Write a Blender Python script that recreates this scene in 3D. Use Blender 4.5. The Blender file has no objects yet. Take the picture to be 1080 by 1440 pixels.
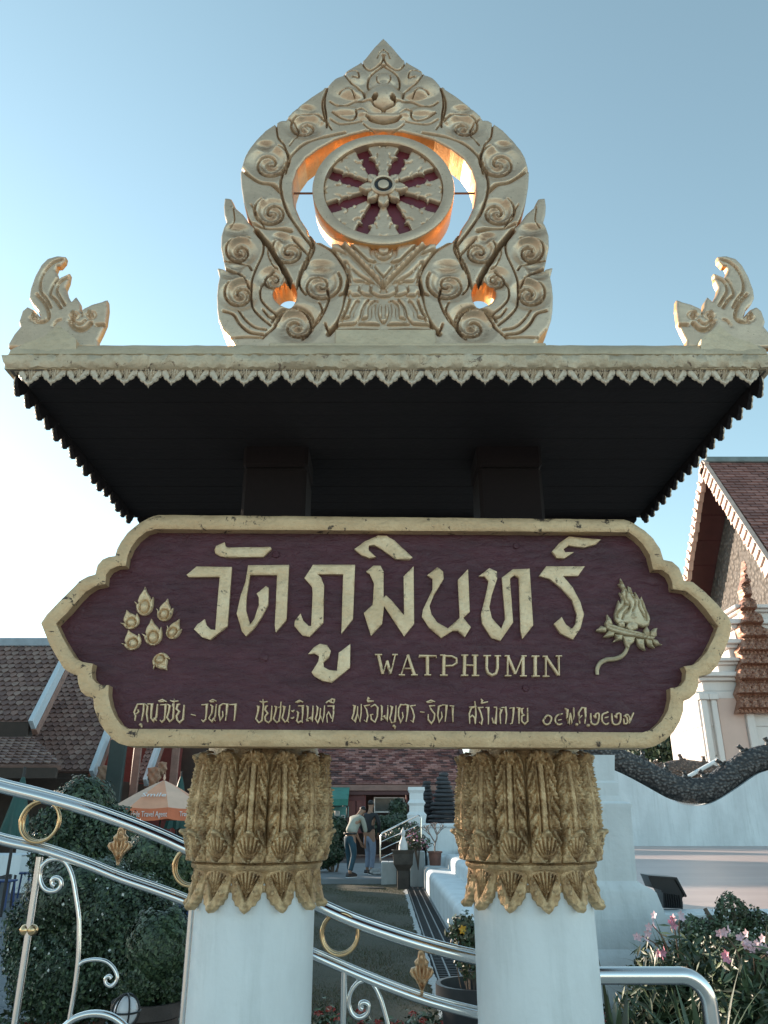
import bpy, bmesh, math, random
import numpy as np
from mathutils import Vector, Matrix
from mathutils.geometry import delaunay_2d_cdt, tessellate_polygon

random.seed(7); np.random.seed(7)
scn = bpy.context.scene
COL = scn.collection
PI = math.pi

# ---------------------------------------------------------------- camera, sky, sun, exposure
CAM_H = 1.40
TILT = math.radians(21.7)
FPX = 1081.0
cam_d = bpy.data.cameras.new('camera'); cam = bpy.data.objects.new('camera', cam_d); COL.objects.link(cam)
cam.location = (0, 0, CAM_H); cam.rotation_euler = (PI/2 + TILT, 0, 0)
cam_d.sensor_fit = 'VERTICAL'; cam_d.sensor_height = 36.0; cam_d.lens = 36.0*FPX/1440
cam_d.clip_start = 0.05; cam_d.clip_end = 3000
scn.camera = cam

SUN_EL = math.radians(14.5)
SUN_AZ = math.radians(-50.0)          # from +Y towards -X: behind the sign, to the left
world = bpy.data.worlds.new('World'); scn.world = world; world.use_nodes = True
wn = world.node_tree.nodes; wl = world.node_tree.links
bg = wn['Background']
sky = wn.new('ShaderNodeTexSky'); sky.sky_type = 'NISHITA'; sky.sun_disc = False
sky.sun_elevation = SUN_EL; sky.sun_rotation = SUN_AZ
sky.air_density = 1.0; sky.dust_density = 0.25; sky.ozone_density = 2.5; sky.altitude = 100
tn = wn.new('ShaderNodeMix'); tn.data_type = 'RGBA'; tn.blend_type = 'MULTIPLY'; tn.inputs[0].default_value = 1.0; tn.inputs[7].default_value = (1.0, 1.0, .97, 1)
hs = wn.new('ShaderNodeHueSaturation'); hs.inputs['Saturation'].default_value = .74; hs.inputs['Hue'].default_value = .468; wl.new(sky.outputs[0], hs.inputs['Color']); wl.new(hs.outputs[0], tn.inputs[6]); wl.new(tn.outputs[2], bg.inputs[0]); bg.inputs[1].default_value = 0.13
sun_d = bpy.data.lights.new('sun', 'SUN'); sun_d.energy = 4.2; sun_d.angle = math.radians(0.6); sun_d.color = (1.0, 0.80, 0.62)
sun = bpy.data.objects.new('sun', sun_d); COL.objects.link(sun)
_sd = Vector((math.sin(SUN_AZ)*math.cos(SUN_EL), math.cos(SUN_AZ)*math.cos(SUN_EL), math.sin(SUN_EL)))
sun.rotation_euler = _sd.to_track_quat('Z', 'Y').to_euler()
scn.view_settings.view_transform = 'Standard'; scn.view_settings.look = 'None'
scn.view_settings.exposure = 1.33; scn.view_settings.gamma = 1.0
scn.view_settings.use_curve_mapping = False

# ---------------------------------------------------------------- measuring: photograph point -> place in the yard
_ct, _st = math.cos(TILT), math.sin(TILT)
def ray(x, y):
    a = (x-540)/FPX; b = (720-y)/FPX
    return Vector((a, _ct - b*_st, _st + b*_ct))
def P(x, y, Y):                       # point on the upright plane at distance Y
    r = ray(x, y); k = Y/r.y
    return Vector((r.x*k, Y, CAM_H + r.z*k))
def XZ(x, y, Y):
    p = P(x, y, Y); return (p.x, p.z)
def PX(x, y, X):                      # point on the upright plane at sideways offset X
    r = ray(x, y); k = X/r.x
    return Vector((X, r.y*k, CAM_H + r.z*k))
def G(x, y, z=0.0):                   # point on the level plane at height z
    r = ray(x, y); k = (z-CAM_H)/r.z
    return Vector((r.x*k, r.y*k, z))

# ---------------------------------------------------------------- object helpers
def link(o, parent=None):
    COL.objects.link(o)
    if parent is not None: o.parent = parent
    return o
def tag(o, label=None, cat=None, group=None, kind=None):
    if label: o['label'] = label
    if cat: o['category'] = cat
    if group: o['group'] = group
    if kind: o['kind'] = kind
    return o
def empty(name, loc, label, cat, group=None, rz=0.0):
    o = bpy.data.objects.new(name, None); o.location = loc; o.rotation_euler = (0, 0, rz); o.empty_display_size = .1
    link(o); return tag(o, label, cat, group)
def finish(me, mat, smooth=True, ang=38):
    if isinstance(mat, (list, tuple)):
        for m in mat: me.materials.append(m)
    elif mat is not None: me.materials.append(mat)
    if smooth:
        me.shade_smooth()
        if ang: me.set_sharp_from_angle(angle=math.radians(ang))
    me.update()
    return me
def place(name, me, parent=None, loc=None):
    """Link mesh data; its vertices are in world coordinates when loc is None."""
    o = bpy.data.objects.new(name, me); link(o, parent)
    if parent is not None and loc is None:
        o.matrix_parent_inverse = Matrix.LocRotScale(parent_world(parent)[0], parent_world(parent)[1], None).inverted()
    elif loc is not None: o.location = loc
    return o
def parent_world(p):
    m = Matrix.Identity(4)
    chain = []
    q = p
    while q is not None: chain.append(q); q = q.parent
    for q in reversed(chain):
        m = m @ q.matrix_parent_inverse @ Matrix.LocRotScale(q.location, q.rotation_euler, q.scale)
    return m.to_translation(), m.to_euler()
def mesh_from(verts, faces, mat, smooth=True, ang=38, name='mesh'):
    me = bpy.data.meshes.new(name); me.from_pydata([tuple(v) for v in verts], [], faces); me.validate(clean_customdata=False)
    return finish(me, mat, smooth, ang)
def obj(name, verts, faces, mat, parent=None, smooth=True, ang=38, loc=None):
    return place(name, mesh_from(verts, faces, mat, smooth, ang), parent, loc)
def copy_tree(o, parent=None):
    c = o.copy(); COL.objects.link(c); c.parent = parent
    for ch in list(o.children): copy_tree(ch, c)
    return c

class MB:
    """collects simple solids into one mesh"""
    def __init__(s): s.v = []; s.f = []
    def add(s, v, f):
        n = len(s.v); s.v += [tuple(q) for q in v]; s.f += [tuple(i+n for i in g) for g in f]; return s
    def box(s, x0, x1, y0, y1, z0, z1, M=None):
        v = [Vector((x, y, z)) for z in (z0, z1) for y in (y0, y1) for x in (x0, x1)]
        if M is not None: v = [M @ q for q in v]
        return s.add(v, [(0,2,3,1), (4,5,7,6), (0,1,5,4), (2,6,7,3), (0,4,6,2), (1,3,7,5)])
    def bbox(s, x0, x1, y0, y1, z0, z1, b=.01, M=None):
        """box with chamfered edges"""
        xs, ys, zs = (x0, x1), (y0, y1), (z0, z1); v = []; idx = {}
        for i in (0, 1):
            for j in (0, 1):
                for k in (0, 1):
                    sx, sy, sz = (1, -1)[i], (1, -1)[j], (1, -1)[k]
                    for a in range(3):
                        q = [xs[i] + sx*b, ys[j] + sy*b, zs[k] + sz*b]
                        q[a] = (xs[i], ys[j], zs[k])[a]
                        idx[(i, j, k, a)] = len(v); v.append(Vector(q))
        f = []
        for a in range(3):
            o = [t for t in range(3) if t != a]
            for sgn in (0, 1):
                c = []
                for (p, q) in ((0, 0), (1, 0), (1, 1), (0, 1)):
                    key = [0, 0, 0]; key[a] = sgn; key[o[0]] = p; key[o[1]] = q
                    c.append(idx[(*key, a)])
                f.append(tuple(c))
        for a in range(3):
            o = [t for t in range(3) if t != a]
            for p in (0, 1):
                for q in (0, 1):
                    k0 = [0, 0, 0]; k0[o[0]] = p; k0[o[1]] = q; k1 = list(k0); k1[a] = 1
                    f.append((idx[(*k0, o[0])], idx[(*k0, o[1])], idx[(*k1, o[1])], idx[(*k1, o[0])]))
        for i in (0, 1):
            for j in (0, 1):
                for k in (0, 1): f.append((idx[(i, j, k, 0)], idx[(i, j, k, 1)], idx[(i, j, k, 2)]))
        if M is not None: v = [M @ q for q in v]
        return s.add(v, f)
    def prism(s, poly, y0, y1, M=None):
        """outline in (x, z) pushed from y0 to y1"""
        n = len(poly); v = [Vector((p[0], y0, p[1])) for p in poly] + [Vector((p[0], y1, p[1])) for p in poly]
        t = tessellate_polygon([[Vector((p[0], p[1], 0)) for p in poly]])
        f = [tuple(q) for q in t] + [tuple(i+n for i in reversed(q)) for q in t]
        f += [(i, (i+1) % n, (i+1) % n+n, i+n) for i in range(n)]
        if M is not None: v = [M @ q for q in v]
        return s.add(v, f)
    def tube(s, pts, r, seg=8, closed=False, cap=True, flat=1.0):
        pts = [Vector(p) for p in pts]; n = len(pts)
        rr = r if isinstance(r, (list, tuple)) else [r]*n
        v = []; f = []; prev = None
        for i, p in enumerate(pts):
            a = pts[(i-1) % n] if (closed or i > 0) else p; b = pts[(i+1) % n] if (closed or i < n-1) else p
            d = (b-a).normalized() if (b-a).length > 1e-9 else Vector((0, 0, 1))
            if prev is None:
                u = d.cross(Vector((0, 1, 0)))
                if u.length < 1e-3: u = d.cross(Vector((1, 0, 0)))
            else: u = prev - d*prev.dot(d)
            u.normalize(); prev = u; w = d.cross(u)
            for k in range(seg):
                t = 2*PI*k/seg; v.append(p + u*math.cos(t)*rr[i] + w*math.sin(t)*rr[i]*flat)
        m = n if closed else n-1
        for i in range(m):
            for k in range(seg):
                f.append((i*seg+k, i*seg+(k+1) % seg, ((i+1) % n)*seg+(k+1) % seg, ((i+1) % n)*seg+k))
        if cap and not closed: f += [tuple(range(seg))[::-1], tuple((n-1)*seg+k for k in range(seg))]
        return s.add(v, f)
    def lathe(s, prof, seg=24, c=(0, 0), M=None, a0=0, sx=1, sy=1):
        """profile of (radius, z)"""
        v = []; f = []; n = len(prof)
        for (r, z) in prof:
            for k in range(seg):
                t = a0+2*PI*k/seg; v.append(Vector((c[0]+r*math.cos(t)*sx, c[1]+r*math.sin(t)*sy, z)))
        for i in range(n-1):
            for k in range(seg): f.append((i*seg+k, i*seg+(k+1) % seg, (i+1)*seg+(k+1) % seg, (i+1)*seg+k))
        f += [tuple(range(seg))[::-1], tuple((n-1)*seg+k for k in range(seg))]
        if M is not None: v = [M @ q for q in v]
        return s.add(v, f)
    def ball(s, c, r, seg=12, rings=8, sc=(1, 1, 1)):
        v = [Vector((c[0], c[1], c[2]-r*sc[2]))]; f = []
        for i in range(1, rings):
            a = -PI/2+PI*i/rings
            for k in range(seg):
                t = 2*PI*k/seg; v.append(Vector((c[0]+r*sc[0]*math.cos(a)*math.cos(t), c[1]+r*sc[1]*math.cos(a)*math.sin(t), c[2]+r*sc[2]*math.sin(a))))
        v.append(Vector((c[0], c[1], c[2]+r*sc[2]))); N = len(v)-1
        for k in range(seg):
            f.append((0, 1+(k+1) % seg, 1+k)); f.append((N, 1+(rings-2)*seg+k, 1+(rings-2)*seg+(k+1) % seg))
        for i in range(rings-2):
            for k in range(seg): f.append((1+i*seg+k, 1+i*seg+(k+1) % seg, 1+(i+1)*seg+(k+1) % seg, 1+(i+1)*seg+k))
        return s.add(v, f)
    def obj(s, name, mat, parent=None, smooth=True, ang=38, loc=None):
        return obj(name, s.v, s.f, mat, parent, smooth, ang, loc)
    def mesh(s, mat, smooth=True, ang=38): return mesh_from(s.v, s.f, mat, smooth, ang)

def spline(pts, step=None, n=8, closed=False):
    """Catmull-Rom through points of any dimension"""
    pts = [np.array(p, float) for p in pts]; m = len(pts); out = []
    rng = range(m) if closed else range(m-1)
    for i in rng:
        p1 = pts[i]; p2 = pts[(i+1) % m]
        p0 = pts[(i-1) % m] if (closed or i > 0) else 2*p1-p2
        p3 = pts[(i+2) % m] if (closed or i < m-2) else 2*p2-p1
        k = n if step is None else max(1, int(np.linalg.norm(p2-p1)/step))
        for j in range(k):
            t = j/k
            out.append(.5*((2*p1)+(-p0+p2)*t+(2*p0-5*p1+4*p2-p3)*t*t+(-p0+3*p1-3*p2+p3)*t**3))
    if not closed: out.append(pts[-1])
    return [tuple(p) for p in out]
def resample(pts, step, closed=True):
    out = []; m = len(pts)
    for i in range(m if closed else m-1):
        a = np.array(pts[i], float); b = np.array(pts[(i+1) % m], float); k = max(1, int(round(np.linalg.norm(b-a)/step)))
        for j in range(k): out.append(tuple(a+(b-a)*j/k))
    if not closed: out.append(tuple(pts[-1]))
    return out

# ---------------------------------------------------------------- carved relief
def seg_dist(p, poly, closed=False):
    poly = np.array(poly, float); d = np.full(len(p), 1e9)
    a = poly if closed else poly[:-1]; b = np.roll(poly, -1, 0) if closed else poly[1:]
    for i in range(len(a)):
        ab = b[i]-a[i]; L = max((ab*ab).sum(), 1e-18)
        t = np.clip(((p-a[i]) @ ab)/L, 0, 1)
        q = p-(a[i]+t[:, None]*ab); d = np.minimum(d, (q*q).sum(1))
    return np.sqrt(d)
def inside(p, poly):
    x, y = p[:, 0], p[:, 1]; c = np.zeros(len(p), bool); n = len(poly); j = n-1
    for i in range(n):
        xi, yi = poly[i]; xj, yj = poly[j]
        m = ((yi > y) != (yj > y))
        if m.any():
            xx = (xj-xi)*(y-yi)/((yj-yi) if abs(yj-yi) > 1e-12 else 1e-12)+xi
            c ^= m & (x < xx)
        j = i
    return c
def sstep(t): t = np.clip(t, 0, 1); return t*t*(3-2*t)
def carve(p, feats):
    h = np.zeros(len(p))
    for F in feats:
        k = F[0]
        if k in 'gr':                                  # groove / ridge along a line
            pts = np.array(F[1]); w, d = F[2], F[3]
            lo = pts.min(0)-2.5*w; hi = pts.max(0)+2.5*w
            m = ((p >= lo) & (p <= hi)).all(1)
            if not m.any(): continue
            dd = seg_dist(p[m], pts)
            h[m] += (-1 if k == 'g' else 1)*d*np.exp(-(dd/w)**2)
        elif k == 'b':                                 # dome (+) or bowl (-)
            cx, cy, rx, ry, d = F[1:6]; a = F[6] if len(F) > 6 else 0
            x = p[:, 0]-cx; y = p[:, 1]-cy; c, s = math.cos(a), math.sin(a)
            q = ((x*c+y*s)/rx)**2+((-x*s+y*c)/ry)**2
            h += d*np.clip(1-q, 0, 1)**1.3
        elif k == 'p':                                 # padded patch with its own outline
            pts = np.array(F[1]); d, w = F[2], F[3]
            m = ((p >= pts.min(0)) & (p <= pts.max(0))).all(1); idx = np.nonzero(m)[0]
            if len(idx) == 0: continue
            ins = inside(p[idx], F[1]); idx = idx[ins]
            if len(idx) == 0: continue
            t = np.clip(seg_dist(p[idx], pts, True)/w, 0, 1)
            h[idx] += d*np.sqrt(1-(1-t)**2)
        elif k == 'f': h += F[1](p)
    return h
def relief_mesh(outer, holes, hfun, sp, thick, mapf, mat, edge=(.012, .008), back=True, ang=50, wear=None, side=None):
    outer = resample(outer, sp); holes = [resample(h, sp) for h in holes]
    o = np.array(outer); lo = o.min(0); hi = o.max(0)
    xs = np.arange(lo[0]+sp*.5, hi[0], sp); ys = np.arange(lo[1]+sp*.5, hi[1], sp*.866)
    gx, gy = np.meshgrid(xs, ys); gx = gx+(np.arange(len(ys)) % 2)[:, None]*sp*.5
    g = np.stack([gx.ravel(), gy.ravel()], 1)
    ins = inside(g, outer)
    for h in holes: ins &= ~inside(g, h)
    g = g[ins]; dist = seg_dist(g, outer, True)
    for h in holes: dist = np.minimum(dist, seg_dist(g, h, True))
    keep = dist > sp*.45; g = g[keep]; dist = dist[keep]
    bpts = list(outer); loops = [list(range(len(outer)))]
    for h in holes: loops.append(list(range(len(bpts), len(bpts)+len(h)))); bpts += h
    nb = len(bpts); allp = np.concatenate([np.array(bpts), g]); alld = np.concatenate([np.zeros(nb), dist])
    res = delaunay_2d_cdt([Vector(q) for q in allp], [], loops, 2 if holes else 1, 1e-7)
    vv = np.array([tuple(q) for q in res[0]]); tris = res[2]; orig = res[3]
    dd = np.array([alld[q[0]] if q else 0.0 for q in orig])
    h = hfun(vv) if hfun else np.zeros(len(vv))
    if edge:
        t = np.clip(dd/edge[0], 0, 1); h = h-edge[1]*(1-np.sqrt(np.clip(1-(1-t)**2, 0, 1)))
    verts = [mapf(vv[i, 0], vv[i, 1], h[i]) for i in range(len(vv))]
    faces = [tuple(t) for t in tris]
    pos = {}
    for i, q in enumerate(orig):
        for k in q:
            if k < nb: pos[k] = i
    for L in loops:
        base = len(verts); ids = [pos[k] for k in L]
        verts += [mapf(vv[i, 0], vv[i, 1], -thick) for i in ids]
        n = len(ids)
        for i in range(n): faces.append((ids[i], base+i, base+(i+1) % n, ids[(i+1) % n]))
    if back:
        r2 = delaunay_2d_cdt([Vector(q) for q in bpts], [], loops, 2 if holes else 1, 1e-7)
        base = len(verts); verts += [mapf(q[0], q[1], -thick) for q in r2[0]]
        faces += [tuple(base+i for i in reversed(t)) for t in r2[2]]
    me = bpy.data.meshes.new('relief'); me.from_pydata([tuple(v) for v in verts], [], faces)
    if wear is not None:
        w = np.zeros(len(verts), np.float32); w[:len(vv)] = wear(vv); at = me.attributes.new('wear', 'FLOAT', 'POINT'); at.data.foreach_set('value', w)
    if side is not None:
        mi = np.zeros(len(faces), np.int32); mi[len(tris):] = 1; me.polygons.foreach_set('material_index', mi)
    me.validate(clean_customdata=False)
    bm = bmesh.new(); bm.from_mesh(me)
    bmesh.ops.remove_doubles(bm, verts=bm.verts, dist=1e-6)
    bmesh.ops.recalc_face_normals(bm, faces=bm.faces); bm.to_mesh(me); bm.free()
    return finish(me, mat if side is None else [mat, side], True, ang)
def upright(Y): return lambda u, v, h: (u, Y-h, v)
def spiral(cx, cy, R, turns, a0, sgn=1, n=36, r0=.12):
    out = []
    for i in range(n+1):
        t = i/n; r = R*(1-(1-r0)*t); a = a0+sgn*turns*2*PI*t
        out.append((cx+r*math.cos(a), cy+r*math.sin(a)))
    return out

# ---------------------------------------------------------------- materials
class MT:
    def __init__(s, name, col=(.5, .5, .5), rough=.7, metal=0.0, spec=None):
        s.m = bpy.data.materials.new(name); s.m.use_nodes = True; s.n = s.m.node_tree.nodes; s.l = s.m.node_tree.links
        s.b = s.n['Principled BSDF']; s.b.inputs['Base Color'].default_value = (*col, 1); s.b.inputs['Roughness'].default_value = rough
        s.b.inputs['Metallic'].default_value = metal
        if spec is not None: s.b.inputs['Specular IOR Level'].default_value = spec
        s.tc = s.n.new('ShaderNodeTexCoord'); s.col = None
    def noise(s, scale, detail=4, rough=.6, dist=0, stretch=None, coord='Object'):
        n = s.n.new('ShaderNodeTexNoise'); n.inputs['Scale'].default_value = scale; n.inputs['Detail'].default_value = detail
        n.inputs['Roughness'].default_value = rough; n.inputs['Distortion'].default_value = dist
        src = s.tc.outputs[coord]
        if stretch:
            mp = s.n.new('ShaderNodeMapping'); mp.inputs['Scale'].default_value = stretch; s.l.new(src, mp.inputs[0]); src = mp.outputs[0]
        s.l.new(src, n.inputs['Vector']); return n.outputs['Fac']
    def ramp(s, fac, stops):
        r = s.n.new('ShaderNodeValToRGB'); e = r.color_ramp.elements
        while len(e) < len(stops): e.new(.5)
        for i, (p, c) in enumerate(stops):
            e[i].position = p; e[i].color = (*c, 1) if len(c) == 3 else c
        s.l.new(fac, r.inputs[0]); return r.outputs[0]
    def mix(s, a, b, fac, mode='MIX'):
        m = s.n.new('ShaderNodeMix'); m.data_type = 'RGBA'; m.blend_type = mode
        for v, k in ((fac, 0), (a, 6), (b, 7)):
            if hasattr(v, 'links') or hasattr(v, 'is_linked'): s.l.new(v, m.inputs[k])
            elif k == 0: m.inputs[0].default_value = v
            else: m.inputs[k].default_value = (*v, 1)
        return m.outputs[2]
    def color(s, c): s.l.new(c, s.b.inputs['Base Color']); s.col = c; return s
    def rough(s, fac, a, b):
        mr = s.n.new('ShaderNodeMapRange'); mr.inputs[3].default_value = a; mr.inputs[4].default_value = b
        s.l.new(fac, mr.inputs[0]); s.l.new(mr.outputs[0], s.b.inputs['Roughness']); return s
    def bump(s, fac, strength=.3, dist=.01):
        b = s.n.new('ShaderNodeBump'); b.inputs['Strength'].default_value = strength; b.inputs['Distance'].default_value = dist
        s.l.new(fac, b.inputs['Height'])
        if s.b.inputs['Normal'].is_linked: s.l.new(s.b.inputs['Normal'].links[0].from_socket, b.inputs['Normal'])
        s.l.new(b.outputs[0], s.b.inputs['Normal']); return s
    def objvar(s, amount=.15):
        """each piece a slightly different tone"""
        i = s.n.new('ShaderNodeObjectInfo'); mr = s.n.new('ShaderNodeMapRange')
        mr.inputs[3].default_value = 1-amount; mr.inputs[4].default_value = 1+amount; s.l.new(i.outputs['Random'], mr.inputs[0])
        h = s.n.new('ShaderNodeHueSaturation'); s.l.new(mr.outputs[0], h.inputs['Value'])
        if s.col is not None: s.l.new(s.col, h.inputs['Color'])
        else: h.inputs['Color'].default_value = s.b.inputs['Base Color'].default_value
        return s.color(h.outputs[0])
def simple(name, col, rough=.7, metal=0, var=.18, scale=6, bump=0.0, bscale=60, objv=0):
    t = MT(name, col, rough, metal)
    f = t.noise(scale, 6, .65)
    t.color(t.ramp(f, [(.25, tuple(c*(1-var) for c in col)), (.75, tuple(min(1, c*(1+var)) for c in col))]))
    if objv: t.objvar(objv)
    if bump: t.bump(t.noise(bscale, 4), bump, .01)
    return t.m

def gold_mat(name, c0, c1, metal, rough, chips=.0, bump=.25, fine=90, chipc=(.06, .04, .03), wear=False):
    t = MT(name, c0, rough, metal)
    f = t.noise(7, 6, .6); c = t.ramp(f, [(.3, c0), (.7, c1)])
    g = t.noise(45, 5, .7, 0, (1, 1, 2.2))
    c = t.mix(c, tuple(q*.72 for q in c0), t.ramp(g, [(.5, (0, 0, 0)), (.8, (.6, .6, .6))]))
    if chips:
        k = t.noise(22, 8, .75, .6)
        c = t.mix(c, chipc, t.ramp(k, [(1-chips, (0, 0, 0)), (1-chips+.04, (1, 1, 1))]))
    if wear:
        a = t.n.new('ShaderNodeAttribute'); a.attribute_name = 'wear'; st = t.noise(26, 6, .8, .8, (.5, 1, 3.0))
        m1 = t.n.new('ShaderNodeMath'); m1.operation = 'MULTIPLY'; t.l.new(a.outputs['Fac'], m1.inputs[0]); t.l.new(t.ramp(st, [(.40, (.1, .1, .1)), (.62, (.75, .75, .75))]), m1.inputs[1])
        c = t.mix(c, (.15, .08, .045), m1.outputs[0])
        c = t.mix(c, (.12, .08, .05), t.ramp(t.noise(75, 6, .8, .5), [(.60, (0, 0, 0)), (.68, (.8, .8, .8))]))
    t.color(c); t.rough(g, rough-.08, rough+.15)
    t.bump(t.noise(fine, 5, .65), bump, .004); t.bump(t.noise(14, 3, .5), bump*.8, .012)
    return t.m
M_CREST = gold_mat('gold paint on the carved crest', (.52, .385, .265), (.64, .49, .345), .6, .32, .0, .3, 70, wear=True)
M_FRAME = gold_mat('gold paint on the sign frame', (.53, .355, .20), (.66, .47, .275), .40, .40, .42, .8, 100)
M_LETTER = gold_mat('gold paint on letters', (.60, .42, .24), (.84, .655, .43), .38, .38, .40, .9, 110, (.16, .12, .08))
M_PENDANT = gold_mat('gold paint on cast leaves', (.46, .37, .28), (.66, .55, .42), .4, .42, .42, .4, 90)
def capital_mat():
    t = MT('weathered gold stucco', (.3, .22, .12), .40, .62)
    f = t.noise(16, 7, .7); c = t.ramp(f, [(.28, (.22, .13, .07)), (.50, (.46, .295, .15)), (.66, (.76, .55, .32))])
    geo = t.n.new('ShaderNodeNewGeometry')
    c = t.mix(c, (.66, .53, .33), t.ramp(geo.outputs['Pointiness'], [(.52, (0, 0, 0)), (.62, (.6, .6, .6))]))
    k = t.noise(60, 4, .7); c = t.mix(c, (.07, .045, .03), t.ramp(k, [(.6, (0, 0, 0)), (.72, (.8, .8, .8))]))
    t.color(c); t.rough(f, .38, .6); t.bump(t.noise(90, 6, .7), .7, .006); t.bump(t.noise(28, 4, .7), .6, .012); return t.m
M_CAPITAL = capital_mat()
def maroon_mat():
    t = MT('maroon paint with brush ripples', (.035, .012, .022), .42, 0)
    f = t.noise(9, 5, .6, 0, (.6, 1, 2)); t.color(t.ramp(f, [(.3, (.050, .010, .018)), (.7, (.084, .018, .030))]))
    w = t.noise(30, 6, .6, 1.0, (.75, 1, 1.7)); t.rough(w, .36, .6); t.bump(w, .75, .011); t.bump(t.noise(140, 4, .6), .35, .003); return t.m
M_MAROON = maroon_mat()
M_EDGEGLOW = gold_mat('deep orange gold on the cut edges', (.66, .33, .12), (.80, .44, .18), .6, .35, .0, .3, 60)  # bounced orange light painted into the colour of the side and back faces
M_RED = simple('crimson enamel', (.11, .008, .018), .45, 0, .25, 12)
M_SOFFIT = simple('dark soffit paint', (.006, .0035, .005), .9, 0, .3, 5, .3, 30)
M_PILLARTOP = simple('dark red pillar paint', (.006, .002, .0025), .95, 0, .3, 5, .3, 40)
def white_mat(name, col=(.72, .76, .78), stain=.25, scale=3):
    t = MT(name, col, .55)
    f = t.noise(scale, 6, .6, .3, (1, 1, .35)); c = t.ramp(f, [(.35, tuple(q*(1-stain*.35) for q in col)), (.65, col)])
    g = t.noise(14, 8, .75, .4); c = t.mix(c, tuple(q*.45 for q in col), t.ramp(g, [(.66, (0, 0, 0)), (.85, (stain, stain, stain))]))
    dr = t.noise(9, 7, .7, .2, (1.6, 1.6, .12)); c = t.mix(c, tuple(q*k for q, k in zip(col, (.62, .64, .62))), t.ramp(dr, [(.52, (0, 0, 0)), (.72, (stain, stain, stain))]))
    t.color(c); t.bump(t.noise(35, 5, .6), .18, .01); t.bump(t.noise(6, 3, .5), .3, .03); return t.m
M_WHITE = white_mat('white lime wash')
M_SHAFT = white_mat('pale paint on the pillars', (.70, .735, .745), .36, 6)
M_STEEL = MT('polished stainless steel', (.74, .735, .72), .16, 1.0).m
M_BRASS = simple('brass coloured steel', (.62, .43, .24), .22, 1.0, .15, 8)
M_DARKGOLD = simple('antique gold casting', (.40, .28, .13), .42, .8, .25, 20, .3, 90)
M_BLACK = simple('black paint', (.012, .012, .014), .45, 0, .3, 6)
M_DARKWOOD = simple('dark old wood', (.035, .022, .016), .6, 0, .35, 5, .3, 30)
M_REDWOOD = simple('red painted wood', (.17, .035, .03), .55, 0, .25, 5, .2, 30)
# ================================================================ SIGN BOARD
YB = 2.60; YF = 2.555
def SC(ox, oy, s, pts, Y): return [XZ(ox+x/s, oy+y/s, Y) for x, y in pts]
sign = empty('sign_board', (0, YB, P(540, 1046, YF).z), 'long maroon name board with scalloped gold frame and gold Thai lettering', 'sign')
fo_l = [(1029,55),(710,55),(680,62),(650,75),(590,108),(530,160),(490,213),(470,252),(458,292),(420,298),(385,314),(357,347),(343,400),(300,412),(250,440),(200,490),(130,560),(60,635),(28,682),(50,740),(80,810),(120,880),(160,945),(200,972),(238,982),(243,1030),(260,1078),(290,1105),(330,1112),(335,1170),(358,1240),(393,1300),(437,1350),(480,1380),(530,1395),(1029,1402)]
fi_l = [(1029,137),(690,137),(640,152),(590,190),(552,240),(530,292),(520,350),(470,352),(430,370),(405,402),(400,455),(340,470),(290,500),(240,550),(190,610),(115,685),(150,760),(190,830),(225,885),(270,908),(330,918),(321,960),(326,1002),(350,1030),(385,1042),(420,1042),(418,1100),(430,1160),(455,1220),(490,1270),(530,1295),(1029,1300)]
fo_r = [(0,82),(320,82),(350,90),(380,105),(440,145),(490,192),(530,250),(550,315),(600,325),(640,362),(662,415),(668,435),(720,445),(790,500),(860,570),(930,650),(943,692),(935,760),(900,850),(860,930),(820,975),(755,992),(750,1050),(735,1090),(700,1120),(668,1128),(665,1190),(645,1250),(610,1310),(560,1360),(500,1395),(450,1405),(0,1408)]
fi_r = [(0,150),(350,155),(390,183),(430,222),(470,285),(492,370),(540,372),(580,400),(600,440),(605,485),(680,495),(750,550),(810,620),(868,700),(840,770),(800,850),(750,905),(720,925),(668,932),(682,960),(678,1010),(650,1045),(620,1055),(590,1058),(592,1120),(575,1190),(540,1250),(490,1295),(430,1315),(0,1318)]
out_f = SC(50, 710, 4.116, fo_l, YF)[::-1]
out_f = SC(50, 710, 4.116, fo_l[1:-1], YF) + SC(800, 710, 4.1125, fo_r[1:-1], YF)[::-1]
inn_f = SC(50, 710, 4.116, fi_l[1:-1], YF) + SC(800, 710, 4.1125, fi_r[1:-1], YF)[::-1]
_rng = np.random.RandomState(3)
def lumpy(amp, sc, seed=1):
    r = np.random.RandomState(seed); ks = r.normal(0, 1, (14, 2))*sc; ph = r.uniform(0, 6.28, 14)
    def f(p):
        a = np.zeros(len(p))
        for k, q in zip(ks, ph): a += np.sin(p @ k+q)
        return a*amp/4
    return f
me = relief_mesh(out_f, [inn_f], lumpy(.0012, 60, 2), .012, YB+.03-YF, upright(YF), M_FRAME, edge=(.012, .005))
place('frame', me, sign)
# maroon field: the panel fills the inside of the frame and sits deeper
cx0, cz0 = 0, np.mean([p[1] for p in out_f])
pan = [(p[0]*.985, cz0+(p[1]-cz0)*.965) for p in out_f]
me = relief_mesh(pan, [], lumpy(.0012, 45, 5), .014, .05, upright(YB), M_MAROON, edge=None)
place('panel', me, sign)

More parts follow.
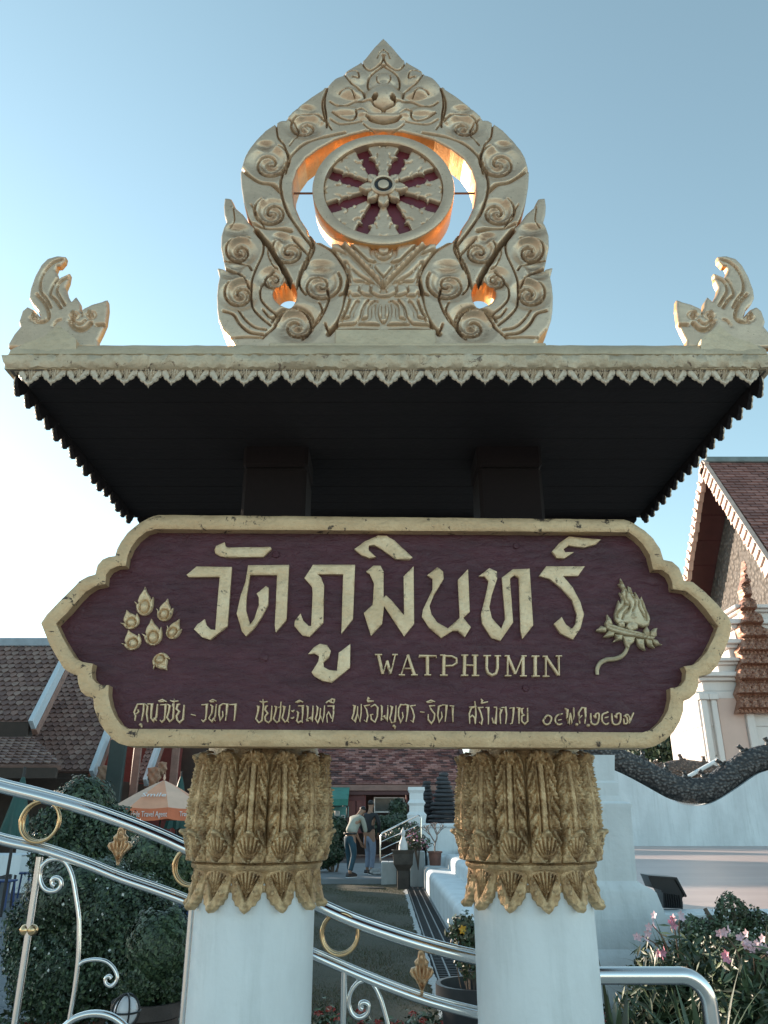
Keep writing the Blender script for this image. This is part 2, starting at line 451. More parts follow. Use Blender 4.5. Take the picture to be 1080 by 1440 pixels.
def flatletter(name, poly, Y=YB, t=.016, sp=.008, mat=M_LETTER, sm=True):
    me = relief_mesh(poly, [], lumpy(.0009, 130, int(abs(poly[0][0])*1000)), sp, .004, upright(Y-t+.001), mat, edge=(.005, .003), back=False)
    # push the skirt to the board
    return place(name, me, sign)
def letter(name, poly, t=.016):
    me = relief_mesh(poly, [], lumpy(.0009, 130, int(abs(poly[0][0])*1000)), .007, t+.004, upright(YB-t), M_LETTER, edge=(.005, .003), back=False)
    return place(name, me, sign)
z3 = lambda pts: SC(250, 740, 4.0, pts, YB-.016)
z4 = lambda pts: SC(500, 740, 3.0, pts, YB-.016)
letter('letter', z3([(205,130),(215,110),(240,98),(262,88),(268,112),(280,118),(520,115),(527,125),(480,170),(270,172),(235,165),(210,150)]))
letter('letter', z3([(48,272),(105,225),(303,228),(278,560),(180,637),(135,622),(90,578),(110,550),(150,522),(160,555),(185,580),(210,582),(222,430),(235,282),(60,284)]))
letter('letter', z3([(395,218),(625,216),(610,525),(550,595),(545,560),(558,272),(405,272),(385,400),(382,470),(405,552),(430,520),(455,440),(455,400),(443,378),(495,335),(510,345),(507,440),(470,510),(430,570),(382,617),(360,590),(330,490),(355,380),(380,310)]))
letter('letter', z3([(712,290),(760,215),(997,215),(985,520),(920,603),(930,268),(785,268),(805,285),(822,330),(818,540),(740,620),(700,612),(655,560),(658,530),(690,490),(705,530),(735,560),(750,560),(758,380),(755,340),(730,310)]))
letter('letter', z3([(733,718),(765,680),(800,660),(840,668),(860,700),(850,735),(818,765),(820,790),(850,808),(895,812),(905,710),(970,662),(968,795),(865,878),(810,868),(765,840),(752,820),(790,760),(795,730),(770,715)]))
letter('letter', z4([(-5,95),(40,62),(95,38),(130,38),(165,60),(240,130),(228,138),(170,138),(110,95),(80,78),(55,80),(55,100),(85,128),(60,133),(25,120)]))
letter('letter', z4([(45,190),(75,165),(105,165),(118,190),(118,300),(128,290),(150,310),(205,375),(203,210),(245,168),(247,410),(205,463),(120,335),(112,410),(65,460),(35,365),(72,330),(78,240),(60,200)]))
letter('letter', z4([(303,205),(345,172),(370,190),(372,220),(330,290),(312,335),(320,370),(345,405),(390,430),(440,385),(432,225),(475,180),(482,360),(455,385),(487,425),(462,466),(432,440),(410,440),(362,470),(310,425),(280,380),(285,350),(325,265),(325,220)]))
letter('letter', z4([(520,210),(565,175),(597,190),(598,220),(575,290),(565,340),(575,385),(615,432),(632,390),(618,215),(665,180),(735,178),(750,418),(705,474),(697,440),(690,215),(670,205),(652,220),(665,405),(612,482),(575,470),(535,410),(530,370),(550,290),(562,230),(545,210)]))
letter('letter', z4([(775,208),(805,168),(968,168),(940,208),(875,208),(915,255),(950,320),(965,370),(950,430),(918,477),(865,450),(838,410),(870,382),(890,415),(915,432),(930,410),(935,370),(915,310),(870,260),(820,220)]))
letter('letter', z4([(830,105),(860,70),(900,42),(1035,55),(1015,75),(965,88),(900,80),(878,95),(885,108),(922,108),(880,135),(850,132)]))

def stroke(mb, pts, w, t, Y=YB, h=0.0):
    """flat-topped ribbon following pts (x, z)"""
    n = len(pts); v = []; f = []
    for i in range(n):
        a = np.array(pts[max(i-1, 0)]); b = np.array(pts[min(i+1, n-1)]); d = b-a; d = d/max(np.linalg.norm(d), 1e-9)
        nrm = np.array([-d[1], d[0]]); p = np.array(pts[i]); ww = w[i] if isinstance(w, (list, tuple)) else w
        # keep the width through sharp turns
        if 0 < i < n-1:
            d1 = p-a; d1 = d1/max(np.linalg.norm(d1), 1e-9); c = max(.55, abs(float(d1 @ d)))
            ww = ww/c
        for (k, y) in ((-.5, -.003), (-.42, t*.8), (-.25, t), (.25, t), (.42, t*.8), (.5, -.003)):
            q = p+nrm*ww*k; v.append((q[0], Y-y-h, q[1]))
    for i in range(n-1):
        for k in range(5): f.append((i*6+k, i*6+k+1, (i+1)*6+k+1, (i+1)*6+k))
    f += [(0, 1, 2, 3, 4, 5), tuple((n-1)*6+k for k in (5, 4, 3, 2, 1, 0))]
    mb.add(v, f)
# small Thai line, every glyph from its own strokes (measured on the board)
def glyph(ox, oy, s, strokes, w=.0060, smooth=False):
    mb = MB()
    for i, st in enumerate(strokes):
        pts = [XZ(ox+x/s, oy+y/s, YB) for x, y in st]
        if len(pts) == 1:
            c = pts[0]; mb.lathe([(.0055, 0), (.005, .006), (.002, .009)], 8, (0, 0), Matrix.Translation((c[0], YB-.001, c[1])) @ Matrix.Rotation(PI/2, 4, 'X')); continue
        if smooth and len(pts) > 3: pts = spline(pts, n=3)
        k = len(pts); ws = [w*(1.0 if 0 < j < k-1 else .7) for j in range(k)]
        stroke(mb, pts, ws, .008, h=i*.0006)
    o = mb.obj('letter', M_LETTER, sign, True, 60); return o
A = lambda *s: glyph(180, 975, 6.75, s)
B = lambda *s: glyph(350, 975, 8.308, s)
C = lambda *s: glyph(485, 975, 6.75, s)
D = lambda *s: glyph(650, 975, 4.32, s)
DS = lambda *s: glyph(650, 975, 4.32, s, .0064, True)
A([(70,262),(75,215),(62,180),(95,105),(155,103),(150,180),(132,262)], [(80,200),(105,178),(100,155)], )
A([(118,296),(130,308),(134,325)], [(122,300)])
A([(172,105),(190,125),(180,195),(192,275)], [(188,104),(232,103),(224,180),(222,235),(245,265),(272,225),(285,105)], [(250,235),(276,262)])
A([(310,112),(362,108),(356,190),(350,250),(325,275),(308,255)])
A([(292,75),(330,62),(372,82)], [(300,82),(345,80)])
A([(380,105),(400,118),(390,180),(372,230),(400,270),(432,240),(436,150),(440,100)], [(432,98),(425,128)])
A([(405,70),(430,80),(482,74)], [(446,55),(440,95)])
A([(498,104),(475,108),(462,150),(490,175),(462,215),(470,255),(492,278),(525,248),(536,112)])
A([(602,202),(645,212)])
A([(700,112),(752,106),(746,190),(740,250),(716,270),(702,252)])
A([(785,110),(805,125),(798,190),(770,240),(798,268),(830,225),(842,105)], [(808,240),(834,265)])
A([(775,78),(808,62),(842,76)], [(785,84),(822,80)])
A([(905,100),(872,120),(866,200),(880,262),(905,215),(900,170)], [(905,100),(945,106),(938,190),(928,262)])
A([(965,110),(1024,106),(1018,190),(1010,264)])
B([(95,150),(115,155),(108,220),(85,300),(120,345),(155,320),(165,230),(172,150),(168,90)])
B([(130,95),(165,108),(220,98)], [(168,72),(168,105)])
B([(225,148),(200,155),(190,195),(222,235),(190,275),(195,320),(230,345),(262,315),(272,150)])
B([(300,152),(322,160),(315,215),(290,300),(325,345),(355,325),(370,225),(378,100)], [(345,170),(372,160)])
B([(395,150),(418,158),(410,220),(390,290),(425,340),(455,315),(470,240),(480,140)], [(440,315),(470,342)])
B([(498,205),(515,215),(535,195)], [(492,290),(512,296),(532,278)])
B([(575,150),(632,148),(630,240),(622,330)], [(560,210),(578,225),(570,290),(560,320),(580,345),(610,325),(632,345)])
B([(545,108),(590,85),(635,105)], [(560,112),(600,98)])
B([(672,148),(690,160),(690,230),(680,330)], [(670,305),(700,325)], [(695,300),(720,285),(735,330),(748,240),(752,148)])
B([(790,148),(805,165),(798,240),(778,300),(805,345),(830,290),(838,175)], [(838,260),(862,335),(880,250),(885,145)])
B([(920,152),(990,150),(990,240),(975,335)], [(910,260),(935,220),(950,250),(968,300)], [(910,260),(918,345)])
B([(900,115),(930,92),(995,118)], [(935,92),(970,68),(1000,75),(995,112)], [(970,70),(962,100)])
C([(75,115),(95,120),(85,190),(68,240),(95,270),(118,200),(122,125)], [(122,200),(142,268),(155,190),(156,105)])
C([(240,112),(185,122),(205,155),(218,215),(205,275),(182,255)])
C([(210,62),(218,78),(275,75)], [(218,38),(228,48),(212,66)])
C([(245,130),(285,108),(312,135),(308,220),(285,275),(252,250),(245,205),(270,200)])
C([(340,115),(352,125),(350,200),(345,262)], [(340,240),(365,250)], [(358,225),(375,215),(398,265),(405,190),(408,115)])
C([(428,120),(448,130),(440,190),(425,240),(445,280),(475,270),(482,190),(486,118)])
C([(462,308),(478,318),(474,340)], [(465,312)])
C([(560,112),(530,108),(510,145),(508,215),(530,280),(552,225),(545,180)], [(560,112),(575,108),(598,115),(592,200),(580,272)])
C([(672,115),(622,122),(640,155),(658,215),(645,278),(625,258)])
C([(712,178),(755,182)])
C([(855,118),(800,122),(815,150),(852,200),(845,250),(820,288),(790,250),(790,200)])
C([(772,85),(815,68),(855,82)], [(782,90),(830,84)])
C([(930,112),(890,125),(880,215),(895,275),(922,225),(915,175)], [(930,112),(965,115),(958,200),(950,272)])
C([(992,120),(1025,122),(1022,200),(1025,275)])
D([(80,85),(55,88),(42,125),(45,185)], [(42,150),(60,135),(75,150),(78,188)], [(80,85),(82,130),(78,188)], [(40,86),(85,80)], [(75,50),(78,80)])
D([(128,86),(98,88),(112,120),(122,160),(115,190),(102,175)])
D([(112,62),(122,60),(155,52)], [(112,36),(122,46),(114,60)])
D([(140,88),(158,86),(158,130),(158,190)])
D([(180,150),(188,180),(200,188),(206,130),(208,86)], [(190,86),(208,86)])
D([(222,92),(238,100),(228,130),(232,188)], [(228,90),(262,86),(268,130),(262,188)])
D([(285,92),(312,88),(308,140),(302,182),(290,186)])
D([(328,88),(345,90),(343,140),(343,186)])
D([(372,92),(358,95),(362,125),(375,132),(360,140),(360,170),(378,188),(396,170),(395,90)])
DS([(492,160),(515,135),(540,148),(530,182),(505,190),(490,165),(505,150)])
DS([(608,125),(575,135),(562,165),(580,190),(605,186)], [(580,165),(600,160)])
D([(620,92),(638,100),(635,150),(645,190),(655,120)], [(655,120),(665,185),(676,140),(675,88)])
D([(694,190)])
D([(712,185),(705,120),(725,88),(745,90),(748,140),(742,185)], [(712,150),(726,135)])
D([(764,196)])
DS([(778,122),(782,180),(810,190),(825,170),(828,125),(808,128),(808,150),(795,135)])
DS([(885,115),(850,130),(848,170),(870,190),(888,180)], [(862,150),(885,145)], [(868,125),(880,112)])
DS([(905,122),(912,182),(940,190),(958,170),(958,125),(935,128),(935,150),(922,135)])
DS([(978,155),(982,185),(1000,180),(998,150),(985,140),(1000,130),(1015,150),(1012,180),(1025,150),(1038,118)])
# WATPHUMIN in slab serif capitals
def latin(strokes, serifs):
    mb = MB(); k = 0
    for (pts, w) in strokes:
        stroke(mb, [XZ(500+x/3, 740+y/3, YB) for x, y in pts], w/3/407, .012, h=k*.0007); k += 1
    for (x0, x1, y) in serifs:
        stroke(mb, [XZ(500+x0/3, 740+y/3, YB), XZ(500+x1/3, 740+y/3, YB)], 7/3/407, .010, h=k*.0007); k += 1
    mb.obj('letter', M_LETTER, sign, True, 60)
T0, T1_ = 545, 627
latin([([(97,545),(115,625)],14),([(115,625),(133,570)],7),([(133,570),(148,625)],14),([(148,625),(167,545)],7)], [(82,112,544),(155,178,544)])
latin([([(192,628),(220,545)],7),([(220,545),(248,628)],14),([(203,602),(238,602)],6)], [(182,208,629),(234,262,629)])
latin([([(303,547),(303,627)],15),([(268,556),(268,549),(340,549),(340,558)],7)], [(290,318,629)])
latin([([(373,546),(371,629)],15),([(373,549),(405,550),(425,560),(426,578),(408,590),(378,591)],9)], [(356,378,546),(356,388,630)])
latin([([(460,546),(458,630)],15),([(503,548),(503,631)],15),([(462,588),(500,589)],7)], [(445,474,546),(443,474,631),(489,516,547),(489,520,632)])
latin([([(553,548),(552,600),(558,620),(575,630),(592,622),(598,600),(598,549)],12)], [(538,570,548),(585,612,549)])
latin([([(641,549),(640,632)],8),([(641,549),(673,625)],13),([(673,625),(704,550)],7),([(705,550),(705,633)],14)], [(628,648,549),(628,655,633),(698,719,550),(692,720,634)])
latin([([(757,550),(757,633)],15)], [(741,773,550),(741,775,634)])
latin([([(801,552),(801,634)],8),([(801,552),(854,630)],13),([(855,550),(856,632)],8)], [(788,808,551),(788,815,635),(842,868,550)])
# bolt heads under the maroon paint
mb = None
for (x, y, r) in ((388, 780, 5), (371, 925, 6), (726, 768, 4.5), (739, 968, 4.5)):
    c = P(x, y, YB); mb = MB(); mb.lathe([(r/407, 0), (r/407, .004), (r*.8/407, .006)], 16, (0, 0), Matrix.Translation((c.x, YB-.0005, c.z)) @ Matrix.Rotation(PI/2, 4, 'X'))
    mb.obj('bolt_head', M_MAROON, sign)

# seven flame-edged drops
def flame_drop(cx, cy, w, h, rot, flip=1):
    pts = [(0,1.0),(.12,.72),(.32,.48),(.42,.30),(.38,.18),(.50,.34),(.56,.42),(.58,.10),(.56,-.1),(.46,-.32),(.25,-.48),(0,-.54),(-.25,-.48),(-.46,-.32),(-.54,-.1),(-.56,.08),(-.70,.26),(-.50,.14),(-.42,.10),(-.46,.30),(-.36,.52),(-.14,.78)]
    c, s = math.cos(rot), math.sin(rot); C0 = P(cx, cy, YB-.012); kx = w*.9/2/407/.58; kz = h*.9/1.54/385
    def tr(p): x = p[0]*flip*kx; z = p[1]*kz; return (C0.x+x*c-z*s, C0.z+x*s+z*c)
    out = [tr(p) for p in pts]
    el = [tr((.30*math.cos(a), -.08+.34*math.sin(a))) for a in np.linspace(0, 2*PI, 22)]
    tear = [tr(p) for p in [(0,.62),(.1,.4),(.25,.2),(.3,-.1),(.16,-.34),(0,-.38),(-.16,-.34),(-.3,-.1),(-.25,.2),(-.1,.4),(0,.62)]]
    feats = [("g", el, .0028, .013), ('b', C0.x, C0.z-.006, .017, .017, .008), ('g', tear[:4], .003, .003), ('g', tear[-4:], .003, .003)]
    me = relief_mesh(out, [], lambda p: carve(p, feats)+.004, .0035, .016, upright(YB-.012), M_LETTER, edge=(.005, .005), back=False)
    place('flame_drop', me, sign)
for a in ((203, 851, 27, 44, .08, 1), (231, 862, 24, 34, -.12, 1), (184, 874, 26, 30, .45, 1), (186, 903, 27, 31, .42, 1), (215, 894, 28, 40, .2, 1), (243, 888, 22, 31, -.38, 1), (225, 928, 26, 28, 2.6+1.2, -1)):
    flame_drop(*a)
# lotus with flames and a curling stalk
L9 = lambda x, y: XZ(820+x/9, 800+y/9, YB-.012)
def sub(name, pts, feats, t=.02, edge=(.006, .006), sp=.0035):
    me = relief_mesh(pts, [], lambda p: carve(p, feats), sp, t, upright(YB-t+.002), M_CAPLET, edge=edge, back=False); return place(name, me, sign)
M_CAPLET = gold_mat('dull gold on the lotus', (.42, .33, .2), (.62, .52, .36), .45, .4, .28, .5, 120)
flb = [(470,120),(500,165),(530,230),(572,300),(565,215),(600,240),(630,320),(660,370),(652,290),(690,345),(720,400),(735,350),(770,430),(800,520),(835,590),(848,640),(830,720),(760,740),(640,700),(540,690),(430,690),(400,640),(398,560),(420,490),(445,400),(468,440),(490,380),(455,300),(480,320),(500,260),(445,190),(475,200)]
gr = [[(480,170),(540,290),(545,380),(590,440),(580,510),(540,560)],[(575,230),(610,330),(655,420),(640,500),(620,540)],[(655,320),(700,400),(700,480),(740,560),(780,640)],[(735,380),(750,470),(790,560),(800,650)],[(490,330),(520,420),(500,490),(430,560),(430,620)],[(530,450),(590,480),(520,560),(490,640)]]
sub('lotus_flame', [L9(*p) for p in flb], [('g', spline([L9(*q) for q in g], n=4), .0028, .009) for g in gr]+[('r', spiral(*L9(635, 610), .009, 1.6, 0), .002, .005)], .022)
band = [(280,700),(330,700),(430,730),(560,770),(700,800),(830,850),(900,870),(880,905),(780,890),(640,860),(500,840),(360,800),(290,760)]
sub('lotus_rim', [L9(*p) for p in band], [('g', [L9(300,735), L9(560,805), L9(880,885)], .002, .004)], .028)
for pt in ([(300,580),(350,640),(370,700),(300,730),(275,690),(300,640)],[(160,780),(225,722),(300,750),(290,800),(220,800)],[(255,865),(320,780),(400,800),(385,850),(320,868)],[(370,930),(420,880),(400,830),(500,830),(490,900),(430,910)],
           [(500,850),(660,860),(640,930),(590,975),(575,1020),(545,985),(520,920)],[(665,880),(770,890),(770,960),(785,1035),(720,1000),(690,960)],[(780,880),(870,900),(875,960),(905,1005),(840,985),(805,950)],[(870,890),(930,900),(960,945),(1000,962),(920,975),(885,940)],
           [(770,830),(765,780),(800,725),(835,780),(840,840),(800,855)],[(845,850),(850,790),(890,755),(935,750),(925,800),(930,850),(890,870)],[(440,690),(480,640),(525,690),(525,740),(450,740)],[(540,740),(560,690),(620,660),(690,700),(690,760),(600,790)]):
    q = [L9(*p) for p in pt]; c = np.mean(q, 0)
    sub('lotus_petal', q, [('b', c[0], c[1], .008, .008, .004)], .022, (.004, .004))
mb = MB(); st = spline([P(820+x/9, 800+y/9, YB-.008) for x, y in [(560,1000),(530,1060),(480,1110),(400,1140),(300,1150),(220,1190),(180,1260),(178,1340)]], n=6)
mb.tube(st, [.006+.002*math.sin(i/len(st)*3.1) for i in range(len(st))], 8); mb.obj('lotus_stalk', M_CAPLET, sign)
# ================================================================ CANOPY ROOF
HZ_N = 2.18                                         # near edge of the canopy, distance from the lens
zt = P(540, 478, HZ_N).z; z1 = P(540, 497, HZ_N).z; z2 = P(540, 516, HZ_N).z; z3_ = P(540, 520, HZ_N+.03).z
XL, XR = P(6, 505, HZ_N).x, P(1087, 505, HZ_N).x
YN, YFAR = HZ_N, 3.56
canopy = empty('canopy_roof', ((XL+XR)/2, (YN+YFAR)/2, z3_), 'flat dark canopy roof with gold moulding and hanging gold leaf fringe above the name board', 'canopy roof')
def frame_ring(name, x0, x1, y0, y1, prof, mat, sp=.035, amp=.003, seed=1):
    """moulding swept round the rectangle; prof = (outset, z) list from bottom to top, closed inward"""
    r = np.random.RandomState(seed); v = []; f = []
    path = []
    def run(a, b):
        n = max(2, int(math.dist(a, b)/sp)); return [(a[0]+(b[0]-a[0])*i/n, a[1]+(b[1]-a[1])*i/n) for i in range(n)]
    c = [(x0, y0), (x1, y0), (x1, y1), (x0, y1)]
    dirs = []
    for k in range(4):
        a, b = c[k], c[(k+1) % 4]; seg = run(a, b); m = len(seg)
        nx, ny = [(0, -1), (1, 0), (0, 1), (-1, 0)][k]; pn = [(0, -1), (1, 0), (0, 1), (-1, 0)][(k-1) % 4]
        for i, p in enumerate(seg): path.append(p); dirs.append((nx+pn[0], ny+pn[1]) if i == 0 else (nx, ny))
    N = len(path); K = len(prof)
    for (p, d) in zip(path, dirs):
        for j, (o, z) in enumerate(prof):
            jit = r.normal(0, amp) if 0 < j < K-1 else 0
            v.append((p[0]+d[0]*(o+jit), p[1]+d[1]*(o+jit), z+r.normal(0, amp*.5)*(0 < j < K-1)))
    for i in range(N):
        for j in range(K-1): f.append((i*K+j, ((i+1) % N)*K+j, ((i+1) % N)*K+j+1, i*K+j+1))
    return obj(name, v, f, mat, canopy, True, 45)
M_MOULD = gold_mat('gold paint on the roof moulding', (.50, .395, .265), (.59, .475, .325), .5, .45, .33, .6, 60)
M_MOULDR = gold_mat('flaking gold paint on the roof moulding', (.40, .32, .22), (.60, .50, .36), .35, .45, .41, 1.0, 60, (.17, .12, .085))
M_UNDER = simple('grey brown render', (.12, .105, .09), .7, 0, .3, 20, .6, 60)
frame_ring('upper_moulding', XL+.03, XR-.03, YN+.03, YFAR-.03, [(.012, z1-.003), (.022, z1+.004), (.020, z1+(zt-z1)*.4), (.006, zt-.006), (-.012, zt), (-.20, zt+.012)], M_MOULD, amp=.0012, seed=4)
frame_ring('rough_moulding', XL+.03, XR-.03, YN+.03, YFAR-.03, [(.0, z2-.002), (.024, z2+.003), (.032, z2+(z1-z2)*.35), (.033, z1-.010), (.022, z1-.002), (-.01, z1)], M_MOULDR, sp=.012, amp=.0032, seed=5)
frame_ring('under_moulding', XL+.03, XR-.03, YN+.03, YFAR-.03, [(-.03, z3_-.012), (-.004, z3_-.010), (.006, z3_+.004), (.012, z2-.004), (.004, z2)], M_UNDER, sp=.04, amp=.0018, seed=6)
mb = MB(); mb.box(XL+.05, XR-.05, YN+.05, YFAR-.05, z1-.01, zt+.004); mb.obj('roof_slab', M_MOULD, canopy)
# soffit boards
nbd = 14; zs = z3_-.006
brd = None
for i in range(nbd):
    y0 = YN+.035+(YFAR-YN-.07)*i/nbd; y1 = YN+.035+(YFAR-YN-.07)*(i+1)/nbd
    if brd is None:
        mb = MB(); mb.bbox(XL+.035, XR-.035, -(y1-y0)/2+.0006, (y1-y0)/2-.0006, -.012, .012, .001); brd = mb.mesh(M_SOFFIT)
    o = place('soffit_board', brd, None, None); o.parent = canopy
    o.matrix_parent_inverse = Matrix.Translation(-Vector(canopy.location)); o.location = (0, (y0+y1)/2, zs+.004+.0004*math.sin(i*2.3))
# hanging leaves
def pendant_mesh(w=.082, h=.073):
    out = [(-.5,.02),(-.50,-.20),(-.49,-.38),(-.44,-.50),(-.38,-.53),(-.35,-.64),(-.27,-.72),(-.19,-.75),(-.14,-.84),(-.06,-.90),(0,-1.02),(.06,-.90),(.14,-.84),(.19,-.75),(.27,-.72),(.35,-.64),(.38,-.53),(.44,-.50),(.49,-.38),(.50,-.20),(.5,.02)]
    out = [(a*w, b*h) for a, b in out]; fe = []
    for k, a in enumerate(np.linspace(-1.05, 1.05, 7)):
        fe.append(('g', [(0.34*w*math.sin(a), -.10*h), (.10*w*math.sin(a), -(.36+.36*math.cos(a))*h)], .0017, .0065))
    fe.append(('r', [(p[0]*.86, p[1]*.84-.006*1) for p in out[1:-1]], .0035, .004))
    fe.append(('b', 0, -.80*h, .009, .012, .004))
    return relief_mesh(out, [], lambda p: carve(p, fe)+.005*np.clip(1-(p[:,0]/(w*.5))**2, 0, 1), .0028, .012, lambda u, v, h_: (u, -h_, v), M_PENDANT, edge=(.004, .003), back=True, side=M_SOFFIT)
PM = pendant_mesh()
def hang(x, y, rz, z):
    o = bpy.data.objects.new('hanging_leaf', PM); COL.objects.link(o); o.parent = canopy
    o.matrix_parent_inverse = Matrix.Translation(-Vector(canopy.location)); s = random.uniform(.95, 1.05)
    o.location = (x, y, z+random.uniform(-.003, .003)); o.rotation_euler = (random.uniform(-.06, .06), random.uniform(-.05, .05), rz); o.scale = (s, s, s)
nf = 31; zp = z3_+.004
for i in range(nf): hang(XL+.045+(XR-XL-.09)*(i+.5)/nf, YN+.02, 0, zp)
ns = 16
for i in range(ns):
    y = YN+.05+(YFAR-YN-.1)*(i+.5)/ns
    hang(XL+.02, y, -PI/2, zp); hang(XR-.02, y, PI/2, zp)
for i in range(nf): hang(XL+.045+(XR-XL-.09)*(i+.5)/nf, YFAR-.02, PI, zp)

# ================================================================ CREST ON THE ROOF
YC = 2.235
Z1 = lambda pts: [XZ(300+x/2.25, 40+y/2.25, YC) for x, y in pts]
Z3 = lambda pts: [XZ(300+x/4.32, 180+y/4.32, YC) for x, y in pts]
Z2 = lambda pts: [XZ(420+x/4.5, 40+y/4.5, YC) for x, y in pts]
Z6 = lambda pts: [XZ(440+x/5.4, 60+y/5.4, YC) for x, y in pts]
ZP = lambda pts: [XZ(460+x/6.75, 330+y/6.75, YC) for x, y in pts]
XM = P(539.3, 265, YC).x
def mir(pts): return [(XM+(XM-x)*1.018, z) for x, z in pts]
crest = empty('roof_crest', (XM, YC+.06, zt), 'tall pointed gold crest of carved scrolls and wheel standing on the canopy', 'crest')
zbase = zt-.002
left = Z1([(538,27),(505,62),(478,95),(455,112),(430,126),(414,137),(408,152),(385,162),(362,182),(350,185),(345,192),(310,215),(270,245),(238,274),(228,288),(212,290),(198,298),(165,320),(135,350),(112,380),(98,405),(90,432),(85,440),(86,470),(88,500),(92,525),(96,550),(108,590),(125,622),(140,645)])
left += Z3([(258,612),(215,570),(180,520),(135,480),(122,450),(108,425),(68,420),(62,470),(66,520),(80,566),(62,600),(47,650),(45,720),(58,790),(72,855),(45,848),(22,845),(36,900),(26,950),(20,1020),(22,1100),(30,1160),(52,1215),(92,1255)])
bx = XZ(336, 474, YC)[0]; left += [(bx, zbase)]
outer = left + mir(left)[::-1][:-1]
ring = Z1([(538,322),(480,325),(430,337),(380,352),(330,380),(290,410),(265,445),(252,485),(251,520),(258,560),(275,600),(300,637),(318,664),(340,672),(372,690),(400,694),(450,696),(538,697)])
hole = ring + mir(ring)[::-1][1:-1]
eye_l = spline(Z3([(460,930),(410,935),(372,968),(362,1010),(378,1045),(410,1072),(450,1083),(485,1070),(502,1030),(505,985),(492,950)]), n=3, closed=True)
feats = []; scoops = []
def both(fn):
    for s in (0, 1): fn((lambda q: q) if s == 0 else mir, 1 if s == 0 else -1)
def add(kind, pts, w, d, sm=True):
    def fn(M, sg):
        q = M(pts); feats.append((kind, spline(q, n=5) if sm else q, w, d))
    both(fn)
def eddy(cx, cy, R, a0, turns=1.5, zz=Z1, bowl=.028, sgn=1, bdx=0, bdy=0):
    c = zz([(cx, cy)])[0]
    def fn(M, sg):
        x, z = M([c])[0]; a = a0 if sg > 0 else PI-a0; sd = sgn*sg
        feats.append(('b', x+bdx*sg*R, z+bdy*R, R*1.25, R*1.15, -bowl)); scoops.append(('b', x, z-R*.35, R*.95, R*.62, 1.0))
        sp_ = spiral(x, z, R*.92, turns, a, sd)
        feats.append(('r', sp_, R*.15, bowl*.42)); sp2 = spiral(x, z, R*1.08, turns*.9, a, sd); feats.append(('g', sp2, R*.09, bowl*.5))
        feats.append(('b', x, z, R*.26, R*.26, .010))
    both(fn)
GW = .0042; GD = .016
# strip beside the wheel opening
add('g', Z3([(800,30),(640,60),(540,105),(470,170),(425,240),(412,300),(408,360),(425,440),(470,540),(530,630),(600,720)]), .006, .02)
# big scroll divisions along the band
add('g', Z1([(362,185),(345,230),(352,280),(375,320)]), GW, GD)
add('g', Z1([(198,298),(205,345),(225,370),(235,410),(228,455)]), GW, GD)
add('g', Z1([(88,440),(112,462),(150,485),(185,492),(212,515)]), .010, .022)
add('g', Z1([(235,280),(262,300),(268,318),(262,340),(240,370)]), GW*.8, GD*.7)
add('g', Z1([(130,615),(165,630),(205,632),(245,640)]), .010, .020)
add('g', Z1([(118,555),(140,590),(160,622)]), GW*.8, GD*.6)
add('g', Z1([(250,660),(280,690),(300,720),(290,760)]), GW, GD)
add('g', Z1([(300,640),(318,690),(300,735),(275,780),(262,820)]), .006, .02)
eddy(290, 305, .072, .3, sgn=1); eddy(178, 420, .078, 1.2, sgn=-1, bdy=-.2); eddy(185, 577, .066, 2.2, sgn=1, bdy=-.2)
eddy(240, 700, .062, 2.4, sgn=1, bdy=-.1); eddy(338, 806, .072, .6, sgn=-1, bdy=-.1); eddy(262, 935, .078, 3.0, sgn=-1)
eddy(190, 790, .048, .6, sgn=-1); eddy(82, 700, .058, 1.0, sgn=1, bdy=-.3); eddy(84, 835, .062, 1.4, sgn=1, bdy=-.2)
# shallow brushed scoops above the eddies
for (x, y, r) in ((338,757,.05),(295,258,.04),(75,640,.045),(60,775,.04),(165,370,.035),(215,660,.03),(70,755,.03)):
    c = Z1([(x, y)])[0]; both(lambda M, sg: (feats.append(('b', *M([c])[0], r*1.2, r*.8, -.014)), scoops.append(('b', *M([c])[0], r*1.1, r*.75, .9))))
# deep slit between band and outer flame
add('g', Z3([(262,622),(300,670),(350,730),(400,810),(440,880),(462,925)]), .011, .05)
# outer flame
add('g', Z3([(262,625),(300,690),(300,760),(255,860),(232,930),(225,1010),(240,1090),(290,1150),(345,1195)]), GW, .02)
add('g', Z3([(120,480),(128,560),(100,600)]), GW*.7, .01)
add('g', Z3([(60,800),(130,795),(200,820),(232,860)]), GW, .018)
add('g', Z3([(75,855),(130,860),(180,900),(215,960)]), GW, .014)
add('g', Z3([(365,860),(320,900),(285,980),(290,1040),(330,1090),(380,1130)]), GW, .018)
add('g', Z3([(60,1110),(120,1130),(160,1190),(220,1240),(300,1255)]), GW*1.3, .02)
add('g', Z3([(150,1100),(190,1160),(250,1210),(320,1225)]), GW, .016)
add('g', Z3([(300,1100),(345,1150),(400,1140)]), GW, .015)
add('g', Z3([(100,1275),(200,1270),(300,1275)]), GW, .01)
